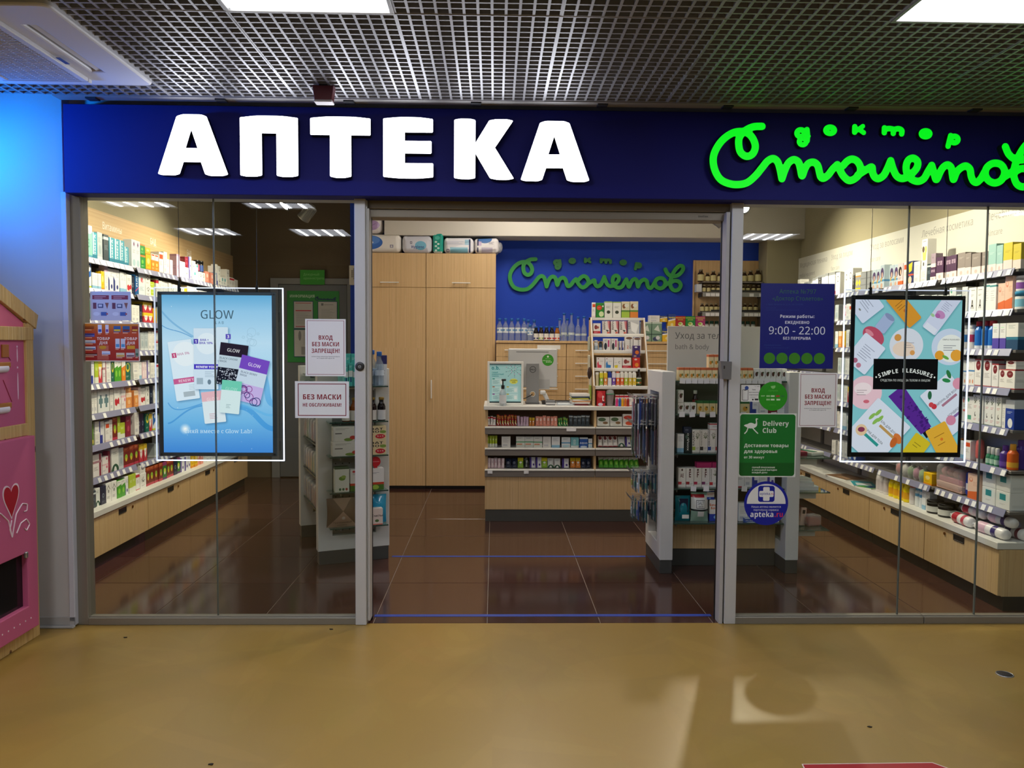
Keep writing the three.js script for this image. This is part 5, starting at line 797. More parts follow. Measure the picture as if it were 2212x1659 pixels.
design('yel818', 'yellow carton with pink foot', '#e2d02c', [LN('#b5a41c', 0.2, 0.3, 0.6, 2), B('#f0e3de', 0.62, 1)]);
design('mauve', 'mauve carton with pale lower half', '#a493a3', [C('#8a7788', 0.4, 0.3, 0.12), B('#efe0de', 0.72, 1)]);
design('avene', 'tall peach carton with orange foot', '#f3cdb6', [C('#e0876a', 0.3, 0.24, 0.16, 0.09), C('#f3cdb6', 0.3, 0.22, 0.1, 0.06), DG('#e8703a', 0, 0.72, 1, 0.62, 1, 1, 0, 1), LN('#d9a58c', 0.5, 0.3, 0.4, 4)]);
design('whitecap', 'tall white carton with teal top stripe', '#f0f1ef', [B('#3f8f92', 0.08, 0.14), LN('#b5b8b6', 0.2, 0.28, 0.6, 5, 16)]);
design('letterA', 'white carton with large black letter', '#f2f2ef', [TX('А', '#2b2b2b', 0.5, 0.84, 96, 0.7), LN('#55524f', 0.16, 0.12, 0.7, 1, 9), LN('#888', 0.2, 0.3, 0.5, 2)]);
design('maroonring', 'white carton with dark red octagon', '#f1efec', [B('#a31a26', 0, 0.06), C('#7c1f2a', 0.5, 0.24, 0.3, 0.17), LN('#e8d9d9', 0.36, 0.2, 0.3, 2), LN('#9b9795', 0.2, 0.5, 0.6, 4), B('#a31a26', 0.93, 1)]);
design('peachdrops', 'white carton with blue line and peach roundels', '#f0f0ee', [LN('#a8a8a6', 0.16, 0.1, 0.6, 2), B('#3f7fc0', 0.42, 0.47), C('#e2a185', 0.3, 0.82, 0.12), C('#e2a185', 0.74, 0.82, 0.12), LN('#c9b2a5', 0.16, 0.56, 0.6, 2)]);
design('herb', 'white carton with herb sketch and green foot', '#eff0ec', [['k', '#4c5a48', 0.5, 0.18, 0.24], LN('#d28f98', 0.2, 0.38, 0.6, 2), C('#2b2b2b', 0.5, 0.66, 0.12), C('#eff0ec', 0.54, 0.64, 0.08), LN('#d28f98', 0.2, 0.8, 0.6, 2), B('#2f5a38', 0.95, 1)]);
design('oilred', 'white carton with coral drop', '#f1f0ee', [C('#e07a72', 0.3, 0.16, 0.14, 0.09), LN('#999', 0.2, 0.3, 0.6, 3), R4('#e2756c', 0.2, 0.5, 0.6, 0.08)]);
design('oilgreen', 'white carton with green drop', '#f0f1ee', [C('#5fb08c', 0.3, 0.14, 0.13, 0.08), R4('#4aa98c', 0.24, 0.7, 0.5, 0.16), LN('#999', 0.2, 0.3, 0.6, 4)]);
design('bluedisc', 'dark blue carton with white disc', '#1d3f9e', [B('#d9dce2', 0, 0.3), LN('#cfd8ee', 0.2, 0.4, 0.6, 2), C('#eef0f2', 0.55, 0.78, 0.26, 0.16)]);
design('gel', 'white carton half deep teal', '#efefec', [LN('#9aa', 0.2, 0.1, 0.6, 3), B('#1d4a72', 0.52, 1), B('#2f7f9e', 0.52, 0.62)]);
design('violetfoot', 'white carton with violet blue lower half', '#eceef0', [LN('#8fa', 0.2, 0.16, 0.5, 1), LN('#999', 0.2, 0.24, 0.6, 3), B('#5a4ab0', 0.56, 1)]);
design('meter', 'white device carton with blue wave', '#eef2f5', [LN('#8fa3b5', 0.14, 0.14, 0.6, 3, 12), DG('#2f6fc0', 0, 0.7, 0.3, 0.6, 0.6, 0.72, 1, 0.6, 1, 1, 0, 1), C('#dce7f0', 0.4, 0.86, 0.18, 0.1)]);
design('soapgreen', 'white box with green jar picture', '#eaeae6', [C('#2f8f36', 0.5, 0.4, 0.3, 0.22), LN('#a7a7a3', 0.2, 0.72, 0.6, 3)]);
design('tealdrawer', 'white box with teal oval window', '#e8e9e6', [C('#dfe8e6', 0.5, 0.34, 0.5, 0.28), R4('#2c8f96', 0.28, 0.16, 0.42, 0.34), LN('#b5b9b8', 0.3, 0.7, 0.4, 2)]);
// gondolas and counter
design('creamorange', 'cream carton with orange lid and fruit', '#ecd9a8', [B('#c9683a', 0, 0.2), C('#e0932f', 0.4, 0.62, 0.22, 0.14), C('#5f7a2f', 0.7, 0.56, 0.12, 0.1), LN('#8a6a3a', 0.2, 0.86, 0.6, 1)]);
design('creamgreen', 'cream carton with green lid and lemon', '#e9d79f', [B('#2a6b34', 0, 0.2), C('#dca12f', 0.5, 0.6, 0.26, 0.18), C('#3f5a24', 0.64, 0.5, 0.1), LN('#7d6a3a', 0.2, 0.86, 0.6, 1)]);
design('nut', 'white carton with brown nuts', '#ecebe6', [C('#5a3626', 0.5, 0.46, 0.24, 0.18), C('#3c5a2c', 0.7, 0.34, 0.12), UP('МАСЛО', '#55524e', 0.2, 0.7, 26)]);
for (const [k, w, c, d] of [['a', 'БАДЯГА', '#a9bf4a', 'olive'], ['b', 'ПЧЕЛИНЫЙ ЯД', '#3e3a36', 'charcoal'], ['c', 'ОКОПНИК', '#2c4aa0', 'blue'], ['d', 'САБЕЛЬНИК', '#d0343a', 'red']]) design('balm' + k, `white herbal balm carton with ${d} square`, '#eeece4', [UP(w, '#5d5a54', 0.26, 0.7, w.length > 8 ? 22 : 34), ['k', '#5a6a3f', 0.7, 0.28, 0.24], R4(c, 0, 0.74, 0.42, 0.15), LN('#a5a29a', 0.5, 0.78, 0.4, 2)]);
for (const [k, w, c, d] of [['ae', 'AE', '#d2434c', 'red'], ['e', 'E', '#9c3030', 'brick'], ['f', 'F', '#c5365a', 'pink'], ['f2', 'F', '#7d3a66', 'plum']]) design('cream' + k, `white cream carton marked ${w} with ${d} square`, '#edebe4', [TX(w, '#5a2c22', 0.5, 0.5, w.length > 1 ? 54 : 84, 0.9), C('#4a2a20', 0.5, 0.12, 0.1, 0.06), R4(c, 0, 0.72, 0.45, 0.14), LN('#b5aea5', 0.5, 0.8, 0.4, 2)]);
design('hondro', 'black carton with white vertical word', '#16211f', [UP('ХОНДРО', '#e4e6e2', 0.6, 0.9, 44), C('#4f6a5f', 0.3, 0.2, 0.2, 0.1)]);
design('pinktray', 'magenta flat carton', '#b52a6a', [LN('#d86a9c', 0.2, 0.4, 0.6, 2)]);
design('bathsalt', 'white carton with orange words and blue flowers', '#e8e6df', [TX('Бишофит', '#d0602c', 0.5, 0.3, 30, 0.9), TX('Банно', '#d0602c', 0.42, 0.44, 30), B('#2840a8', 0.66, 1), C('#7fb6e0', 0.4, 0.8, 0.14, 0.08)]);
design('oat', 'cream cereal box with red disc', '#e6d3a6', [TX('OAT', '#3c3a34', 0.5, 0.3, 46), TX('MOR', '#3c3a34', 0.5, 0.5, 42), DG('#c8642a', 0, 0.5, 0.36, 0.6, 0.2, 1, 0, 1), C('#7fa044', 0.84, 0.44, 0.16, 0.1), C('#cf2434', 0.7, 0.76, 0.24, 0.16), TX('1+1', '#f4d9d6', 0.7, 0.8, 28)]);
design('crackers', 'white food box with small green picture', '#e6e5df', [LN('#77746e', 0.12, 0.14, 0.66, 2, 14), R4('#333', 0.1, 0.44, 0.3, 0.05), C('#7a9a44', 0.7, 0.86, 0.2, 0.1), C('#c8443a', 0.9, 0.74, 0.14, 0.12)]);
design('herbtea', 'white carton with green leaves and dots', '#e7ebe0', [B('#3f5a3c', 0, 0.1), C('#6f9a3a', 0.5, 0.46, 0.22, 0.08), C('#9cba5a', 0.6, 0.4, 0.16, 0.06), C('#3f6a44', 0.36, 0.88, 0.08), C('#3f6a44', 0.58, 0.88, 0.08), C('#a8443a', 0.8, 0.88, 0.08)]);
design('mealbox', 'white carton with red foot and greens', '#ebe9e6', [C('#d23a4a', 0.24, 0.12, 0.1, 0.05), LN('#9c98a0', 0.16, 0.2, 0.6, 2), B('#d0452c', 0.64, 0.74), B('#4a7a2c', 0.74, 1), C('#9cc04a', 0.5, 0.86, 0.2, 0.1)]);
design('pinktea', 'pink carton with handwritten word', '#f0ded4', [V('#e2796a', 0, 0.16), B('#e2796a', 0.92, 1), TX('Счастье', '#3c302c', 0.56, 0.5, 34, 0.9), C('#5a7a44', 0.5, 0.74, 0.16, 0.08)]);
design('tealoral', 'teal and white oral care carton', '#4fc4c0', [B('#e4eef0', 0.34, 0.6), R4('#1f2f7a', 0.4, 0.62, 0.3, 0.2), LN('#e6f4f4', 0.2, 0.14, 0.6, 2)]);
design('navywhite', 'white carton with navy top', '#e4e8ee', [B('#2b2a6e', 0, 0.3), LN('#8f94a8', 0.2, 0.5, 0.6, 3)]);
design('arrow', 'white carton with black arrow and pink wedge', '#e9e4e0', [UP('ВИРУС', '#2c2a2a', 0.34, 0.62, 40), DG('#d88a8e', 0.6, 0, 1, 0, 1, 0.7, 0.72, 0.5), V('#8a2a36', 0.86, 1), DG('#1d1b1c', 0.4, 0.62, 0.8, 0.66, 0.6, 0.76), C('#e0705c', 0.7, 0.84, 0.14, 0.1)]);
design('spark', 'silver foil carton', '#c9ccce', [DG('#f4f6f6', 0.2, 0.1, 0.9, 0.3, 0.7, 0.9, 0.3, 0.7), UP('СИЛА', '#6a6d70', 0.2, 0.6, 36)]);
design('aspirin', 'white carton with red kidney picture', '#ece6e2', [C('#8a3a3c', 0.36, 0.34, 0.2, 0.18), C('#a85a50', 0.62, 0.36, 0.16, 0.16), B('#c02a3c', 0.66, 0.9), LN('#f0d6d8', 0.12, 0.74, 0.6, 2)]);
design('condom', 'white carton with dark picture and pink bar', '#e3e1e2', [C('#26303c', 0.3, 0.6, 0.2, 0.26), R4('#c4407a', 0.6, 0.14, 0.2, 0.5), LN('#77787c', 0.14, 0.12, 0.4, 3)]);
design('vertical2', 'white carton with vertical grey word', '#e9e7e4', [UP('ДЖАНИЦ', '#77787a', 0.74, 0.8, 34), TX('2', '#d0705c', 0.34, 0.78, 56), C('#7a5a4c', 0.5, 0.1, 0.4, 0.08)]);
design('purplenut', 'dark purple carton with orange fruit', '#432a72', [C('#e2e0e8', 0.4, 0.14, 0.2, 0.07), C('#e0782a', 0.55, 0.56, 0.26, 0.16), C('#c9a27a', 0.3, 0.86, 0.2, 0.06)]);
design('rednut', 'red carton with orange fruit', '#cc2a22', [C('#f0d9d4', 0.4, 0.16, 0.2, 0.07), C('#e8922f', 0.55, 0.6, 0.26, 0.16)]);
design('fizzred', 'white effervescent carton with pink figure', '#ece9e8', [C('#7a2a2c', 0.2, 0.12, 0.06, 0.04), DG('#d84a62', 0.06, 0.5, 0.2, 0.3, 0.3, 0.6, 0.6, 0.64, 0.6, 1, 0.1, 0.9), LN('#a8a5a6', 0.44, 0.3, 0.44, 2)]);
design('fizzblue', 'white effervescent carton with blue figure', '#ebebec', [C('#7a2a2c', 0.2, 0.12, 0.06, 0.04), DG('#2f7fc8', 0.1, 0.5, 0.24, 0.3, 0.34, 0.6, 0.7, 0.64, 0.64, 1, 0.1, 0.9), LN('#a8a5a6', 0.44, 0.3, 0.44, 2)]);
design('fizzyellow', 'white effervescent carton with yellow glass', '#ebeae6', [TX('C', '#8a8a88', 0.66, 0.5, 54), DG('#e6d22f', 0.06, 0.66, 0.5, 0.62, 0.44, 0.96, 0.2, 1), LN('#b5b3ae', 0.12, 0.4, 0.34, 2)]);
for (const [k, a, b] of [['ty1', '#e6dc3a', '#8fbf3a'], ['ty2', '#e8c832', '#e08a3a'], ['tb', '#1d3a9c', '#e2e4ee'], ['tp', '#e4e0ec', '#6a3aa8'], ['to', '#f0eee8', '#e8622a'], ['tg', '#eef0e4', '#b9c82f'], ['tw', '#f0efe6', '#e2c02f']]) design(k, 'effervescent tube carton', b, [B(a, 0, 0.34), C('#f4f2e6', 0.5, 0.5, 0.22, 0.1), LN('#f4f2e6', 0.2, 0.7, 0.6, 2)]);
design('greentea', 'grey green tea box with leaf landscape', '#7fa08a', [B('#c9d6cc', 0, 0.1), DG('#dfe8e0', 0.2, 0.4, 0.6, 0.16, 0.8, 0.5), B('#4a6a5c', 0.6, 0.66), C('#3c4470', 0.4, 0.86, 0.3, 0.1), C('#e4e6ea', 0.6, 0.8, 0.2, 0.1)]);
design('flu', 'blue and yellow cold remedy box', '#f0c22a', [B('#1c3f9a', 0, 0.42), TX('Терафлю', '#f4e04a', 0.5, 0.3, 32, 0.95), DG('#eef0f2', 0, 0.42, 1, 0.3, 1, 0.4, 0, 0.52), C('#f6e6a0', 0.5, 0.74, 0.2, 0.12)]);
for (const [k, c, d] of [['fr', '#b02a24', 'red'], ['fg', '#1f8a3a', 'green'], ['fm', '#a82a6a', 'magenta']]) design(k, `${d} drink carton with yellow lettering and cup`, c, [TX('ЖИЖКОЛЛ', '#e8dc4a', 0.5, 0.2, 26, 0.95), TX('БУЛА', '#d8d24a', 0.5, 0.36, 28), C('#e4ecc0', 0.5, 0.66, 0.24, 0.16), C('#a8c03a', 0.44, 0.62, 0.18, 0.08), C('#eef0e0', 0.8, 0.84, 0.14, 0.1)]);
design('chaganut', 'white tea carton with dark cup', '#e6e8e0', [B('#8fae5a', 0, 0.08), C('#3c4436', 0.5, 0.66, 0.22, 0.1), LN('#8d9088', 0.2, 0.3, 0.6, 3)]);
design('coffeegreen', 'tea carton with cup photo and lime foot', '#d8d2b4', [C('#8a5a3a', 0.3, 0.3, 0.2, 0.14), C('#dfe0d6', 0.6, 0.26, 0.26, 0.1), B('#5f8f3a', 0.54, 0.64), B('#a8c84a', 0.64, 1)]);
design('coffeeorange', 'tea carton with cup photo and orange foot', '#d8d2b4', [C('#8a5a3a', 0.3, 0.3, 0.2, 0.14), C('#dfe0d6', 0.6, 0.26, 0.26, 0.1), B('#5f8f3a', 0.54, 0.64), B('#e0883a', 0.64, 1)]);
design('greenred', 'green carton with red disc and white cup', '#2c8a34', [C('#d8442c', 0.4, 0.34, 0.32, 0.16), LN('#f2e0d8', 0.2, 0.32, 0.4, 1), C('#d9e6b4', 0.66, 0.76, 0.3, 0.18), C('#f0f2e6', 0.84, 0.24, 0.1, 0.06)]);
design('tampon', 'red carton with white letter', '#c4222e', [C('#e24a50', 0.34, 0.26, 0.3, 0.2), TX('t', '#f2eef0', 0.7, 0.66, 110, 0.9), C('#d8cfe0', 0.4, 0.88, 0.3, 0.1), R4('#2a2230', 0.6, 0.7, 0.36, 0.08)]);
design('tissuegreen', 'white tissue box with green band', '#e6e8e4', [LN('#4a4f4c', 0.16, 0.12, 0.66, 2), B('#2f9f62', 0.46, 0.54), R4('#d99a7a', 0.1, 0.64, 0.6, 0.12), B('#c9dccb', 0.8, 0.86)]);
design('tissueblue', 'white and blue packet with wave', '#e9eef2', [LN('#8d97a0', 0.2, 0.14, 0.6, 3), B('#4a9fd0', 0.5, 0.6), C('#bfe0ea', 0.5, 0.84, 0.4, 0.12)]);
design('aquablue', 'blue packet with white word', '#2a5fb4', [TX('AQUA', '#eef2f8', 0.5, 0.62, 44), B('#dfe8ee', 0, 0.16), C('#cfe2f0', 0.5, 0.9, 0.4, 0.1)]);
design('tissueteal', 'teal packet with pale letters', '#7fc4cc', [UP('ECO', '#e6f4f4', 0.6, 0.7, 50), B('#e6eeee', 0.8, 1)]);
design('plasterred', 'white flat box with red oval', '#e8e4e0', [C('#d2402c', 0.4, 0.3, 0.32, 0.16), C('#e0562f', 0.5, 0.76, 0.3, 0.16), LN('#aaa', 0.6, 0.1, 0.3, 1)]);
design('wipes', 'white and green flat pack with photo', '#dfe2dc', [C('#4c6a44', 0.4, 0.3, 0.3, 0.2), C('#8a6a44', 0.66, 0.66, 0.2, 0.14), LN('#9a9a96', 0.2, 0.86, 0.6, 1)]);
const artTex = tex(2048, 2048, (g) => {
  rect(g, '#ddd', 0, 0, 2048, 2048);
  ART.forEach(([base, cmds], i) => {
    const X0 = (i % COLS) * STEP, Y0 = Math.floor(i / COLS) * STEP;
    for (const face of ['front', 'side', 'top']) {
      const [fx, fy, fw, fh] = face === 'front' ? [0, 0, 130, CELL] : face === 'side' ? [130, 0, 50, CELL] : [180, 0, 24, CELL];
      g.save(); g.translate(X0, Y0); g.scale(K, K); g.beginPath(); g.rect(fx, fy, fw, fh); g.clip(); g.translate(fx, fy); rect(g, base, 0, 0, fw, fh);
      for (const c of cmds) {
        const a = c.slice(1);
        if (face === 'top') { if (c[0] === 'b' && a[1] === 0) rect(g, a[0], 0, 0, fw, fh); continue; }
        if (c[0] === 'b') rect(g, a[0], 0, a[1] * fh, fw, (a[2] - a[1]) * fh);
        if (face === 'side') { if (c[0] === 'l' && i % 2) lines(g, a[0], 6, a[2] * fh, 36, 4, 8, 2); continue; }
        if (c[0] === 'v') rect(g, a[0], a[1] * fw, 0, (a[2] - a[1]) * fw, fh);
        if (c[0] === 'c') disc(g, a[0], a[1] * fw, a[2] * fh, a[3] * fw, a[4] * (a[4] === a[3] ? fw : fh));
        if (c[0] === 'r') rect(g, a[0], a[1] * fw, a[2] * fh, a[3] * fw, a[4] * fh);
        if (c[0] === 'l') lines(g, a[0], a[1] * fw, a[2] * fh, a[3] * fw, a[4], a[5], 3);
        if (c[0] === 't') text(g, a[0], a[2] * fw, a[3] * fh, a[4], a[1], 'bold sans-serif', 'center', a[5]);
        if (c[0] === 'u') { g.save(); g.translate(a[2] * fw, a[3] * fh); g.rotate(-Math.PI / 2); text(g, a[0], 0, 0, a[4], a[1], 'bold sans-serif', 'left'); g.restore(); }
        if (c[0] === 'p') { const p = []; for (let k = 1; k < a.length; k += 2) p.push([a[k] * fw, a[k + 1] * fh]); poly(g, a[0], p); }
        if (c[0] === 'k') { g.strokeStyle = a[0]; g.lineWidth = 4; for (let k = 0; k < 7; k++) { const q = (k / 7) * 5 + i; g.beginPath(); g.moveTo(a[1] * fw, (a[2] + a[3] * 0.5) * fh); g.quadraticCurveTo(a[1] * fw + Math.cos(q) * 20, a[2] * fh, a[1] * fw + Math.cos(q) * a[3] * fw, (a[2] + Math.sin(q) * a[3] * 0.6) * fh); g.stroke(); disc(g, a[0], a[1] * fw + Math.cos(q) * a[3] * fw * 0.9, (a[2] + Math.sin(q) * a[3] * 0.5) * fh, 7, 4, q); } }
      }
      g.restore();
    }
  });
});
const artMat = new THREE.MeshStandardMaterial({ map: artTex, roughness: 0.42 }), artGloss = new THREE.MeshStandardMaterial({ map: artTex, roughness: 0.22 });
const cellUV = (d, face, u, v) => { const i = designs.get(d).i, X0 = (i % COLS) * STEP, Y0 = Math.floor(i / COLS) * STEP, [fx, fw] = face === 'front' ? [2, 126] : face === 'side' ? [132, 46] : [183, 18]; return [(X0 + K * (fx + u * fw)) / 2048, 1 - (Y0 + K * (3 + (1 - v) * (CELL - 6))) / 2048]; };
const geoCache = new Map();
const cached = (key, make) => { if (!geoCache.has(key)) geoCache.set(key, make()); return geoCache.get(key); };
// carton of unit size (base centre at the origin): chamfered, tuck flap scored on top, printed from the sheet
function cartonGeo(d) {
  return cached('carton ' + d, () => {
    const g = slab(-0.5, 0.5, 0, 1, -0.5, 0.5, 0.018), p = g.attributes.position, n = g.attributes.normal, uv = g.attributes.uv;
    for (let i = 0; i < p.count; i++) {
      const ax = Math.abs(n.getX(i)), ay = Math.abs(n.getY(i)), az = Math.abs(n.getZ(i)), x = p.getX(i), y = p.getY(i), z = p.getZ(i);
      const q = az >= ax && az >= ay ? cellUV(d, 'front', (z > 0 ? x : -x) + 0.5, y) : ax >= ay ? cellUV(d, 'side', (x > 0 ? -z : z) + 0.5, y) : cellUV(d, 'top', x + 0.5, z + 0.5);
      uv.setXY(i, ...q);
    }
    return g;
  });
}
// pillow pack of unit size: swollen in the middle, crimped flat at top and bottom
function pouchGeo(d, n = 6) {
  return cached(`pouch ${d} ${n}`, () => {
    const P = [], I = [], U = [], put = (s) => { const b = P.length / 3; for (let j = 0; j <= n + 2; j++) for (let i = 0; i <= n; i++) { const u = i / n, v = j / (n + 2), e = Math.max(0, Math.sin(Math.PI * u)) ** 0.6 * Math.max(0, Math.sin(Math.PI * Math.min(1, Math.max(0, (v - 0.07) / 0.86)))) ** 0.6, pinch = 1 - 0.05 * Math.sin(Math.PI * v); P.push((u - 0.5) * pinch, v, s * (0.04 + 0.46 * e) + 0.02 * Math.sin(9 * u + 5 * v) * e); U.push(...cellUV(d, 'front', s > 0 ? u : 1 - u, v)); } for (let j = 0; j < n + 2; j++) for (let i = 0; i < n; i++) { const a = b + j * (n + 1) + i, c = a + 1, e = a + n + 1, f = e + 1; s > 0 ? I.push(a, c, f, a, f, e) : I.push(a, f, c, a, e, f); } };
    put(1); put(-1);
    const g = new THREE.BufferGeometry(); g.setAttribute('position', new THREE.Float32BufferAttribute(P, 3)); g.setAttribute('uv', new THREE.Float32BufferAttribute(U, 2)); g.setIndex(I); g.computeVertexNormals(); return g;
  });
}
// soft plastic-wrapped bale of real size
function baleGeo(d, w, h, dp) {
  const g = new RoundedBoxGeometry(w, h, dp, 6, Math.min(w, h, dp) * 0.28).translate(0, h / 2, 0), p = g.attributes.position, U = [];
  for (let i = 0; i < p.count; i++) { const x = p.getX(i), y = p.getY(i), z = p.getZ(i), wr = 0.004 * Math.sin(x * 70 + y * 31) + 0.003 * Math.sin(y * 90 - x * 40); p.setZ(i, z + (z > 0 ? wr : -wr)); p.setY(i, Math.max(0, y + 0.004 * Math.sin(x * 55 + z * 30) * (y > 0.02 ? 1 : 0))); U.push(...cellUV(d, 'front', x / w + 0.5, y / h)); }
  g.setAttribute('uv', new THREE.Float32BufferAttribute(U, 2)); g.computeVertexNormals(); return g;
}
function pack(kind, d, w, h, dp, pos, turn, label, group, geo = cartonGeo(d), mat = artMat, tilt = 0, name) {
  const category = kind === 'pouch' ? 'pouch' : kind === 'sachet' ? 'sachet' : kind === 'hanging_pack' ? 'brush pack' : 'box';
  const m = solo(name || kind, geo, mat, label, category, pos, turn, group); m.scale.set(w, h, dp); if (tilt) { m.rotation.order = 'YXZ'; m.rotation.x = tilt; } return m;
}
// bottles: profile of unit height parts
function bottle(name, label, category, pos, h, o, group, turn = 0) {
  const t = thing(name, label, category, pos, turn, group), r = o.r, cap = o.capH, nr = o.neck, sh = o.shoulder;
  part(t, 'body', cached(`b ${h} ${JSON.stringify(o)}`, () => lathe([[0, 0], [r * 0.9, 0], [r, r * 0.12], [r, sh * h], [r * 0.93, (sh + 0.03) * h], [(r + nr) / 2, (sh + 0.1) * h], [nr, (sh + 0.17) * h], [nr, h - cap * 0.6]], o.n || 18)), o.mat);
  part(t, 'cap', cached(`c ${h} ${cap} ${nr} ${o.capR || 0}`, () => lathe([[0, h - cap], [o.capR || nr * 1.15, h - cap], [o.capR || nr * 1.15, h - cap * 0.1], [(o.capR || nr * 1.15) * 0.85, h], [0, h]], 16)), o.capMat);
  if (o.label) part(t, 'label', cached(`l ${h} ${r} ${o.l0} ${o.l1}`, () => new THREE.CylinderGeometry(r * 1.012, r * 1.012, (o.l1 - o.l0) * h, o.n || 18, 1, true).translate(0, (o.l0 + o.l1) / 2 * h, 0)), o.label);
  return t;
}

// ================================================================ stock on the side walls
const NUM = ['top', 'second', 'third', 'fourth', 'fifth', 'sixth', 'seventh', 'eighth'];
const PLACED = [];
const KINDS = { left: 'medicine_carton', right: 'cosmetic_carton' };
const parse = s => s.split('|').map(q => { const [k, w, h, n = '1', k2, h2] = q.trim().split(' '); return { k, w: w / 100, h: h / 100, n: +n, k2, h2: h2 / 100 }; });
function fillRow(side, row, z, list, from = 'from front', start = 0) {
  const L = side === 'left', turn = L ? Math.PI / 2 : -Math.PI / 2, ledge = row === 'ledge', y = ledge ? LEDGE_Y : SHELVES[side][row];
  const where = ledge ? `${side} ledge` : `${NUM[row]} ${side} shelf`, joints = L ? [-0.93, -1.745, -2.56, -3.37] : [-0.94, -1.71, -2.49, -3.27];
  let n = start;
  for (const { k, w, h, n: reps, k2, h2 } of parse(list)) for (let r = 0; r < reps; r++) {
    const wj = joints.find(j => z - w - 0.002 < j && z > j); if (wj && !ledge) z = Math.min(z, wj - 0.004);
    const dp = Math.min(0.09, Math.max(0.035, w * rr(0.8, 1.1))), set = rr(0.004, 0.014) + dp / 2, x = L ? (ledge ? -2.6 : -2.634) - set : (ledge ? 2.865 : 2.876) + set, d = designs.get(k).desc;
    const yy = y + (ledge ? 0 : 0.0006);
    pack(KINDS[side], k, w, h, dp, [x, yy, z - w / 2], turn + rr(-0.04, 0.04), `${d}, ${ord(n)} ${from}, ${where}`, `cartons on the ${where}`);
    if (k2) pack(KINDS[side], k2, w * 0.94, h2, dp * 0.94, [x, yy + h + 0.0006, z - w / 2], turn + rr(-0.06, 0.06), `${designs.get(k2).desc} on top, ${ord(n)} ${from}, ${where}`, `cartons on the ${where}`);
    PLACED.push({ side, row, z: z - w / 2, w, top: yy + h + (k2 ? h2 + 0.0006 : 0), x });
    z -= w + 0.004; n++;
  }
  return z;
}
fillRow('left', 0, -0.87, 'mint 8 21.5 3|aqua 7 18 1|silver 7 19 1|slate 7 18.5|aqua 7.5 17.5 3|aqua 7 14 1|diamond 7.5 20.5 2|green 8 11 1 green 8|yellow 8.5 12.5 1 yellow 5|orange 7 9 2 redrect 5|redrect 8 17|plain 6 18|pinkish 6 13 2|lilac 7 19|pinkish 6 14 2|swirl 8 10 1 maroon 9|violet 6 9 1 violet 11|tealsq 8 8 1 swirl 9|plain 8 8 1 tealsq 7|house 8 9 2|salmon 8 11 2|plain 6 10 1 plainblue 8|navyside 5 12 1 plain 8|swirl 8 9 1 house 10|tealsq 7 9 2|plain 9 10 1 swirl 8|redband 7 11 2|plain 6 10 2');
fillRow('left', 1, -0.84, 'wine 5 13|plain 6 13 2 lime 3|bluelime 10 17|plainblue 4 11 3|yellow 4 13|plain 5 13 1 lilac 4|navycurve 8 16 2|plainblue 5 15 2|redsplash 7 14|midnight 5 14|bayblue 6 15|flower 11 17|house 9 8.5 1 house 8.5|lime 8 6 1 lime 6|redband 5 15|plain 6 14 4|swirl 7 13 2|house 8 12|yellow 6 12|plain 7 14 3|pinkcap 6 12 2|plain 7 12 3|redband 8 9|plain 7 12 3|maroon 6 10 2|plainblue 7 12 3');
fillRow('left', 2, -0.83, 'bottlegreen 7 16 2|darkgreen 7 15 1|mint 6 15 2|plain 7 14 3|wine 6 14 2|navycurve 7 13|plain 6 13 3|midnight 4 14|shield 9 8 2 shield 8|yellow 5 12|silver 6 13 2|plain 6 13 2');
fillRow('left', 3, -0.83, 'plain 6 14 3|navycap 6 14|wine 6 13 2|plainblue 6 14 3|redsplash 7 13|plain 6 12 4|peach 6 13|silver 6 14 2|plain 6 15 2|redband 6 8 2 redband 8|midnight 5 12');
fillRow('left', 4, -0.83, 'plain 5 15 2|navycap 6.5 16|skycap 6.5 16|navyside 5 15|lime 5 15|shield 5 15|wine 5 15|plain 6.5 8.5 1 plain 8|bottlegreen 4 14|greenhalf 5 14.5 2|orangehalf 5.5 14.5|bottlegreen 8 13|plain 9 5 1 plain 8|plainblue 5 13|pinkish 4 13 2|violet 5 14|plain 5 12 2');
fillRow('left', 5, -0.83, 'redband 4 14|plain 5 14 2|plain 3.4 16 6|cross 8 17 2|plain 5 15|redsplash 8 17|plain 3 16|pinkcap 6.5 16.5|peach 9 11 1 peach 5|peach 7 12|pinkish 5 14|redsplash 7 13|house 6 14|midnight 5 14');
fillRow('left', 6, -0.83, 'orange 4 13|redband 6 16.5|meadow 16 17.5|plain 6.5 8 1 plain 7.5|navyside 7 15|redrect 6 14|plain 4 15|kids 7 16|lime 4 16|lime 7 11|maroon 8 15|plain 7 16.5|midnight 5 15 2|bottlegreen 6 14|shield 6 13|bluelime 5 14');
fillRow('left', 7, -0.83, 'bottlegreen 5 17|darkgreen 8 17|slate 3 16|lime 8 16|wine 12 15|pinkcap 8 12|maroon 3 15|darkgreen 11 16|silver 7 15|kids 8 14 2|kids 7 14|shield 6 13 2');
fillRow('left', 'ledge', -0.72, 'redrect 5 15|bayblue 6.5 18|plain 8 7 1 plain 5|navycurve 5 11|kidsgreen 5 11|slate 6 11|darkgreen 6 12|midnight 7 12|house 7 13 2|greenhalf 6 12 2|navycurve 5 13|lime 6 13 2|redband 6 12|swirl 9 11 1 swirl 6|kids 7 14 4|kidsgreen 7 13.5|kids 7 14 2|midnight 7 13|kidsgreen 7 13|violet 7 12 3|yellow 7 12 2|salmon 7 12 2|plain 7 11 4');
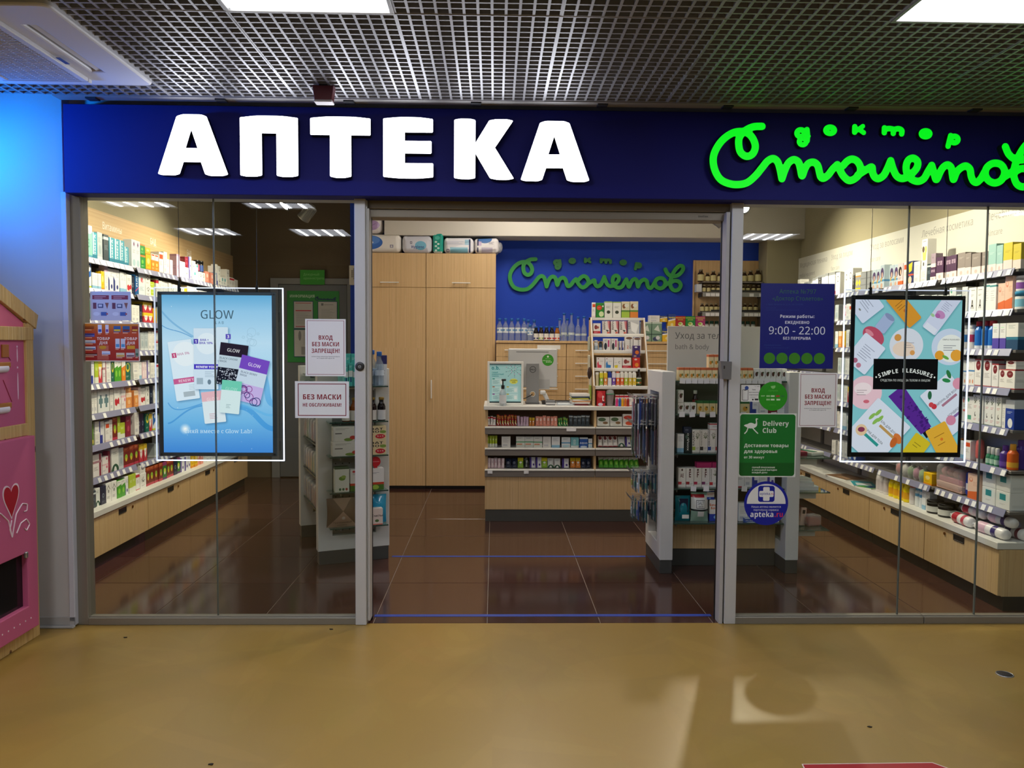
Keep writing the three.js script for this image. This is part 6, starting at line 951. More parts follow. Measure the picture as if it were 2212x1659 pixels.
fillRow('right', 0, -0.19, 'yel818 6.5 14|yel818 7.5 15.5|aqua818 6 15 |aqua818 7.5 16.5|taupe818 6 13|taupe818 9 13 |taupe818 6 14|taupe818 8 15|plum818 7 14.5 2|plum818 8 15|plum818 6 9 1 mauve 9|slate 5 12|plain 8 9 1 blonde 20|plain 8 15|dyeblue 7 16|redrect 6 16|dyepink 7 16|dye 6 16 2|dye 6.5 17.5|dye 6 15 2|greybox 9 15 2|diamondyel 10 15.5|tallblack 4 15|wreath 8 20 1|wreath 8 19 2|tallcrim 6.5 20|tallgrn 6.5 20|tallgry 6.5 20|tallamb 7 19.5|tallblack 7 19.5|tallgry 5 19|tallviol 6.5 18|tallcrim 6 16 2|tallblack 6 16|bluedisc 8 15.5|meter 8 12 1 plain 8|plainblue 7 12 2|greenhalf 8 9 1 soapgreen 5|plainblue 7 12 3|meter 10 12 2|meter 12 14|plainblue 9 10 2', 'from front');
fillRow('right', 1, -0.25, 'avene 6.5 19|avene 6 15.5|whitecap 6.5 16|whitecap 6 16.5|letterA 6 15|letterA 8 15|plain 6 16', 'from front');
fillRow('right', 2, -0.19, 'gel 10 15|violetfoot 5.5 15 2', 'from front');
fillRow('right', 3, -0.19, 'maroonring 9 11 1 maroonring 5|maroonring 6 11|maroonring 6 14|maroonring 7.5 16.5 2|peachdrops 6 16.5|peachdrops 6 15.5 2|plain 6 14|oilred 5 14', 'from front');
fillRow('right', 4, -0.19, 'bluedisc 8 16.5|plain 3 14|herb 5 17.5 5|oilgreen 6.5 16|oilred 4.5 15.5|oilgreen 5 15.5|oilred 5 12 2', 'from front');
for (const [r, l] of [[1, 'plain 6 13|house 6 12|redrect 6 13|plain 6 14|pinkcap 6 13|silver 7 14'], [2, 'plainblue 6 15 2|tallblack 5 14|plain 6 15|amb 6 14|peach 6 14|plainblue 6 14'], [3, 'plain 6 14|redband 6 8 1 redband 7|plain 6 15 2|silver 6 14 2'], [4, 'plain 6 14 2|shield 6 13|plain 6 14|silver 6 14 2'], [5, 'midnight 6 11|plainblue 6 14|soapgreen 6 12|plainblue 6 14|plain 6 14 2'], [6, 'bluedisc 7 14|meter 7 12|plain 6 14 2|plain 7 12 2']])
  fillRow('right', r, -2.1, l.replace('amb ', 'yellow '), 'left of light box');
fillRow('right', 5, -2.62, 'bluedisc 8 15|meter 7 12|yellow 5 15 2|violet 5 15 3|orange 4 12 4', 'beyond the green poster');
// what the light boxes hide: the rows simply go on
{
  const pools = { left: ['plain', 'plainblue', 'redband', 'navyside', 'swirl', 'house', 'peach', 'lime', 'wine', 'silver', 'pinkcap', 'kids', 'midnight', 'cross'], right: ['plain', 'plainblue', 'oilred', 'oilgreen', 'herb', 'whitecap', 'peachdrops', 'avene', 'mauve', 'soapgreen', 'gel', 'meter'] };
  for (const side of ['left', 'right']) {
    const L = side === 'left', rows = L ? [2, 3, 4, 5, 6, 7] : [1, 2, 3, 4, 5];
    for (const r of rows) {
      const list = []; let z = Math.min(L ? -2.1 : r === 5 ? -1.06 : r === 2 ? -0.83 : -0.7, ...PLACED.filter(q => q.side === side && q.row === r && q.z > (L ? -9 : -2)).map(q => q.z - q.w / 2 - 0.006)); const stop = L ? -4.08 : -2.08;
      while (z > stop) { const w = rr(0.05, 0.085), h = rr(0.1, 0.165), dp = rr(0.05, 0.08), k = pools[side][Math.floor(rng() * pools[side].length)], x = L ? -2.64 - dp / 2 - 0.006 : 2.882 + dp / 2; if (z - w > stop) list.push(cartonGeo(k).clone().scale(w, h, dp).rotateY(L ? Math.PI / 2 : -Math.PI / 2).translate(x, SHELVES[side][r] + 0.0006, z - w / 2)); z -= w + 0.006; }
      solo('carton_stock', join(list), artMat, `row of mixed cartons behind the light box, ${NUM[r]} ${side} shelf`, 'cartons').userData.kind = 'stuff';
    }
  }
}
// bottles, jars, tubes and soft packs on the right wall
const solid = (c, r = 0.35) => std(c, r);
const clear = (c, t = 0.75) => new THREE.MeshPhysicalMaterial({ color: c, roughness: 0.08, transmission: t, thickness: 0, ior: 1.4 });
const capWhite = solid(0xecebe6), capBlue = solid(0x2f6fc8), capDark = solid(0x17181a), capGreen = solid(0x123d2c);
{
  const lotion = { r: 0.026, neck: 0.012, capH: 0.03, capR: 0.02, shoulder: 0.66, mat: solid(0x1f73c8), capMat: solid(0xc22a34), label: solid(0xe8eef4), l0: 0.02, l1: 0.14 };
  [-0.452, -0.517, -0.582].forEach((z, i) => bottle('lotion_bottle', `blue lotion bottle with red cap, ${ord(i)} from the near end on the third right shelf`, 'bottle', [2.915, 1.4576, z], 0.17, lotion, 'blue lotion bottles'));
  [[-0.65, 0xe9e6e2, 0xb5345a], [-0.715, 0xeceae8, 0x2f80c8], [-0.78, 0x9fc9a8, 0xdfe6df]].forEach(([z, c, l], i) => bottle('lotion_bottle', `pale domed bottle with ${['crimson', 'blue', 'white'][i]} label beside the blue lotion bottles`, 'bottle', [2.915, 1.4576, z], 0.15, { r: 0.027, neck: 0.02, capH: 0.03, capR: 0.022, shoulder: 0.7, mat: solid(c), capMat: capWhite, label: solid(l), l0: 0.3, l1: 0.6 }));
  // near end of the sixth shelf
  [[-0.235, 0xe0641c, 0xe8a43a, 'orange sun lotion bottle'], [-0.3, 0x4c2f8c, 0x5f3a9c, 'violet bottle']].forEach(([z, c, k, d], i) => bottle('lotion_bottle', `${d}, ${ord(i)} from the near end on the sixth right shelf`, 'bottle', [2.915, 0.7846, z], i ? 0.13 : 0.145, { r: 0.029, neck: 0.012, capH: 0.035, capR: 0.016, shoulder: 0.62, mat: solid(c), capMat: solid(k), label: solid(i ? 0x6d4fae : 0xf0b23a), l0: 0.1, l1: 0.3 }));
  bottle('lotion_bottle', 'tall violet bottle behind the orange bottle on the sixth right shelf', 'bottle', [2.975, 0.7846, -0.26], 0.165, { r: 0.028, neck: 0.012, capH: 0.035, capR: 0.016, shoulder: 0.66, mat: solid(0x4c2f8c), capMat: solid(0x5f3a9c) });
  [-0.355, -0.395, -0.435].forEach((z, i) => bottle('small_bottle', `small green bottle with tall white cap, ${ord(i)} beside the violet bottle`, 'bottle', [2.905, 0.7846, z], 0.105, { r: 0.017, neck: 0.01, capH: 0.04, capR: 0.012, shoulder: 0.45, mat: clear(0x5fb489, 0.4), capMat: capWhite, label: solid(0xbfe0c8), l0: 0.1, l1: 0.36 }));
  const tubeRed = thing('cream_tube', 'coral red squeeze tube standing on its cap on the sixth right shelf', 'tube', [2.91, 0.7846, -0.53]);
  part(tubeRed, 'cap', cyl(0.018, 0.022, 16), solid(0xd9d4cf)); part(tubeRed, 'body', mv(lathe([[0.02, 0], [0.024, 0.012], [0.024, 0.08], [0.02, 0.105], [0.004, 0.118]], 16), 0, 0.022, 0), solid(0xd76a66));
  fillRow('right', 5, -0.58, 'redrect 6 12|plainblue 6 11|amb 5 12|soapgreen 9 7 1 soapgreen 7|plain 8 14'.replace('amb', 'orange'), 'past the coral tube');
  // jars at the near end
  const jar = (label, pos, r, h, body, lid, band, group) => { const t = thing('cream_jar', label, 'jar', pos, 0, group); part(t, 'body', lathe([[0, 0], [r * 0.94, 0], [r, r * 0.08], [r, h * 0.7], [r * 0.92, h * 0.74], [0, h * 0.74]], 24), body); part(t, 'lid', lathe([[0, h], [r * 0.98, h], [r * 1.03, h * 0.97], [r * 1.03, h * 0.74], [0, h * 0.74]], 24), lid); if (band) part(t, 'label', mv(new THREE.CylinderGeometry(r * 1.01, r * 1.01, h * 0.42, 24, 1, true), 0, h * 0.36, 0), band); return t; };
  const j1 = jar('white jar with blue lid, lower of the two stacked on the second right shelf', [2.93, 1.6806, -0.205], 0.048, 0.1, solid(0xe9ecee), solid(0x3f9ed0), solid(0x7fc3e0));
  jar('white jar with violet band, upper of the two stacked on the second right shelf', [2.93, 1.7812, -0.205], 0.045, 0.085, solid(0xeceaee), solid(0xd9d4e0), solid(0x8a4fae));
  [[2.905, -0.85], [2.895, -0.965], [2.985, -0.79]].forEach(([x, z], i) => jar(['black jar with white label in front on the right ledge', 'black jar with white label, far one on the right ledge', 'black jar with white label set back near the cotton rolls'][i], [x, LEDGE_Y, z], 0.05, 0.085, solid(0x1a1b1d, 0.25), solid(0x111214, 0.3), solid(0xdedfdb)));
  // soft cotton rolls
  const cotton = (label, a, b, r, c1, c2) => {
    const A = new THREE.Vector3(...a), Bv = new THREE.Vector3(...b), d = Bv.clone().sub(A), len = d.length(), t = thing('cotton_roll_pack', label, 'cotton pack', a, 0, 'cotton packs on the right ledge');
    const q = new THREE.Quaternion().setFromUnitVectors(new THREE.Vector3(0, 1, 0), d.normalize()); t.quaternion.copy(q);
    part(t, 'wrapped_pads', lathe([[0, 0.015], [r * 0.8, 0.012], [r, 0.03], [r * 1.01, len * 0.3], [r * 0.985, len * 0.5], [r, len - 0.03], [r * 0.8, len - 0.012], [0, len - 0.01]], 20), solid(0xe9e6e6, 0.3));
    part(t, 'printed_band', mv(new THREE.CylinderGeometry(r * 1.02, r * 1.02, len * 0.26, 20, 1, true), 0, len * 0.28, 0), solid(c1, 0.3)); part(t, 'printed_band', mv(new THREE.CylinderGeometry(r * 1.02, r * 1.02, len * 0.14, 20, 1, true), 0, len * 0.66, 0), solid(c2, 0.3));
    part(t, 'gathered_end', lathe([[r * 0.4, 0.015], [r * 0.2, -0.004], [r * 0.5, -0.02]], 12), film);
  };
  cotton('cotton pad roll with red print, lower far one on the right ledge', [2.875, LEDGE_Y + 0.033, -0.72], [2.87, LEDGE_Y + 0.033, -0.5], 0.032, 0xb02236, 0xc2455a);
  cotton('cotton pad roll with navy logo, lower near one on the right ledge', [2.868, LEDGE_Y + 0.033, -0.47], [2.885, LEDGE_Y + 0.033, -0.2], 0.032, 0xd9b3c6, 0x3a2f6e);
  cotton('cotton pad roll with crimson end lying on top of the lower rolls', [2.9, LEDGE_Y + 0.1, -0.66], [2.9, LEDGE_Y + 0.1, -0.42], 0.031, 0xa81f44, 0xd8c0c8);
  cotton('cotton pad roll with pale pink print lying on top near the corner', [2.905, LEDGE_Y + 0.1, -0.41], [2.92, LEDGE_Y + 0.1, -0.19], 0.031, 0xe3c2d0, 0x4a3a78);
  cotton('cotton pad roll with dark navy band leaning at the ledge corner', [2.975, LEDGE_Y + 0.033, -0.36], [2.985, LEDGE_Y + 0.033, -0.18], 0.032, 0x2a2a55, 0x7a3a4c);
  // bath sets and boxes on the lowest shelf
  [[0, 0], [0, 1], [1, 0], [1, 1]].forEach(([a, b]) => pack('tissue_box', 'tealdrawer', 0.125, 0.1, 0.16, [2.965, 0.5566 + b * 0.1008, -0.265 - a * 0.13], -Math.PI / 2, `white box with teal window, ${b ? 'upper' : 'lower'} ${a ? 'left' : 'right'} of the stack on the seventh right shelf`, 'white boxes with teal windows'));
  pack('cosmetic_carton', 'avene', 0.11, 0.155, 0.05, [2.9, 0.5566, -0.53], -Math.PI / 2, 'peach box with orange picture beside the teal window boxes', 'cartons on the seventh right shelf');
  { const g = thing('bath_gift_bag', 'clear bag of pink bath gifts tied at the top on the seventh right shelf', 'gift bag', [2.97, 0.5566, -0.82]);
    const bx = part(g, 'tray', slab(-0.075, 0.075, 0.003, 0.05, -0.14, 0.14, 0.004), solid(0xe6b7a8)); part(g, 'pink_block', slab(-0.065, 0.065, 0.05, 0.085, -0.13, 0.13, 0.006), solid(0xcc6f86));
    for (let i = 0; i < 4; i++) for (let j = 0; j < 2; j++) part(g, 'bath_bomb', mv(new THREE.SphereGeometry(0.03, 14, 10), -0.032 + j * 0.064, 0.112, -0.1 + i * 0.066), solid([0xd98a94, 0xc9657c, 0xe2a3a0][(i + j) % 3]));
    part(g, 'film_bag', new RoundedBoxGeometry(0.17, 0.16, 0.3, 3, 0.035).translate(0, 0.082, 0), film); part(g, 'film_tuft', lathe([[0.02, 0.155], [0.008, 0.168], [0.03, 0.195]], 12).translate(0, 0, 0.06), film); }
  { const g = thing('blue_pouch', 'royal blue shiny pouch leaning between gift bag and boxes', 'pouch', [2.93, 0.5566, -0.625], -1.4); part(g, 'body', mv(new RoundedBoxGeometry(0.09, 0.15, 0.04, 3, 0.018), 0, 0.075, 0), solid(0x1c3aa0, 0.2)); part(g, 'label', slab(-0.03, 0.03, 0.04, 0.08, 0.02, 0.0205, 0.0002), solid(0xd9dbe2)); }
  pack('cosmetic_carton', 'yellow', 0.1, 0.08, 0.08, [2.92, 0.5566, -1.04], -Math.PI / 2, 'amber yellow box beside the pink gift bag on the seventh shelf', 'cartons on the seventh right shelf');
  [[-1.16, 0x7fb03a, 'lime green'], [-1.235, 0xb0307a, 'magenta'], [-1.31, 0x5f8f3a, 'olive green'], [-1.39, 0xd9d4cc, 'white'], [-1.47, 0xc8433a, 'red']].forEach(([z, c, d]) => { const s = thing('bath_sponge', `${d} bath sponge in clear wrap on the seventh right shelf`, 'sponge', [2.925, 0.5566, z], 0, 'bath sponges'); part(s, 'sponge', mv(new THREE.IcosahedronGeometry(0.034, 2).scale(1, 1.25, 1), 0, 0.043, 0), solid(c, 0.8)); part(s, 'wrap', lathe([[0.03, 0.001], [0.037, 0.03], [0.034, 0.075], [0.01, 0.09], [0.02, 0.105]], 12), film); });
  // row on the right ledge
  [-1.02, -1.07].forEach((z, i) => pack('cosmetic_carton', i ? 'plainblue' : 'plain', 0.045, 0.13, 0.05, [2.9, LEDGE_Y, z], -Math.PI / 2, `slim white carton ${i ? 'with blue foot' : 'with grey lines'} behind the black jars on the right ledge`, 'cartons on the right ledge'));
  [-1.125, -1.18].forEach((z, i) => bottle('spray_bottle', `blue and white bottle with ${i ? 'round' : 'slanted'} cap left of the slim white cartons`, 'bottle', [2.9, LEDGE_Y, z], 0.14, { r: 0.022, neck: 0.016, capH: 0.035, capR: 0.019, shoulder: 0.68, mat: solid(0xe6ebef), capMat: solid(0x4f9ac8), label: solid(0x5fa0cc), l0: 0.5, l1: 0.64 }));
  bottle('spray_bottle', 'white bottle with dark red cap right of the yellow bottles', 'bottle', [2.9, LEDGE_Y, -1.25], 0.15, { r: 0.024, neck: 0.018, capH: 0.035, capR: 0.022, shoulder: 0.7, mat: solid(0xe4e0e0), capMat: solid(0xa8402c), label: solid(0xd9cfd2), l0: 0.2, l1: 0.6 });
  [[-1.325, 0], [-1.395, 0], [-1.465, 0], [-1.36, 1], [-1.43, 1], [-1.535, 0]].forEach(([z, b], i) => bottle('sun_lotion', `yellow domed bottle with orange print, ${b ? 'back' : 'front'} row ${['right', 'second', 'third', 'right', 'left', 'left'][i]}`, 'bottle', [b ? 2.965 : 2.905, LEDGE_Y, z], b ? 0.14 : 0.14, { r: 0.032, neck: 0.022, capH: 0.04, capR: 0.025, shoulder: 0.66, mat: solid(0xf2d800), capMat: solid(0xf5dc10), label: solid(0xe6a81c), l0: 0.16, l1: 0.5 }, 'yellow bottles on the right ledge'));
  [-1.615, -1.675, -1.73, -1.64].forEach((z, i) => bottle('talc_bottle', `white bottle with white cap and grey print, ${['right one', 'middle one', 'left one', 'back one'][i]} of four`, 'bottle', [i === 3 ? 2.965 : 2.9, LEDGE_Y, z], [0.148, 0.14, 0.149, 0.145][i], { r: 0.026, neck: 0.02, capH: 0.04, capR: 0.022, shoulder: 0.7, mat: solid(0xe6e1e1), capMat: capWhite, label: solid(0xcfc6c9), l0: 0.12, l1: 0.62 }, 'white bottles on the right ledge'));
  bottle('spray_bottle', 'green bottle standing behind the white bottles on the right ledge', 'bottle', [2.97, LEDGE_Y, -1.84], 0.13, { r: 0.02, neck: 0.014, capH: 0.03, shoulder: 0.7, mat: solid(0x2f8a4a), capMat: solid(0x1f6a38) });
  // flat leaflets and magazines
  const leaf = (label, x, y, z, w, d, turn, c, c2) => { const t = thing('magazine', label, 'magazine', [x, y, z], turn, 'magazines on the right ledge'); part(t, 'pages', slab(-w / 2, w / 2, 0, 0.007, -d / 2, d / 2, 0.001), paper); part(t, 'cover', slab(-w / 2, w / 2, 0.0072, 0.0082, -d / 2, d / 2, 0.0003), solid(c, 0.35)); part(t, 'cover_picture', slab(-w * 0.35, w * 0.35, 0.0083, 0.0087, -d * 0.1, d * 0.4, 0.0001), solid(c2, 0.35)); };
  leaf('open brown magazine lying on the far right ledge', 2.92, LEDGE_Y, -2.35, 0.2, 0.28, 0.2, 0x8a6a50, 0xa9866a); leaf('turquoise leaflet lying on the right ledge', 2.91, LEDGE_Y, -2.02, 0.16, 0.22, -0.3, 0x3fa9b8, 0xd9e2e6); leaf('green leaflet at the left of the white bottles', 2.89, LEDGE_Y, -1.88, 0.12, 0.13, 0.5, 0x5fae4a, 0x2f4a7a); leaf('white printed notice sheet standing flat on the far ledge', 2.93, LEDGE_Y, -2.72, 0.2, 0.24, 0, 0xd9d8d2, 0xc9c8c2);
}
// black pill bottles on the top left shelf
{
  const low = PLACED.filter(p => p.side === 'left' && p.row === 0 && p.z < -2.6 && p.z > -3.3 && p.top < 2.14 && p.w > 0.06).slice(0, 2);
  low.forEach((p, i) => bottle('pill_bottle', `black pill bottle with ${['dusty pink', 'blue'][i]} label standing on a top left shelf carton`, 'bottle', [p.x, p.top + 0.0006, p.z], 0.105, { r: 0.03, neck: 0.027, capH: 0.028, capR: 0.03, shoulder: 0.62, mat: solid(0x1a1a1c), capMat: capDark, label: solid([0xb0566f, 0x3f5aa0][i]), l0: 0.1, l1: 0.62 }));
}

// ================================================================ middle of the shop
// ---- packs on top of the tall cabinets
{
  const T = 2.3765, bale = (name, label, d, w, h, dp, x, y, more) => { const t = thing(name, label, 'pack', [x, y, -3.975], 0, more); part(t, 'wrapped_pack', baleGeo(d, w, h, dp), artGloss); return t; };
  const nap = tex(512, 256, (g, w, h) => { rect(g, '#e6e3df', 0, 0, w, h); disc(g, '#3f6fc4', 170, 120, 140, 96); disc(g, '#5f8fdc', 160, 90, 120, 60); disc(g, '#d3dcec', 150, 120, 60, 22); rect(g, '#3f6fc4', 0, 150, 250, 6); rect(g, '#77789a', 392, 150, 36, 40); rect(g, '#d9d6d3', 400, 158, 20, 26); });
  const nap2 = tex(512, 256, (g, w, h) => { rect(g, '#cfd1de', 0, 0, w, h); disc(g, '#6fb3d2', 320, 150, 96, 66); text(g, 'Hygiene', 270, 190, 56, '#2a3a7c', 'bold sans-serif'); rect(g, '#55566e', 140, 90, 36, 36); rect(g, '#dfe0e8', 150, 98, 16, 20); });
  const nap3 = tex(256, 384, (g, w, h) => { rect(g, '#e4e0e2', 0, 0, w, h); disc(g, '#b79cd0', 150, 240, 84, 96, 0.3); g.strokeStyle = '#8a70ac'; g.lineWidth = 8; g.beginPath(); g.moveTo(110, 290); g.lineTo(196, 210); g.stroke(); rect(g, '#77748c', 40, 130, 30, 26); });
  const nap4 = tex(512, 256, (g, w, h) => { rect(g, '#dfe0e8', 0, 0, w, h); lines(g, '#aeb4cc', 40, 60, 330, 4, 16, 6); rect(g, '#9cc4dc', 360, 30, 70, 90); rect(g, '#2c3560', 430, 24, 26, 220); rect(g, '#7fb6cc', 110, 160, 300, 90); rect(g, '#2c3560', 50, 190, 46, 50); rect(g, '#dfe0e8', 60, 200, 26, 30); });
  const nap5 = tex(512, 256, (g, w, h) => { rect(g, '#dcd9dc', 0, 0, w, h); disc(g, '#4f78b4', 220, 10, 150, 80); rect(g, '#2c2f58', 60, 20, 30, 110); rect(g, '#bba9cc', 90, 60, 60, 70); rect(g, '#2c2f58', 60, 160, 26, 80); rect(g, '#b7b0c4', 150, 160, 230, 90); lines(g, '#6f6c7c', 300, 70, 120, 3, 14, 6); });
  const pampers = tex(128, 256, (g, w, h) => { rect(g, '#1f9c8c', 0, 0, w, h); disc(g, '#57c4b4', 60, 70, 30, 24); for (let i = 0; i < 5; i++) disc(g, '#d6f0ea', 40 + (i % 2) * 30, 120 + i * 26, 16, 12); rect(g, '#e4ecea', 10, 238, 108, 18); });
  const B5 = (label, map, w, h, x, y = T, name = 'diaper_pack') => { const t = thing(name, label, 'pack', [x, y, -3.985], 0); part(t, 'wrapped_pack', baleUnit(w, h, 0.24), new THREE.MeshStandardMaterial({ map, roughness: 0.28 })); return t; };
  function baleUnit(w, h, dp) { const g = baleGeo('plain', w, h, dp), p = g.attributes.position, U = []; for (let i = 0; i < p.count; i++) U.push(p.getX(i) / w + 0.5, p.getY(i) / h); g.setAttribute('uv', new THREE.Float32BufferAttribute(U, 2)); return g; }
  B5('long white diaper pack with blue oval on the left tall cabinet', nap, 0.46, 0.186, -1.165);
  B5('white diaper pack with lilac oval lying on top of the blue oval pack', nap3, 0.26, 0.2, -1.255, T + 0.192);
  B5('pale grey diaper pack with light blue figure on the tall cabinets', nap2, 0.298, 0.172, -0.776);
  B5('narrow green wet wipes pack standing between the diaper packs', pampers, 0.104, 0.205, -0.567, T, 'wipes_pack');
  B5('white and pale blue boxy diaper pack right of the green pack', nap4, 0.3, 0.152, -0.36);
  const d = B5('white diaper pack with torn clear wrap at the right end of the cabinets', nap5, 0.245, 0.152, -0.082);
  part(d, 'torn_wrap', mv(new THREE.IcosahedronGeometry(0.05, 1).scale(0.7, 1.1, 1.2), 0.128, 0.07, 0.02), film);
}
// ---- bottles and boxes on the worktop under the blue wall
{
  const Y = 1.5085, water = clear(0xdfe9f2, 0.82), lab = tex(256, 128, (g, w, h) => { rect(g, '#d6dfe8', 0, 0, w, h); for (const x of [32, 96, 160, 224]) { disc(g, '#4a86c4', x, 60, 22); disc(g, '#9fc4e4', x - 4, 54, 10); } }), labM = new THREE.MeshStandardMaterial({ map: lab, roughness: 0.5 });
  const w1 = { r: 0.029, neck: 0.013, capH: 0.03, capR: 0.016, shoulder: 0.62, mat: water, capMat: capBlue, label: labM, l0: 0.34, l1: 0.58 };
  [0.053, 0.112, 0.174, 0.236, 0.298].forEach((x, i) => bottle('water_bottle', `clear water bottle with blue cap and round blue badge, ${ord(i)} from the tall cabinet`, 'bottle', [x, Y, -3.87], 0.225, w1, 'water bottles on the worktop'));
  bottle('water_bottle', 'short clear water bottle at the right of the row on the worktop', 'bottle', [0.357, Y, -3.85], 0.165, { ...w1, r: 0.027 }, 'water bottles on the worktop');
  [[0.345, 'left'], [0.405, 'right']].forEach(([x, s]) => bottle('water_bottle', `clear water bottle in the back row above the juices, ${s} one`, 'bottle', [x, Y, -3.99], 0.215, w1, 'water bottles on the worktop'));
  const fruit = c => new THREE.MeshStandardMaterial({ map: tex(128, 64, (g, w, h) => { rect(g, '#e2e0da', 0, 0, w, h); lines(g, '#8d8a86', 20, 12, 90, 2, 8, 3); for (let i = 0; i < 8; i++) disc(g, c, 10 + i * 15, 48, 8); }), roughness: 0.5 });
  [[0.418, 0x120c0e, '#2c2f6a', 'dark blueberry'], [0.47, 0x1e0d10, '#8fae4a', 'dark apple'], [0.524, 0x140c0d, '#8a1f2c', 'dark cherry'], [0.578, 0x140c0d, '#c42a34', 'dark cranberry'], [0.632, 0x9a5a12, '#d2452c', 'orange']].forEach(([x, c, f, d], i) => bottle('juice_bottle', `small ${d} juice bottle with white label, ${ord(i)} in the juice row`, 'bottle', [x, Y, -3.87], 0.145, { r: 0.0255, neck: 0.016, capH: 0.016, capR: 0.018, shoulder: 0.6, mat: solid(c, 0.15), capMat: capBlue, label: fruit(f), l0: 0.06, l1: 0.5 }, 'juice bottles on the worktop'));
  const tall = { r: 0.033, neck: 0.012, capH: 0.02, capR: 0.015, shoulder: 0.5, mat: water, capMat: capBlue, label: solid(0xc9d4d6), l0: 0.22, l1: 0.3 };
  [[0.7, 0.28, 'left'], [0.775, 0.28, 'right']].forEach(([x, h, s]) => bottle('mineral_water_bottle', `tall clear mineral water bottle with pointed neck, ${s} of the tall pair`, 'bottle', [x, Y, -3.87], h, tall, 'mineral water on the worktop'));
  [[0.84, 0.245, 'left'], [0.9, 0.25, 'right']].forEach(([x, h, s]) => bottle('mineral_water_bottle', `smaller clear mineral water bottle beside the counter rack, ${s} one`, 'bottle', [x, Y, -3.86], h, { ...tall, r: 0.028 }, 'mineral water on the worktop'));
  [[0.665, 'left'], [0.742, 'right']].forEach(([x, s]) => bottle('mineral_water_bottle', `clear mineral water bottle in the back row, ${s} one behind the tall pair`, 'bottle', [x, Y, -3.98], 0.23, { ...tall, r: 0.03 }, 'mineral water on the worktop'));
  const bx = (d, x0, x1, y, h, label, z = -3.86, turn = 0) => pack('remedy_box', d, x1 - x0 - 0.003, h, 0.08, [(x0 + x1) / 2, y, z], turn, label, 'boxes on the worktop');
  bx('greentea', 1.47, 1.575, Y, 0.195, 'grey green tea box, left one on the worktop behind the rack'); bx('greentea', 1.578, 1.68, Y, 0.195, 'grey green tea box, right one on the worktop');
  bx('plain', 1.55, 1.658, Y + 0.1958, 0.065, 'white flat box lying on the grey green tea boxes', -3.865); bx('flu', 1.66, 1.735, Y + 0.1958, 0.068, 'blue and yellow remedy box, upper left of the three', -3.865);
  bx('flu', 1.682, 1.79, Y, 0.13, 'blue and yellow remedy box, lower one beside the tea boxes'); bx('flu', 1.735, 1.81, Y + 0.1306, 0.145, 'blue and yellow remedy box standing on the lower one', -3.85, 0.1);
  [['fr', 'red'], ['fg', 'green'], ['fm', 'magenta']].forEach(([k, c], i) => { bx('plain', 1.812 + i * 0.1, 1.912 + i * 0.1, Y, 0.135, `white carton under the ${c} drink carton behind the display panel`, -3.85); bx(k, 1.812 + i * 0.1, 1.912 + i * 0.1, Y + 0.1356, 0.12, `${c} drink carton with yellow lettering on the worktop`, -3.85); });
}
// ---- brown bottles on the shelves let into the blue wall
{
  const amber = solid(0x33200f, 0.14), lab = solid(0xcfc48f, 0.6), o = (r, h) => ({ r, neck: r * 0.55, capH: 0.016, capR: r * 0.62, shoulder: 0.62, mat: amber, capMat: solid(0x8d8266, 0.4), label: lab, l0: 0.08, l1: 0.58 });
  const rowOf = (xs, y, h, r, row, hs) => xs.forEach((x, i) => bottle('vitamin_bottle', `brown glass vitamin bottle with cream label, ${ord(i)} from left, ${row} shelf`, 'bottle', [x, y, -4.09], hs ? hs[i] : h, o(hs ? r * hs[i] / h : r, h), 'brown vitamin bottles'));
  rowOf([2.13, 2.2, 2.26, 2.325, 2.385, 2.452, 2.52, 2.585, 2.648, 2.725], 2.1286, 0.105, 0.027, 'top', [0.128, 0.096, 0.115, 0.1, 0.112, 0.11, 0.1, 0.11, 0.12, 0.135]);
  rowOf([2.165, 2.215, 2.262, 2.312, 2.362, 2.414, 2.466, 2.52, 2.572, 2.622, 2.682, 2.735], 2.0226, 0.078, 0.021, 'second');
  rowOf([2.15, 2.198, 2.246, 2.294, 2.342, 2.39, 2.44, 2.492, 2.544, 2.596, 2.652, 2.708], 1.8206, 0.09, 0.0225, 'third');
  [2.2, 2.252, 2.304, 2.356, 2.41, 2.465, 2.52, 2.575, 2.63, 2.685].forEach((x, i) => bottle('medicine_bottle', `small bottle with dark green cap, ${ord(i)} from left, lowest wall shelf`, 'bottle', [x, 1.6306, -4.09], 0.095, { r: 0.022, neck: 0.017, capH: 0.03, capR: 0.02, shoulder: 0.6, mat: clear(0xdfe5e2, 0.5), capMat: capGreen, label: solid(0xe1e3df), l0: 0.05, l1: 0.55 }, 'green capped bottles'));
  solo('wall_carton', slab(-0.028, 0.028, 0, 0.08, -0.04, 0.04), solid(0xc9ced6), 'pale box at the left end of the bottle shelves by the blue wall', 'box', [2.108, 2.0226, -4.1]);
}
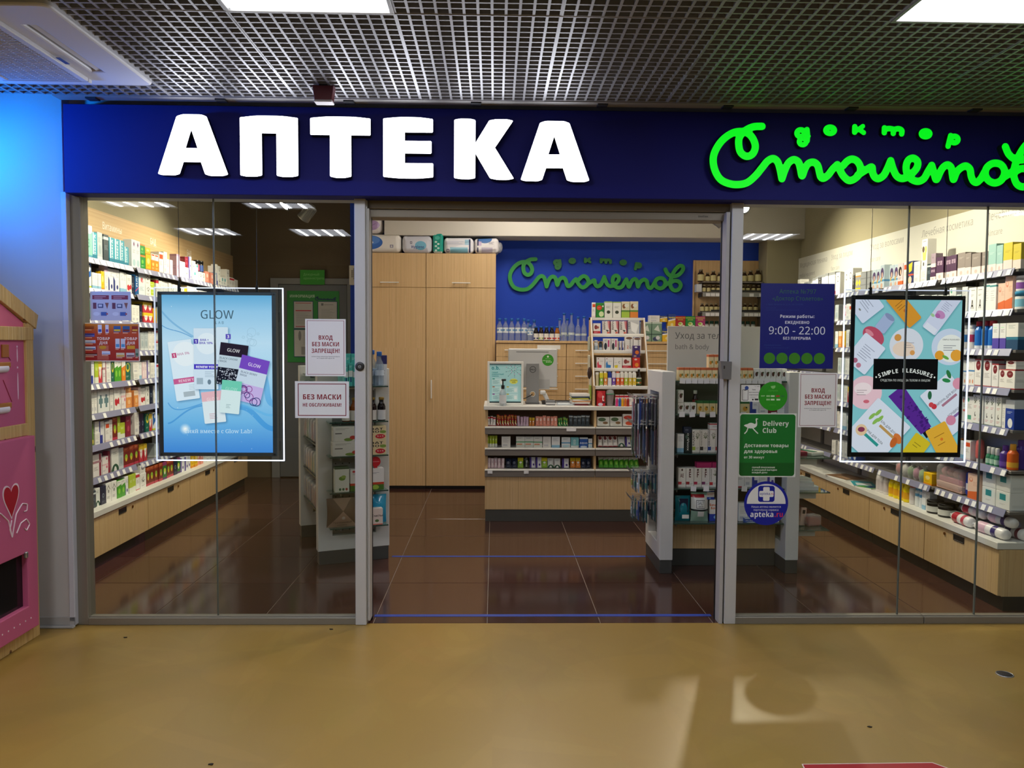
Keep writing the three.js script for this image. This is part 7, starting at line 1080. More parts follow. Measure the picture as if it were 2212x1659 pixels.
// ---- on the sales counter
{
  const Y = 0.9625;
  { const t = thing('desktop_computer', 'silver all-in-one computer seen from behind on a grey stand', 'computer', [0.33, Y, -2.74]), shell = solid(0xc3c4c5, 0.35);
    part(t, 'screen_back', mv(new RoundedBoxGeometry(0.425, 0.335, 0.035, 3, 0.012), 0.003, 0.305, 0), shell); part(t, 'vent_slot', slab(-0.14, 0.14, 0.442, 0.446, 0.0172, 0.0182, 0.0003), darkGrey);
    part(t, 'lower_cover', slab(-0.05, 0.15, 0.125, 0.21, 0.017, 0.02, 0.001), solid(0xb2b3b4, 0.35));
    const s = new THREE.Shape(); s.moveTo(-0.052, 0.012); s.lineTo(0.052, 0.012); s.lineTo(0.052, 0.345); s.lineTo(-0.052, 0.345); const h = new THREE.Path(); h.absarc(0, 0.085, 0.02, 0, Math.PI * 2, true); s.holes.push(h);
    part(t, 'stand', mv(new THREE.ExtrudeGeometry(s, { depth: 0.012, bevelEnabled: true, bevelSize: 0.002, bevelThickness: 0.002, bevelSegments: 1 }), 0, 0, 0.075), solid(0x8a8b8d, 0.3)); part(t, 'hinge', slab(-0.05, 0.05, 0.28, 0.34, 0.017, 0.076, 0.002), solid(0x9c9d9f, 0.35));
    part(t, 'foot', slab(-0.06, 0.06, 0, 0.013, -0.08, 0.1, 0.004), solid(0x5d5e60, 0.35)); part(t, 'cable_ring', mv(new THREE.TorusGeometry(0.021, 0.002, 8, 28), 0, 0.085, 0.089), whiteGloss);
    part(t, 'cable', tube([[-0.12, 0.03, 0.05], [-0.06, 0.05, 0.095], [-0.015, 0.075, 0.1], [0, 0.085, 0.08]], 0.0035), black);
    const m = tex(256, 256, (g) => { rect(g, '#87888a', 0, 0, 256, 256); g.strokeStyle = '#17181a'; g.lineWidth = 17; g.beginPath(); g.arc(128, 128, 108, 0, 7); g.stroke(); text(g, 'D', 66, 158, 78, '#17181a', 'bold sans-serif'); g.save(); g.translate(112, 131); g.rotate(-0.5); text(g, 'E', 0, 27, 78, '#17181a', 'bold sans-serif'); g.restore(); text(g, 'L', 154, 158, 78, '#17181a', 'bold sans-serif'); text(g, 'L', 196, 158, 78, '#17181a', 'bold sans-serif'); });
    part(t, 'maker_badge', mv(new THREE.CircleGeometry(0.03, 32), 0, 0.295, 0.0895), new THREE.MeshStandardMaterial({ map: m, roughness: 0.35 }));
    const gs = tex(256, 256, (g) => { rect(g, '#3f9a2e', 0, 0, 256, 256); disc(g, '#e2eede', 128, 52, 22); text(g, 'звоните', 128, 104, 30, '#a9d89a'); text(g, 'нам всегда', 100, 150, 32, '#cfe8c4', 'bold sans-serif'); text(g, '98-80-80', 150, 184, 34, '#e6f2e0', 'bold sans-serif'); });
    part(t, 'round_sticker', mv(new THREE.CircleGeometry(0.05, 36), 0.133, 0.375, 0.0185), new THREE.MeshStandardMaterial({ map: gs, roughness: 0.4 })); }
  { const t = thing('advertisement_screen', 'white framed turquoise advertisement screen at the left end of the counter', 'display', [0.094, Y, -2.5]);
    part(t, 'frame', [slab(-0.15, -0.132, 0, 0.366, 0, 0.02, 0.002), slab(0.132, 0.15, 0, 0.366, 0, 0.02, 0.002), slab(-0.132, 0.132, 0, 0.02, 0, 0.02, 0.002), slab(-0.132, 0.132, 0.346, 0.366, 0, 0.02, 0.002)], whiteGloss);
    const m = tex(512, 640, (g, w, h) => { rect(g, '#a6d6d8', 0, 0, w, h); rect(g, '#26343a', 0, 0, w, 12); rect(g, '#26343a', 0, h - 22, w, 22); text(g, 'o.b.', 100, 96, 78, '#14808a', 'bold sans-serif'); text(g, 'САМЫЙ', 36, 152, 26, '#2f9098', 'bold sans-serif', 'left'); text(g, 'КОМФОРТНЫЙ', 36, 182, 26, '#2f9098', 'bold sans-serif', 'left'); text(g, 'ТАМПОН', 36, 212, 26, '#2f9098', 'bold sans-serif', 'left');
      for (let i = 0; i < 40; i++) { const a = i * 0.7, r = 20 + i * 3.4; disc(g, ['#c65a9a', '#2f8a84', '#8a9aa2', '#3f6f78'][i % 4], 390 + Math.cos(a) * r, 100 + Math.sin(a) * r * 0.8, 9, 5, a); }
      disc(g, '#dfe06a', 390, 286, 66, 44); text(g, 'СКИДКА', 390, 282, 30, '#7a7a2a', 'bold sans-serif'); text(g, '20%', 390, 314, 32, '#7a7a2a', 'bold sans-serif');
      for (const [x, y, c] of [[40, 240, '#3f9a8a'], [40, 370, '#a86a4a'], [270, 370, '#c8b84a'], [40, 490, '#8a3a8a'], [270, 490, '#c8b84a']]) { rect(g, '#c3e4e4', x, y, 190, 108); disc(g, c, x + 26, y + 8, 22, 9); lines(g, '#5fa6aa', x + 14, y + 34, 110, 5, 12, 4); rect(g, '#e4f0ee', x + 130, y + 30, 44, 60); } });
    const s = sheet(t, 'screen', 0.264, 0.326, 0.004, m, black, { roughness: 0.2, emissive: 0xffffff, emissiveMap: m, emissiveIntensity: 0.12 }); s.position.set(0, 0.02, 0.006); part(t, 'rear_stand', rod([0, 0.2, -0.002], [0, 0.002, -0.1], 0.005), whiteGloss); }
  { const t = thing('sanitizer_bottle', 'clear pump bottle with black pump in front of the advertisement screen', 'bottle', [0.073, Y, -2.435]);
    part(t, 'body', lathe([[0, 0], [0.028, 0.001], [0.029, 0.01], [0.029, 0.1], [0.02, 0.125], [0.011, 0.135], [0.011, 0.145]], 20), clear(0xe9eef2, 0.7)); part(t, 'label', mv(new THREE.CylinderGeometry(0.0294, 0.0294, 0.07, 20, 1, true), 0, 0.055, 0), solid(0xdfe3e8)); part(t, 'pump', [cyl(0.014, 0.03, 16).translate(0, 0.14, 0), cyl(0.006, 0.04, 10).translate(0, 0.168, 0), slab(-0.012, 0.026, 0.205, 0.222, -0.009, 0.009, 0.004)], black); }
  { const t = thing('card_terminal', 'small grey card terminal on the counter right of the computer', 'terminal', [0.475, Y, -2.56]); part(t, 'body', mv(new RoundedBoxGeometry(0.08, 0.04, 0.1, 3, 0.008), 0, 0.02, 0), solid(0x6d6f73, 0.35)); part(t, 'front_band', slab(-0.039, 0.039, 0.008, 0.022, 0.05, 0.0515, 0.001), solid(0xc9cacc)); part(t, 'keypad', slab(-0.03, 0.03, 0.04, 0.042, -0.03, 0.03, 0.001), black); }
  { const t = thing('barcode_scanner', 'white and black handheld scanner lying behind the card terminal', 'scanner', [0.44, Y, -2.64]); part(t, 'handle', mv(new RoundedBoxGeometry(0.034, 0.1, 0.05, 3, 0.014), 0, 0.048, 0).rotateZ(0.45).translate(0.03, 0.008, 0), solid(0xd6d7d8, 0.35)); part(t, 'head', mv(new RoundedBoxGeometry(0.05, 0.034, 0.07, 3, 0.012), -0.024, 0.1, 0), solid(0xcdcecf, 0.35)); part(t, 'base', slab(-0.03, 0.05, 0, 0.012, -0.04, 0.04, 0.003), black); }
  { const t = thing('keyboard', 'black keyboard lying on the counter behind the acrylic tray', 'keyboard', [0.62, Y, -2.88]); part(t, 'base', slab(-0.2, 0.2, 0, 0.014, -0.065, 0.065, 0.004), black); part(t, 'key_row', Array.from({ length: 15 }, (_, i) => slab(-0.19 + i * 0.0255, -0.168 + i * 0.0255, 0.014, 0.02, 0.035, 0.055, 0.001)), darkGrey); }
  { const t = thing('coin_tray', 'clear acrylic tray with papers between terminal and magazines', 'tray', [0.6, Y, -2.56]); part(t, 'base', slab(-0.07, 0.07, 0, 0.006, -0.07, 0.07, 0.001), solid(0xc9cacb)); part(t, 'rim', [slab(-0.075, 0.075, 0.006, 0.025, 0.07, 0.073), slab(-0.075, 0.075, 0.006, 0.025, -0.073, -0.07), slab(-0.075, -0.072, 0.006, 0.025, -0.07, 0.07), slab(0.072, 0.075, 0.006, 0.025, -0.07, 0.07)], clearPlastic); part(t, 'papers', slab(-0.06, 0.06, 0.006, 0.014, -0.06, 0.06, 0.001), paper); }
  const mags = [['dark red', 0x6a1f26, 0.014], ['white', 0xdcd9d6, 0.012], ['pale orange', 0xd9a27a, 0.012], ['white', 0xe4e2de, 0.01], ['olive yellow', 0xb8b44a, 0.012], ['dark blue', 0x2f4258, 0.012], ['white', 0xe0dfdc, 0.02]];
  let my = Y; mags.forEach(([c, col, h], i) => { const t = thing('catalogue', `${c} catalogue, ${['bottom', 'second', 'third', 'fourth', 'fifth', 'sixth', 'top'][i]} of the stack beside the counter rack`, 'catalogue', [0.725 + rr(-0.008, 0.008), my, -2.6], rr(-0.12, 0.12)); part(t, 'pages', slab(-0.075, 0.075, 0, h - 0.002, -0.1, 0.1, 0.002), paper); part(t, 'cover', slab(-0.076, 0.077, h - 0.002, h, -0.101, 0.102, 0.0005), solid(col, 0.3)); part(t, 'spine', slab(-0.076, 0.076, 0.0005, h, 0.1, 0.1025, 0.0005), solid(col, 0.3)); my += h + 0.0006; });
  // boxes on the rack, top to bottom
  const X0 = 0.84, rk = (d, x0, x1, shelf, h, label, dz = 0, dp = 0.05, kind = 'remedy_box') => { const [y, z] = [[0.744, -0.125], [0.592, -0.075], [0.452, -0.012], [0.302, 0.05], [0.155, 0.115]][shelf]; return pack(kind, d, x1 - x0 - 0.003, h, dp, [(x0 + x1) / 2, Y - 0.0005 + y + 0.0012, -2.62 + z + dz], 0, label, 'boxes on the counter rack'); };
  rk('redrect', 0.84, 0.872, 0, 0.128, 'slim orange and white carton, first on top of the counter rack'); rk('greenred', 0.874, 0.945, 0, 0.125, 'green tea carton with red disc on top of the counter rack'); rk('chaganut', 0.947, 1.017, 0, 0.138, 'white tea carton with dark cup, left one on top of the rack'); rk('chaganut', 1.019, 1.092, 0, 0.136, 'white tea carton with dark cup, right one on top of the rack'); rk('coffeegreen', 1.095, 1.166, 0, 0.138, 'tea carton with lime foot on top of the rack'); rk('coffeeorange', 1.168, 1.24, 0, 0.14, 'tea carton with orange foot, last on top of the rack');
  rk('aspirin', 0.845, 0.91, 1, 0.1, 'white and red carton, first on the second row of the rack'); [0, 1, 2].forEach(i => rk('arrow', 0.925 + i * 0.072, 0.995 + i * 0.072, 1, 0.12, `white carton with black arrow, ${ord(i)} of three on the rack`)); rk('spark', 1.145, 1.245, 1, 0.128, 'shiny silver foil carton reflecting light on the rack');
  bottle('intimate_gel', 'small pale bottle, first on the third row of the rack', 'bottle', [0.865, Y + 0.4532, -2.63], 0.095, { r: 0.018, neck: 0.013, capH: 0.02, capR: 0.015, shoulder: 0.65, mat: solid(0xcfd4da), capMat: solid(0xdfe0e2), label: solid(0x9fb4c9), l0: 0.15, l1: 0.5 });
  bottle('intimate_gel', 'small dark bottle, second on the third row of the rack', 'bottle', [0.905, Y + 0.4532, -2.63], 0.085, { r: 0.015, neck: 0.01, capH: 0.02, capR: 0.012, shoulder: 0.65, mat: solid(0x2b3f58), capMat: solid(0x30343c), label: solid(0xb5c4d2), l0: 0.15, l1: 0.4 });
  [['condom', 0.925, 0.99, 0.11, 'left'], ['condom', 0.992, 1.05, 0.11, 'right']].forEach(([k, a, b, h, s]) => rk(k, a, b, 2, h, `white carton with dark picture, ${s} one on the third row of the rack`)); [[1.06, 1.078, 'left'], [1.085, 1.104, 'right']].forEach(([a, b, s]) => rk('navyside', a, b, 2, 0.09, `slim white carton with navy stripe, ${s} one on the rack`)); rk('vertical2', 1.11, 1.178, 2, 0.125, 'white carton with vertical word, left one on the rack'); rk('vertical2', 1.18, 1.25, 2, 0.12, 'white carton with vertical word, right one on the rack');
  rk('fizzred', 0.862, 0.932, 3, 0.1, 'effervescent carton with pink figure on the fourth row of the rack'); rk('fizzblue', 0.934, 1.005, 3, 0.1, 'effervescent carton with blue figure on the fourth row of the rack'); rk('fizzyellow', 1.007, 1.078, 3, 0.1, 'effervescent carton with yellow glass on the fourth row of the rack'); rk('aspirin', 1.08, 1.155, 3, 0.1, 'white and red carton on the fourth row of the rack'); rk('rednut', 1.165, 1.228, 3, 0.1, 'red carton with orange fruit, lower of the pair on the rack', 0.012); pack('remedy_box', 'purplenut', 0.06, 0.1, 0.05, [1.197, Y + 0.4033, -2.558], 0, 'dark purple carton with orange fruit standing on the red carton', 'boxes on the counter rack');
  const tubes = [['ty1', 'yellow and green'], ['ty2', 'yellow and orange'], ['tb', 'dark blue'], ['tp', 'violet'], ['to', 'orange and white'], ['to', 'orange'], ['tg', 'pale green'], ['tw', 'yellow, left'], ['tw', 'yellow, right']];
  { const t = thing('effervescent_tube', 'pale tube with white cap at the left end of the tube row on the rack', 'tube', [0.862, Y + 0.156, -2.5]); part(t, 'body', cyl(0.014, 0.105, 18), solid(0xd9cfa8)); part(t, 'cap', cyl(0.0145, 0.018, 18).translate(0, 0.105, 0), capWhite); }
  tubes.forEach(([k, c], i) => { const t = thing('effervescent_tube', `${c} effervescent tablet carton, ${ord(i)} in the tube row on the rack`, 'tube', [0.897 + i * 0.0345, Y + 0.156, -2.5], 0, 'tablet tubes on the rack'); const b = part(t, 'carton', cartonGeo(k), artMat); b.scale.set(0.03, 0.118, 0.03); part(t, 'white_cap', cyl(0.0125, 0.012, 16).translate(0, 0.118, 0), i === 2 ? solid(0x23439c) : i === 4 ? solid(0xd86a4a) : capWhite); part(t, 'price_label', slab(-0.014, 0.014, 0.001, 0.02, 0.0155, 0.0162, 0.0002), paper); });
  { const t = thing('syrup_bottle', 'dark brown syrup bottle with green label at the right end of the tube row', 'bottle', [1.212, Y + 0.156, -2.5]); part(t, 'body', lathe([[0, 0], [0.022, 0.001], [0.023, 0.01], [0.023, 0.085], [0.012, 0.11], [0.01, 0.115], [0.01, 0.15]], 20), solid(0x180e0a, 0.12)); part(t, 'label', mv(new THREE.CylinderGeometry(0.0233, 0.0233, 0.06, 20, 1, true), 0, 0.05, 0), new THREE.MeshStandardMaterial({ map: tex(128, 64, (g) => { rect(g, '#2f5a2c', 0, 0, 128, 64); rect(g, '#d6d9c9', 0, 0, 128, 10); for (let i = 0; i < 9; i++) disc(g, ['#b8482f', '#d9b24a', '#e3e0d2'][i % 3], 8 + i * 15, 44, 8); }), roughness: 0.4 })); part(t, 'cap', cyl(0.0115, 0.014, 14).translate(0, 0.15, 0), capWhite); }
  pack('remedy_box', 'tampon', 0.068, 0.125, 0.05, [0.89, Y + 0.0006, -2.47], 0.1, 'red carton with large white letter at the foot of the rack', 'boxes at the foot of the rack');
  { const t = thing('cup_pack', 'clear plastic beaker with green rim at the foot of the rack', 'beaker', [0.968, Y, -2.475]); part(t, 'beaker', lathe([[0, 0.002], [0.026, 0.002], [0.034, 0.1], [0.0345, 0.112]], 20), clear(0xd9cfcf, 0.6)); part(t, 'rim', mv(new THREE.TorusGeometry(0.034, 0.004, 8, 24).rotateX(Math.PI / 2), 0, 0.1, 0), solid(0x3f9a6a)); part(t, 'bag', lathe([[0.036, 0.1], [0.03, 0.13], [0.014, 0.14]], 14), film); }
  [[1.02, 0xe03a86, 'pink'], [1.045, 0x2a62c0, 'blue'], [1.068, 0xe8a818, 'yellow'], [1.092, 0xe0702c, 'orange'], [1.114, 0xa8261c, 'red']].forEach(([x, c, n]) => { const t = thing('lip_balm_case', `${n} lip balm case at the foot of the rack`, 'lip balm', [x, Y, -2.435], 0, 'lip balm cases'); part(t, 'tube', cyl(0.0105, 0.05, 16), solid(c)); part(t, 'cap', cyl(0.0108, 0.016, 16, 0.007).translate(0, 0.05, 0), solid(c)); });
  [0, 1, 2, 3, 4].forEach(i => pack('remedy_box', i === 4 ? 'redrect' : 'redband', 0.034, 0.092, 0.02, [1.03 + i * 0.037, Y + 0.0006, -2.485], 0, `red and white lip balm card, ${ord(i)} behind the lip balm cases`, 'lip balm cards'));
  // little hanging packs on the left of the rack
  [[0.2, 0xd9d6cc, 'pale leaf printed'], [0.34, 0xc9c8b8, 'grey leaf printed'], [0.5, 0xb8bfae, 'green and white'], [0.09, 0x8fa84a, 'lime green']].forEach(([y, c, n], i) => { const t = thing('hanging_pouch', `${n} small pouch hanging on the left side of the counter rack`, 'pouch', [0.815 - (i % 2) * 0.006, Y + y, -2.5 - y * 0.42]); part(t, 'pouch', mv(new RoundedBoxGeometry(0.014, 0.12, 0.09, 3, 0.006), 0, 0.02, 0), solid(c, 0.3)); part(t, 'hook', rod([0.006, 0.075, 0], [-0.003, 0.085, 0], 0.002), steel); });
  { const t = thing('fuzzy_keyring', 'brown fuzzy keyring hanging on the left side of the counter rack', 'keyring', [0.806, Y + 0.27, -2.56]); part(t, 'fuzzy_body', mv(new THREE.IcosahedronGeometry(0.034, 3).scale(0.55, 1.5, 1), 0, 0, 0), solid(0x3a2a26, 0.95)); part(t, 'white_tag', slab(-0.021, -0.019, 0.01, 0.03, 0.0, 0.012, 0.0005), paper); }
}
// ---- shelves of the counter front
{
  const put = (kind, d, x0, x1, y, h, dp, label, group, tilt, geo, z = -2.47, turn = 0) => pack(kind, d, x1 - x0 - 0.002, h, dp, [(x0 + x1) / 2, y + 0.0006 + Math.abs(Math.sin(tilt || 0)) * dp / 2, z], turn, label, group, geo || cartonGeo(d), kind === 'sachet' || kind === 'pouch' ? artGloss : artMat, tilt || 0);
  const runs = (y, list, row, group) => { let n = 0; for (const [kind, d, x0, x1, count, h, dp, desc, tilt] of list) for (let i = 0; i < count; i++) { const w = (x1 - x0) / count; put(kind, d, x0 + i * w, x0 + (i + 1) * w, y, h + (kind === 'sachet' ? rr(-0.006, 0.006) : 0), dp, `${desc}, ${ord(n)} from the left on the ${row} counter shelf`, group, tilt, kind === 'sachet' || kind === 'pouch' ? pouchGeo(d) : null, -2.47 + rr(-0.006, 0.006), kind === 'sachet' ? rr(-0.25, 0.25) : rr(-0.04, 0.04)); n++; } };
  runs(0.79, [['sachet', 'redband', -0.055, 0.015, 3, 0.075, 0.016, 'white and red bar', -0.2], ['sachet', 'fr', 0.02, 0.19, 8, 0.09, 0.018, 'dark fruit bar with yellow top', -0.2], ['sachet', 'lilac', 0.195, 0.29, 4, 0.08, 0.016, 'pale lilac bar', -0.2], ['sachet', 'ty2', 0.293, 0.34, 2, 0.075, 0.016, 'yellow bar', -0.2], ['sachet', 'salmon', 0.345, 0.53, 6, 0.082, 0.016, 'peach and blue bar', -0.2], ['sachet', 'fg', 0.535, 0.62, 4, 0.072, 0.016, 'green and red bar', -0.2], ['sachet', 'slate', 0.625, 0.8, 5, 0.09, 0.018, 'white and black bar', -0.2]], 'top', 'bars on the top counter shelf');
  put('wipes_carton', 'wipes', 0.86, 0.965, 0.79, 0.075, 0.04, 'white flat pack with forest photo, left one on the top counter shelf', 'flat packs', -0.15); put('wipes_carton', 'wipes', 0.968, 1.07, 0.79, 0.078, 0.04, 'white flat pack with forest photo, middle one on the top counter shelf', 'flat packs', -0.15);
  put('wipes_carton', 'plasterred', 1.075, 1.19, 0.79, 0.1, 0.04, 'white flat pack with red ovals on the top counter shelf', 'flat packs', -0.15);
  runs(0.613, [['pouch', 'lime', -0.06, 0.03, 4, 0.095, 0.022, 'lime green tissue pack', -0.1]], 'middle', 'green tissue packs');
  runs(0.613, [['tissue_carton', 'plain', 0.065, 0.14, 1, 0.09, 0.03, 'plain white tissue packet'], ['tissue_carton', 'tissuegreen', 0.185, 0.405, 3, 0.09, 0.03, 'white tissue packet with green band'], ['tissue_carton', 'plain', 0.408, 0.478, 1, 0.09, 0.03, 'white tissue packet with grey words'], ['tissue_carton', 'plainblue', 0.482, 0.552, 1, 0.09, 0.03, 'white tissue packet with blue foot'], ['tissue_carton', 'tissueblue', 0.565, 0.64, 1, 0.085, 0.03, 'white tissue packet with wave'], ['tissue_carton', 'tissueteal', 0.642, 0.71, 1, 0.085, 0.03, 'teal tissue packet'], ['tissue_carton', 'aquablue', 0.715, 0.785, 1, 0.085, 0.03, 'blue tissue packet with white word'], ['tissue_carton', 'tissueblue', 0.788, 0.822, 1, 0.075, 0.03, 'narrow white tissue packet']], 'middle', 'tissue packets on the middle counter shelf');
  runs(0.613, [['pouch', 'maroonring', 0.87, 1.04, 4, 0.095, 0.03, 'clear and red lollipop pack', -0.5], ['pouch', 'darkgreen', 1.04, 1.1, 1, 0.09, 0.03, 'clear and green lollipop pack', -0.5], ['pouch', 'violet', 1.1, 1.15, 1, 0.09, 0.03, 'dark violet lollipop pack', -0.5], ['pouch', 'ty1', 1.15, 1.21, 1, 0.09, 0.03, 'yellow lollipop pack', -0.5], ['pouch', 'bayblue', 1.21, 1.28, 1, 0.08, 0.03, 'blue sweet pack', -0.5]], 'middle right', 'sweets on the middle counter shelf');
  runs(0.436, [['sachet', 'pinkish', -0.055, 0.09, 5, 0.085, 0.018, 'white and plum bar', -0.1], ['pouch', 'midnight', 0.1, 0.2, 2, 0.08, 0.03, 'dark green sweet bag', -0.25], ['pouch', 'ty1', 0.2, 0.25, 1, 0.085, 0.03, 'yellow sweet bag', -0.25], ['pouch', 'hondro', 0.25, 0.3, 1, 0.085, 0.03, 'dark sweet bag', -0.25], ['pouch', 'violet', 0.3, 0.4, 2, 0.09, 0.03, 'violet sweet bag', -0.25], ['pouch', 'ty1', 0.4, 0.45, 1, 0.085, 0.03, 'pale yellow sweet bag', -0.25], ['pouch', 'darkgreen', 0.45, 0.56, 2, 0.08, 0.03, 'olive sweet bag', -0.25], ['pouch', 'violet', 0.57, 0.63, 1, 0.08, 0.03, 'mauve sweet bag', -0.25], ['pouch', 'ty2', 0.64, 0.73, 2, 0.085, 0.03, 'mustard sweet bag', -0.25], ['pouch', 'midnight', 0.73, 0.82, 2, 0.08, 0.03, 'dark red sweet bag', -0.25]], 'bottom', 'sweets on the bottom counter shelf');
  runs(0.436, [['pouch', 'greenhalf', 0.88, 1.22, 8, 0.1, 0.022, 'white and green slim sweet pack', -0.6]], 'bottom right', 'slim sweet packs');
  [[-0.03, 0.436], [0.27, 0.436], [0.62, 0.79], [0.66, 0.79]].forEach(([x, y], i) => solo('price_card', slab(-0.02, 0.02, -0.03, 0.0, 0, 0.001, 0.0003), priceWhite, `small clear price card on the ${['bottom counter shelf, left', 'bottom counter shelf, right', 'top counter shelf, left', 'top counter shelf, right'][i]} one`, 'price card', [x, y - 0.004, -2.398]));
}
// ---- right gondola, front shelves
{
  const P = (d, x0, x1, y, h, label, z = -1.0, dp = 0.055, name = 'herbal_carton', turn = 0) => pack(name, d, x1 - x0 - 0.002, h, dp, [(x0 + x1) / 2, y + 0.0006, z], turn, label, 'cartons on the right gondola');
  const run = (d, x0, n, w, y, h, desc, row, at0 = 0, z) => { for (let i = 0; i < n; i++) { const k = Array.isArray(d) ? d[i % d.length] : d; P(k, x0 + i * w, x0 + (i + 1) * w, y, h, `${Array.isArray(desc) ? desc[i % desc.length] : desc}, ${ord(at0 + i)} from the left on the ${row} gondola shelf`, z); } };
  run('creamorange', 1.19, 9, 0.0365, 1.245, 0.082, 'cream carton with orange lid', 'top'); run('creamorange', 1.57, 3, 0.036, 1.245, 0.082, 'cream carton with orange lid', 'top', 9); run('nut', 1.682, 6, 0.036, 1.245, 0.078, 'white carton with dark plant', 'top', 12);
  P('creamorange', 1.385, 1.42, 1.3276, 0.085, 'cream carton with orange lid, left of the upper pair on the gondola', -1.0); P('creamorange', 1.421, 1.456, 1.3276, 0.085, 'cream carton with orange lid, right of the upper pair on the gondola', -1.0);
  run('nut', 1.19, 3, 0.0405, 1.03, 0.07, ['white carton with almond', 'white carton with peach stone', 'white carton with cocoa'], 'second'); P('nut', 1.19, 1.229, 1.1012, 0.08, 'white carton with nuts, upper one at the left of the second shelf', -1.0);
  run('creamgreen', 1.315, 6, 0.0405, 1.03, 0.082, 'cream carton with green lid', 'second', 3);
  bottle('syrup_bottle', 'brown bottle with red label and white cap alone on the second gondola shelf', 'bottle', [1.325, 1.0306, -1.06], 0.145, { r: 0.019, neck: 0.011, capH: 0.022, capR: 0.012, shoulder: 0.6, mat: solid(0x2a1510, 0.15), capMat: capWhite, label: solid(0x8a2a28), l0: 0.22, l1: 0.58 });
  run(['creamgreen', 'navyside', 'plain', 'maroon', 'redband'], 1.6, 5, 0.06, 1.03, 0.08, ['lime and white carton', 'navy striped carton', 'plain carton', 'dark red carton', 'red banded carton'], 'second', 12);
  P('plainblue', 1.19, 1.235, 0.776, 0.12, 'white herbal carton at the left of the third gondola shelf'); P('hondro', 1.238, 1.284, 0.776, 0.125, 'black carton with white vertical word on the third gondola shelf');
  run(['balma', 'balmb', 'balmc', 'balmd'], 1.288, 4, 0.051, 0.776, 0.148, ['white balm carton, olive square', 'white balm carton, charcoal square', 'white balm carton, blue square', 'white balm carton, red square'], 'third', 2); run(['balmb', 'balmd', 'plain', 'balmc', 'plainblue'], 1.58, 5, 0.052, 0.776, 0.14, ['balm carton with bee words', 'balm carton with red square', 'plain balm carton', 'balm carton with blue square', 'balm carton with blue foot'], 'third', 8);
  P('redband', 1.4, 1.53, 0.9246, 0.042, 'flat white and red carton lying on the balm cartons', -1.0, 0.05); P('midnight', 1.232, 1.285, 0.9016, 0.04, 'small dark blue carton lying on the black carton', -1.0, 0.045);
  run(['creamae', 'creame', 'creamf', 'creamf2', 'balmd', 'creame'], 1.2, 6, 0.0515, 0.55, 0.125, ['white cream carton marked AE', 'white cream carton marked E', 'white cream carton marked F, pink', 'white cream carton marked F, plum', 'white carton with plant', 'white cream carton marked E again'], 'fourth'); run(['redband', 'plain', 'navyside', 'plain', 'violet'], 1.585, 5, 0.05, 0.55, 0.12, ['orange striped carton', 'pale carton', 'navy striped gel carton', 'white gel carton', 'white and violet carton'], 'fourth', 6);
  P('pinktray', 1.32, 1.42, 0.6756, 0.035, 'magenta flat carton, left one lying on the cream cartons'); P('pinktray', 1.422, 1.52, 0.6756, 0.035, 'magenta flat carton, right one lying on the cream cartons');
  { const t = thing('bath_salt_bag', 'turquoise bath salt bag with dark blue label on the lowest gondola shelf', 'bag', [1.238, 0.3246, -1.0]); part(t, 'bag', pouchGeo('tissueteal', 8), std(0x1a8294, 0.2)).scale.set(0.1, 0.165, 0.075); part(t, 'label', slab(-0.025, 0.03, 0.06, 0.15, 0.026, 0.03, 0.001), solid(0x101c3c)); part(t, 'price_label', slab(-0.01, 0.035, 0.02, 0.045, 0.036, 0.0365, 0.0002), paper); }
  { const t = thing('bath_salt_bag', 'clear bag of pale green bath salt with red top on the lowest gondola shelf', 'bag', [1.345, 0.3246, -0.985]); const m = tex(256, 320, (g, w, h) => { rect(g, '#8fae9c', 0, 0, w, h); rect(g, '#e3e4de', 0, 30, w, 150); rect(g, '#b8202c', 0, 20, 190, 34); g.strokeStyle = '#2a2c2c'; g.lineWidth = 5; g.strokeRect(70, 84, 120, 84); text(g, 'SALT', 130, 126, 44, '#2a2c2c'); text(g, 'BATH', 130, 158, 28, '#2a2c2c'); rect(g, '#22282a', 0, 182, w, 18); rect(g, '#eceae6', 90, 204, 90, 60); });
    const g = pouchGeo('plain', 8).clone(), p = g.attributes.position, U = []; for (let i = 0; i < p.count; i++) U.push(p.getX(i) + 0.5, p.getY(i)); g.setAttribute('uv', new THREE.Float32BufferAttribute(U, 2)); part(t, 'bag', g, new THREE.MeshStandardMaterial({ map: m, roughness: 0.25 })).scale.set(0.115, 0.19, 0.085); }
  P('bathsalt', 1.41, 1.515, 0.3246, 0.142, 'white bath salt carton with orange words and blue flowers'); P('bathsalt', 1.39, 1.44, 0.4676, 0.05, 'small white and orange carton, lower of two on the bath carton', -0.995, 0.05); P('bathsalt', 1.385, 1.44, 0.5186, 0.022, 'small white and orange carton, upper of two on the bath carton', -0.995, 0.05);
  P('plain', 1.6, 1.66, 0.3246, 0.12, 'white carton with grey lines beside the right gondola post'); P('aquablue', 1.63, 1.74, 0.3246, 0.03, 'flat blue carton lying on the lowest gondola shelf', -0.97, 0.08); P('plain', 1.76, 1.86, 0.3246, 0.025, 'flat white carton lying by the right gondola post', -0.98, 0.07);
  // price cards hung under the row fronts
  for (const [y, n] of [[1.245, 17], [1.03, 10], [0.55, 8], [0.776, 2]]) for (let i = 0; i < n; i++) { const x = 1.205 + i * (0.66 / n); if (rng() < 0.85) { const c = part(gondolaRight, 'price_card', slab(-0.018, 0.018, -0.014, 0.02, 0.218, 0.2192, 0.0003), priceWhite); c.position.set(x - 1.07, y - 0.004, 0); c.rotation.z = rr(-0.08, 0.08); } }
  // right end shelves
  const E = (d, y, h, w, dp, z, x, label, turn = Math.PI / 2, cat) => pack('gift_set_box', d, w, h, dp, [x, y + 0.0006, z], turn, label, 'boxes on the end shelves');
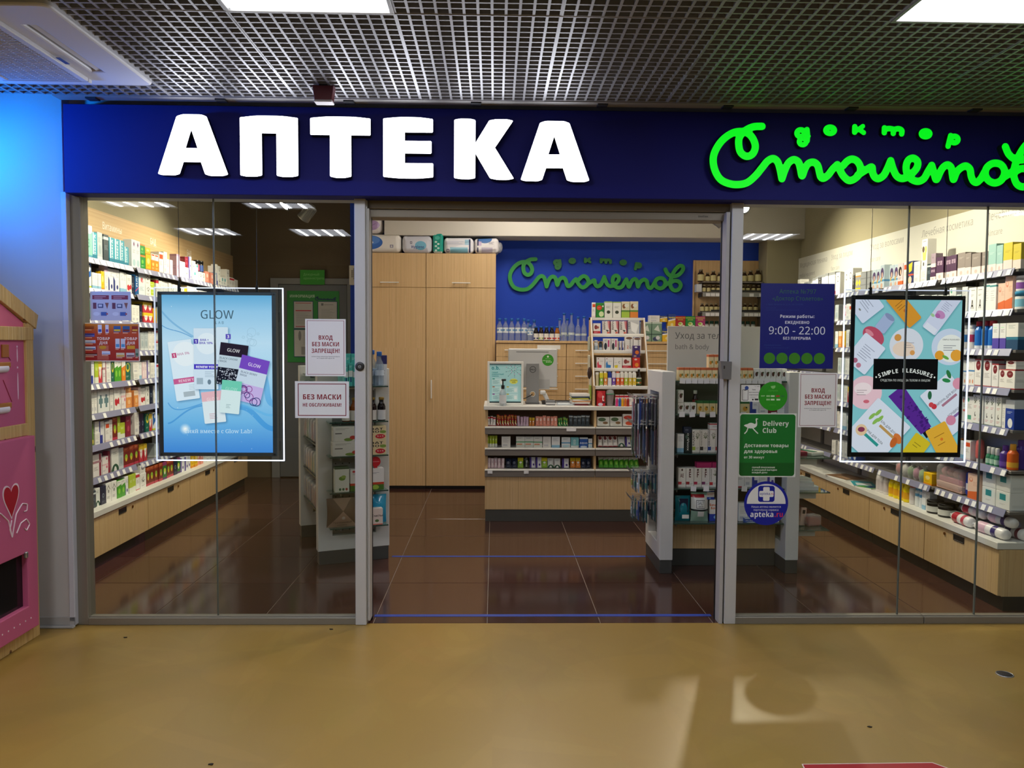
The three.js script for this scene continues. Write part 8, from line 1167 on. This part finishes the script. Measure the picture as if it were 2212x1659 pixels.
  E('violet', 0.515, 0.028, 0.17, 0.13, -1.13, 2.09, 'purple and white flat gift box, lower one on the end shelf'); E('violet', 0.5436, 0.026, 0.15, 0.12, -1.13, 2.07, 'purple and white flat gift box, middle one on the end shelf', 1.5); E('plain', 0.5702, 0.02, 0.14, 0.11, -1.14, 2.06, 'pale flat gift box, uppermost on the purple boxes', 1.65);
  E('maroon', 0.742, 0.028, 0.14, 0.1, -1.13, 2.03, 'dark red flat box on the upper end shelf'); { const t = thing('soft_pouch', 'white and green soft pouch lying on the upper end shelf', 'pouch', [2.13, 0.7426, -1.12], 0.4); part(t, 'pouch', mv(new RoundedBoxGeometry(0.11, 0.03, 0.13, 3, 0.012), 0, 0.015, 0), solid(0xdfe2de, 0.25)); part(t, 'stripe', slab(-0.05, -0.01, 0.0302, 0.031, -0.06, 0.06, 0.0002), solid(0x2f7a5c)); }
  [[2.02, 0], [2.07, 1]].forEach(([x, i]) => { const t = thing('mirror_card', `pale pink card pack leaning on the lower end shelf, ${i ? 'right' : 'left'} one`, 'card pack', [x, 0.2656, -1.1], 0.5); part(t, 'card', slab(-0.025, 0.025, 0, 0.12, -0.006, 0.006, 0.002).rotateZ(-0.12).translate(0, 0.004, 0), solid(0xd9c0b4)); part(t, 'dark_window', slab(-0.015, 0.012, 0.08, 0.105, 0.0062, 0.007, 0.0003).rotateZ(-0.12).translate(0, 0.004, 0), black); });
  { const t = thing('sponge_pack', 'clear pack of coral red sponges on the lower end shelf', 'sponge pack', [2.14, 0.2656, -1.12], 0.3); for (let i = 0; i < 4; i++) part(t, 'sponge', mv(new RoundedBoxGeometry(0.022, 0.05, 0.07, 3, 0.008), -0.036 + i * 0.024, 0.026, 0), solid(0xc4503e, 0.8)); part(t, 'film', mv(new RoundedBoxGeometry(0.11, 0.075, 0.085, 2, 0.015), 0, 0.038, 0), film); }
  // brushes on the hooks of the left end
  const card = (label, x, y, z, h, c, c2, kind) => { const t = thing('toothbrush_pack', label, 'brush pack', [x, y, z], 0, 'brush packs on the gondola hooks'); const w = kind === 'floss' ? 0.045 : 0.034; part(t, 'backing_card', slab(-0.002, 0.001, -h, 0.012, -w / 2, w / 2, 0.0008), solid(c)); part(t, 'blister', mv(new RoundedBoxGeometry(0.013, h * 0.8, w * 0.75, 2, 0.005), -0.0085, -h * 0.52, 0), clearPlastic); part(t, 'brush', kind === 'floss' ? mv(new RoundedBoxGeometry(0.01, h * 0.34, w * 0.5, 2, 0.004), -0.008, -h * 0.6, 0) : [slab(-0.011, -0.005, -h * 0.88, -h * 0.2, -0.005, 0.005, 0.002), slab(-0.014, -0.004, -h * 0.26, -h * 0.12, -0.006, 0.006, 0.002)], solid(c2)); return t; };
  const kinds = [[1.12, 0.235, [[0x1f3f92, 0xdfe4ec], [0x1a2f74, 0x2f6fc4], [0xb8445c, 0xe0dfe2], [0x20283c, 0x8d9298], [0x16181c, 0x4c5056]], 'brush', 'top'], [0.95, 0.255, [[0xb3b1c4, 0x8a2a3a], [0x3f1c22, 0x4a5f1c], [0x35501c, 0x2c3a14], [0x4f6fa8, 0x9fb4d2], [0x4a1f2a, 0x6a2a34]], 'brush', 'second'], [0.62, 0.125, [[0xd3dbe4, 0xdfe4ea], [0x274a80, 0x3f8a8c], [0x24466f, 0xb8b23a], [0x1f4a6a, 0x3f8a6a], [0x1f5560, 0x2f8a7a]], 'floss', 'third'], [0.44, 0.135, [[0x2f4f92, 0x1f3f9a], [0x3a4f8a, 0x2a3f7a], [0x2f5f72, 0xc4d2d6], [0x1c5c5e, 0x14504f], [0x1a5a58, 0x1c6a64]], 'floss', 'lowest']];
  for (const [y, h, cols, kind, row] of kinds) [-0.1, -0.05, 0, 0.05, 0.1].forEach((z, j) => { for (let i = 0; i < 3; i++) { const q = cols[(j + (i === 2 ? 1 : 0)) % 5]; card(`${kind === 'floss' ? 'small blister pack' : 'long toothbrush pack'}, ${ord(i)} along the ${ord(j)} hook, ${row} row of gondola`, 1.065 - i * 0.055 - 0.012 * (j % 2), y - 0.006, -1.135 + z, h * rr(0.78, 1.06), q[0], q[1], kind); } });
}
// ---- left gondola: near end shelves and left side
{
  const C0 = new THREE.Vector3(-0.9335, 0, -1.175), ca = Math.cos(1.9455), sa = Math.sin(1.9455);
  const W = (lx, lz) => [C0.x + lx * ca + lz * sa, C0.z - lx * sa + lz * ca], turn = 1.9455 - Math.PI / 2;
  const P = (name, d, lz0, lz1, y, h, label, lx = -0.085, dp = 0.06, cat = 'box', geo, tilt) => { const [x, z] = W(lx, (lz0 + lz1) / 2); return pack(name, d, lz1 - lz0 - 0.002, h, dp, [x, y + 0.0006, z], turn, label, 'goods on the left gondola', geo, geo ? artGloss : artMat, tilt || 0); };
  const b = (lz, lx, y, h, o, label, name = 'water_bottle') => { const [x, z] = W(lx, lz); return bottle(name, label, 'bottle', [x, y + 0.0006, z], h, o, 'bottles on the left gondola'); };
  const water = clear(0xdfe9f2, 0.82), labM = solid(0xc3d3e6), wo = { r: 0.03, neck: 0.013, capH: 0.03, capR: 0.017, shoulder: 0.6, mat: water, capMat: capBlue, label: labM, l0: 0.3, l1: 0.46 };
  b(0.15, -0.09, 1.192, 0.225, wo, 'clear water bottle with blue cap, front right on top of the left gondola'); b(0.08, -0.09, 1.192, 0.215, wo, 'clear water bottle with blue cap, behind the doorway post on the gondola'); b(0.115, -0.033, 1.192, 0.235, wo, 'clear water bottle in the second row on the left gondola');
  P('oral_care_box', 'navywhite', 0.15, 0.21, 1.192, 0.2, 'white carton with navy top behind the water bottles', -0.033); P('oral_care_box', 'navywhite', 0.03, 0.075, 1.192, 0.22, 'slim white carton with navy top behind the doorway post', -0.033);
  for (let i = 0; i < 4; i++) P('oral_care_box', 'tealoral', -0.085 + i * 0.03, -0.057 + i * 0.03, 1.192, 0.14 + (i % 2) * 0.01, `teal oral care carton, ${ord(i)} from left beside the mask notice`, -0.08, 0.04); for (let i = 0; i < 3; i++) P('oral_care_box', 'tealoral', -0.065 + i * 0.035, -0.032 + i * 0.035, 1.192, 0.21, `tall teal oral care carton in the back row, ${ord(i)} from left`, -0.03, 0.05);
  b(-0.1, -0.085, 1.192, 0.14, { r: 0.022, neck: 0.016, capH: 0.02, capR: 0.019, shoulder: 0.7, mat: clear(0xcfe0dc, 0.5), capMat: capGreen, label: solid(0x7fc9c4), l0: 0.1, l1: 0.55 }, 'mouthwash bottle with dark green cap beside the mask notice', 'mouthwash_bottle');
  const jo = (c, l) => ({ r: 0.027, neck: 0.015, capH: 0.018, capR: 0.018, shoulder: 0.6, mat: solid(c, 0.14), capMat: solid(0x9a7f3a, 0.3), label: solid(l), l0: 0.04, l1: 0.46 });
  [[0.165, 0x120c10, 0xd4d6da, 'black blueberry'], [0.105, 0x1c0c0d, 0xd9d6d4, 'black cherry'], [0.045, 0x5c1f10, 0xd6d2cc, 'dark red'], [-0.015, 0x8a4a14, 0xd9d5cd, 'amber'], [-0.07, 0x7a3a12, 0xd6d2ca, 'orange brown']].forEach(([lz, c, l, n]) => b(lz, -0.085, 0.96, 0.155, jo(c, l), `${n} juice bottle with white label on the second shelf of the left gondola`, 'juice_bottle'));
  P('food_box', 'oat', 0.055, 0.19, 0.735, 0.1, 'cream cereal box with red disc, lower one on the left gondola', -0.08, 0.07); P('food_box', 'oat', 0.055, 0.19, 0.8356, 0.09, 'cream cereal box, upper one on the left gondola', -0.08, 0.07); P('food_box', 'crackers', -0.165, -0.0, 0.735, 0.095, 'white food box with grey words, lower one on the left gondola', -0.085, 0.07); P('food_box', 'crackers', -0.16, -0.02, 0.8306, 0.1, 'white food box with grey words, upper one on the left gondola', -0.085, 0.07); P('food_box', 'aspirin', -0.0, 0.05, 0.735, 0.16, 'white food carton with red corner behind the doorway post', -0.05, 0.05);
  P('food_box', 'herbtea', -0.15, -0.055, 0.5, 0.165, 'white tea carton with green leaves on the fourth shelf', -0.085, 0.06); P('food_box', 'mealbox', -0.05, 0.055, 0.5, 0.145, 'white carton with red foot, left one on the fourth shelf', -0.085, 0.06); P('food_box', 'mealbox', 0.06, 0.175, 0.5, 0.145, 'white carton with red foot, right one on the fourth shelf', -0.085, 0.06);
  { const [x, z] = W(-0.085, 0.12), t = thing('shelf_wobbler', 'red round price wobbler above the white cartons of the left gondola', 'price marker', [x, 0.646, z], turn); part(t, 'disc', mv(cyl(0.034, 0.0015, 28).rotateX(Math.PI / 2), 0, 0.042, 0.02), solid(0xc8202e)); part(t, 'stripe', slab(-0.025, 0.025, 0.041, 0.044, 0.0216, 0.022, 0.0001).rotateZ(0).translate(0, 0, 0), solid(0xe4a0a4)); part(t, 'foot', slab(-0.012, 0.012, 0, 0.012, 0.019, 0.021), solid(0xc8202e)); }
  { const [x, z] = W(-0.09, -0.1), t = thing('kraft_bag', 'brown kraft paper bag with crossed front on the lowest shelf of the left gondola', 'bag', [x, 0.2686, z], turn); const m = tex(256, 256, (g, w, h) => { rect(g, '#6f5a44', 0, 0, w, h); poly(g, '#b0927a', [[0, 256], [128, 110], [256, 256]]); poly(g, '#9c8068', [[50, 0], [206, 0], [128, 110]]); text(g, 'Протеиновый', 128, 220, 24, '#5a4636'); text(g, 'коктейль', 128, 246, 20, '#5a4636'); disc(g, '#c9beb2', 132, 170, 14); });
    const g = pouchGeo('plain', 8).clone(), p = g.attributes.position, U = []; for (let i = 0; i < p.count; i++) U.push(p.getX(i) + 0.5, p.getY(i)); g.setAttribute('uv', new THREE.Float32BufferAttribute(U, 2)); part(t, 'bag', g, new THREE.MeshStandardMaterial({ map: m, roughness: 0.6 })).scale.set(0.2, 0.19, 0.09); }
  { const [x, z] = W(-0.085, 0.042), t = thing('food_pouch', 'white stand-up food pouch beside the brown kraft bag', 'pouch', [x, 0.2686, z], turn); part(t, 'pouch', pouchGeo('mealbox', 8), artGloss).scale.set(0.078, 0.14, 0.06); }
  { const [x, z] = W(-0.05, 0.15), t = thing('food_pouch', 'shiny light blue pouch behind the pink carton of the left gondola', 'pouch', [x, 0.2686, z], turn); part(t, 'pouch', pouchGeo('plainblue', 8), std(0x2f9ac4, 0.15)).scale.set(0.11, 0.19, 0.06); }
  P('food_box', 'pinktea', 0.084, 0.165, 0.268, 0.11, 'pink carton with handwritten word on the lowest shelf', -0.1, 0.05);
  // soft goods on the left side shelves
  const cols = [[0x7fae4a, 'lime'], [0x3f4fa0, 'blue'], [0xb8402f, 'red'], [0xc46a5a, 'coral'], [0xc9c4bc, 'white'], [0x8fb4cc, 'pale blue'], [0xd9b4b0, 'pale pink'], [0x44589a, 'indigo']];
  [0.324, 0.55, 0.776, 1.03].forEach((y, r) => { for (let i = 0; i < 6; i++) { const [c, n] = cols[(i * 3 + r * 2) % 8], [x, z] = W(0.17 + i * 0.115, -0.188), t = thing('soft_toy_pack', `${n} soft baby goods bag, ${ord(i)} along the ${['lowest', 'second', 'third', 'top'][r]} side shelf of left gondola`, 'bag', [x, y + 0.0006, z], turn - Math.PI / 2, 'bags on the side shelves'); part(t, 'contents', mv(new RoundedBoxGeometry(0.08, 0.13, 0.05, 3, 0.022), 0, 0.066, 0), solid(c, 0.5)); part(t, 'film_bag', mv(new RoundedBoxGeometry(0.095, 0.165, 0.07, 2, 0.025), 0, 0.084, 0), film); } });
  { const [x, z] = W(0.14, -0.1), t = thing('baby_bottle', 'brown and white baby bottle on top of the left gondola by the mask notice', 'bottle', [x, 1.2456, z]); part(t, 'bottle', lathe([[0, 0], [0.026, 0.001], [0.026, 0.07], [0.02, 0.09], [0.02, 0.1]], 18), solid(0x7a4438, 0.3)); part(t, 'teat', lathe([[0.021, 0.1], [0.02, 0.115], [0.01, 0.125], [0.006, 0.14], [0, 0.145]], 16), solid(0xd9d2c8)); }
  { const [x, z] = W(0.3, -0.1), t = thing('white_bag', 'crumpled white bag on top of the left gondola behind the notice', 'bag', [x, 1.2456, z], 0.4); part(t, 'bag', pouchGeo('plain', 8), std(0xdcd6d0, 0.5)).scale.set(0.16, 0.17, 0.1); }
}

// ================================================================ toy house at the left edge
{
  const t = thing('toy_house_kiosk', 'pink toy house kiosk with pine frame and red heart at the left edge', 'kiosk', [-2.27, 0, 0.6]), Z = 0.46; // local: face looks to +x, width along z
  const pink = solid(0xc0587f, 0.55), pink2 = solid(0xc55c82, 0.55), zf = -0.432; // right edge of the face (towards the shop)
  const post = part(t, 'post', slab(-0.03, 0.0, 0, 1.56, zf, zf + 0.062, 0.003), pine); part(t, 'post', slab(-0.03, 0.0, 0, 1.56, -zf - 0.062, -zf, 0.003), pine);
  part(t, 'rail', slab(-0.03, -0.001, 0, 0.075, zf + 0.062, -zf - 0.062, 0.003), pine); part(t, 'rail', slab(-0.03, -0.001, 1.012, 1.072, zf + 0.062, -zf - 0.062, 0.003), pine); part(t, 'rail', slab(-0.03, 0.003, 1.475, 1.54, zf, -zf, 0.003), pine);
  const roof = (s) => { const sh = new THREE.Shape(); sh.moveTo(0.45, 1.535); sh.lineTo(0, 1.735); sh.lineTo(0, 1.81); sh.lineTo(0.47, 1.6); const g = new THREE.ExtrudeGeometry(sh, { depth: 0.03, bevelEnabled: true, bevelSize: 0.002, bevelThickness: 0.002, bevelSegments: 1 }).rotateY(s > 0 ? -Math.PI / 2 : Math.PI / 2); return mv(g, s > 0 ? 0.003 : -0.027, 0, 0); };
  part(t, 'roof_board', roof(1), pine); part(t, 'roof_board', roof(-1), pine);
  const gb = new THREE.Shape(); gb.moveTo(-0.43, 1.53); gb.lineTo(0.43, 1.53); gb.lineTo(0, 1.74); part(t, 'gable_panel', mv(new THREE.ExtrudeGeometry(gb, { depth: 0.01, bevelEnabled: false }).rotateY(Math.PI / 2), -0.022, 0, 0), solid(0xd0627f, 0.55));
  part(t, 'upper_panel', slab(-0.022, -0.012, 1.07, 1.477, zf + 0.06, -zf - 0.06), pink); part(t, 'side_board', slab(-0.5, -0.03, 0, 1.56, zf + 0.004, zf + 0.02), pine); part(t, 'side_board', slab(-0.5, -0.03, 0, 1.56, -zf - 0.02, -zf - 0.004), pine); part(t, 'back_board', slab(-0.5, -0.49, 0, 1.56, zf + 0.02, -zf - 0.02), pink);
  for (const [y0, l] of [[1.37, 0.05], [1.18, 0.06]]) { const bal = part(t, 'balcony', slab(-0.012, 0.004, y0 - 0.022, y0 + 0.003, -0.24, 0.24, 0.003), solid(0xa86a1f, 0.5)); part(bal, 'white_scallop', mv(new THREE.CylinderGeometry(0.02, 0.02, 0.44, 16).rotateX(Math.PI / 2), -0.012, y0 - 0.026, 0), solid(0xe4dce4)); }
  part(t, 'painted_window', slab(-0.012, -0.004, 1.395, 1.455, -0.24, -0.19), solid(0x9a5a1c, 0.5)); for (const [a, b] of [[[1.45, -0.2], [1.38, -0.26]], [[1.29, -0.2], [1.185, -0.262]]]) part(t, 'painted_rope', rod([-0.011, a[0], a[1]], [-0.011, b[0], b[1]], 0.002), solid(0x9a2440));
  for (const [y, h] of [[1.445, 0.006], [1.405, 0.034], [1.345, 0.006], [1.255, 0.066]]) part(t, 'white_mark', mv(new THREE.CylinderGeometry(h > 0.01 ? 0.004 : 0.005, h > 0.01 ? 0.004 : 0.005, 0.001, 14).scale(1, 1, h > 0.01 ? h / 0.004 : 1).rotateZ(Math.PI / 2).rotateX(Math.PI / 2), -0.0115, y, -0.315), solid(0xe9c6d9));
  // lower box with window
  const bx = new THREE.Shape(); bx.moveTo(zf + 0.066, 0.078); bx.lineTo(-zf - 0.066, 0.078); bx.lineTo(-zf - 0.066, 1.008); bx.lineTo(zf + 0.066, 1.008); bx.lineTo(zf + 0.066, 0.078);
  const win = new THREE.Path(); win.moveTo(-0.29, 0.19); win.lineTo(-0.29, 0.46); win.lineTo(0.29, 0.46); win.lineTo(0.29, 0.19); bx.holes.push(win);
  part(t, 'lower_box', mv(new THREE.ExtrudeGeometry(bx, { depth: 0.05, bevelEnabled: true, bevelSize: 0.004, bevelThickness: 0.004, bevelSegments: 2 }).rotateY(-Math.PI / 2), 0.028, 0, 0), pink2);
  part(t, 'hatch_pane', slab(0.0, 0.004, 0.185, 0.465, -0.295, 0.295, 0.001), std(0x14171a, 0.12)); part(t, 'hatch_clip', [slab(0.03, 0.044, 0.435, 0.465, -0.275, -0.255, 0.004), slab(0.03, 0.044, 0.435, 0.465, 0.255, 0.275, 0.004)], steel);
  const hs = new THREE.Shape(); hs.moveTo(0, -0.085); hs.bezierCurveTo(0.03, -0.03, 0.06, 0.0, 0.055, 0.035); hs.bezierCurveTo(0.05, 0.07, 0.01, 0.065, 0, 0.03); hs.bezierCurveTo(-0.01, 0.065, -0.05, 0.07, -0.055, 0.035); hs.bezierCurveTo(-0.06, 0.0, -0.03, -0.03, 0, -0.085);
  const hg = d => new THREE.ExtrudeGeometry(hs, { depth: d, bevelEnabled: false, curveSegments: 10 }).rotateY(Math.PI / 2);
  part(t, 'heart_outline', mv(hg(0.0012).scale(1, 1.14, 1.14), 0.0325, 0.74, -0.165), solid(0xe8d2da)); part(t, 'heart', mv(hg(0.0012), 0.0335, 0.74, -0.165), solid(0xb01a2c));
  const curl = (pts) => part(t, 'white_curl', tube(pts.map(([y, z]) => [0.0335, y, z]), 0.0032, 40, 6), solid(0xe8d2da));
  curl([[0.56, -0.165], [0.66, -0.2], [0.7, -0.25], [0.69, -0.29], [0.66, -0.285], [0.66, -0.26]]); curl([[0.57, -0.2], [0.61, -0.235], [0.62, -0.28], [0.59, -0.305], [0.565, -0.28], [0.58, -0.262]]); curl([[0.56, -0.165], [0.64, -0.14], [0.69, -0.08], [0.68, -0.04], [0.65, -0.05], [0.655, -0.075]]); curl([[0.64, -0.165], [0.6, -0.15], [0.56, -0.165]]);
  for (let i = 0; i < 8; i++) part(t, 'white_dot', mv(cyl(0.004, 0.001, 12).rotateZ(-Math.PI / 2), 0.0322, 0.132, -0.3 + i * 0.045), solid(0xe8d2da));
}

shade(scene);
renderer.render(scene, camera);
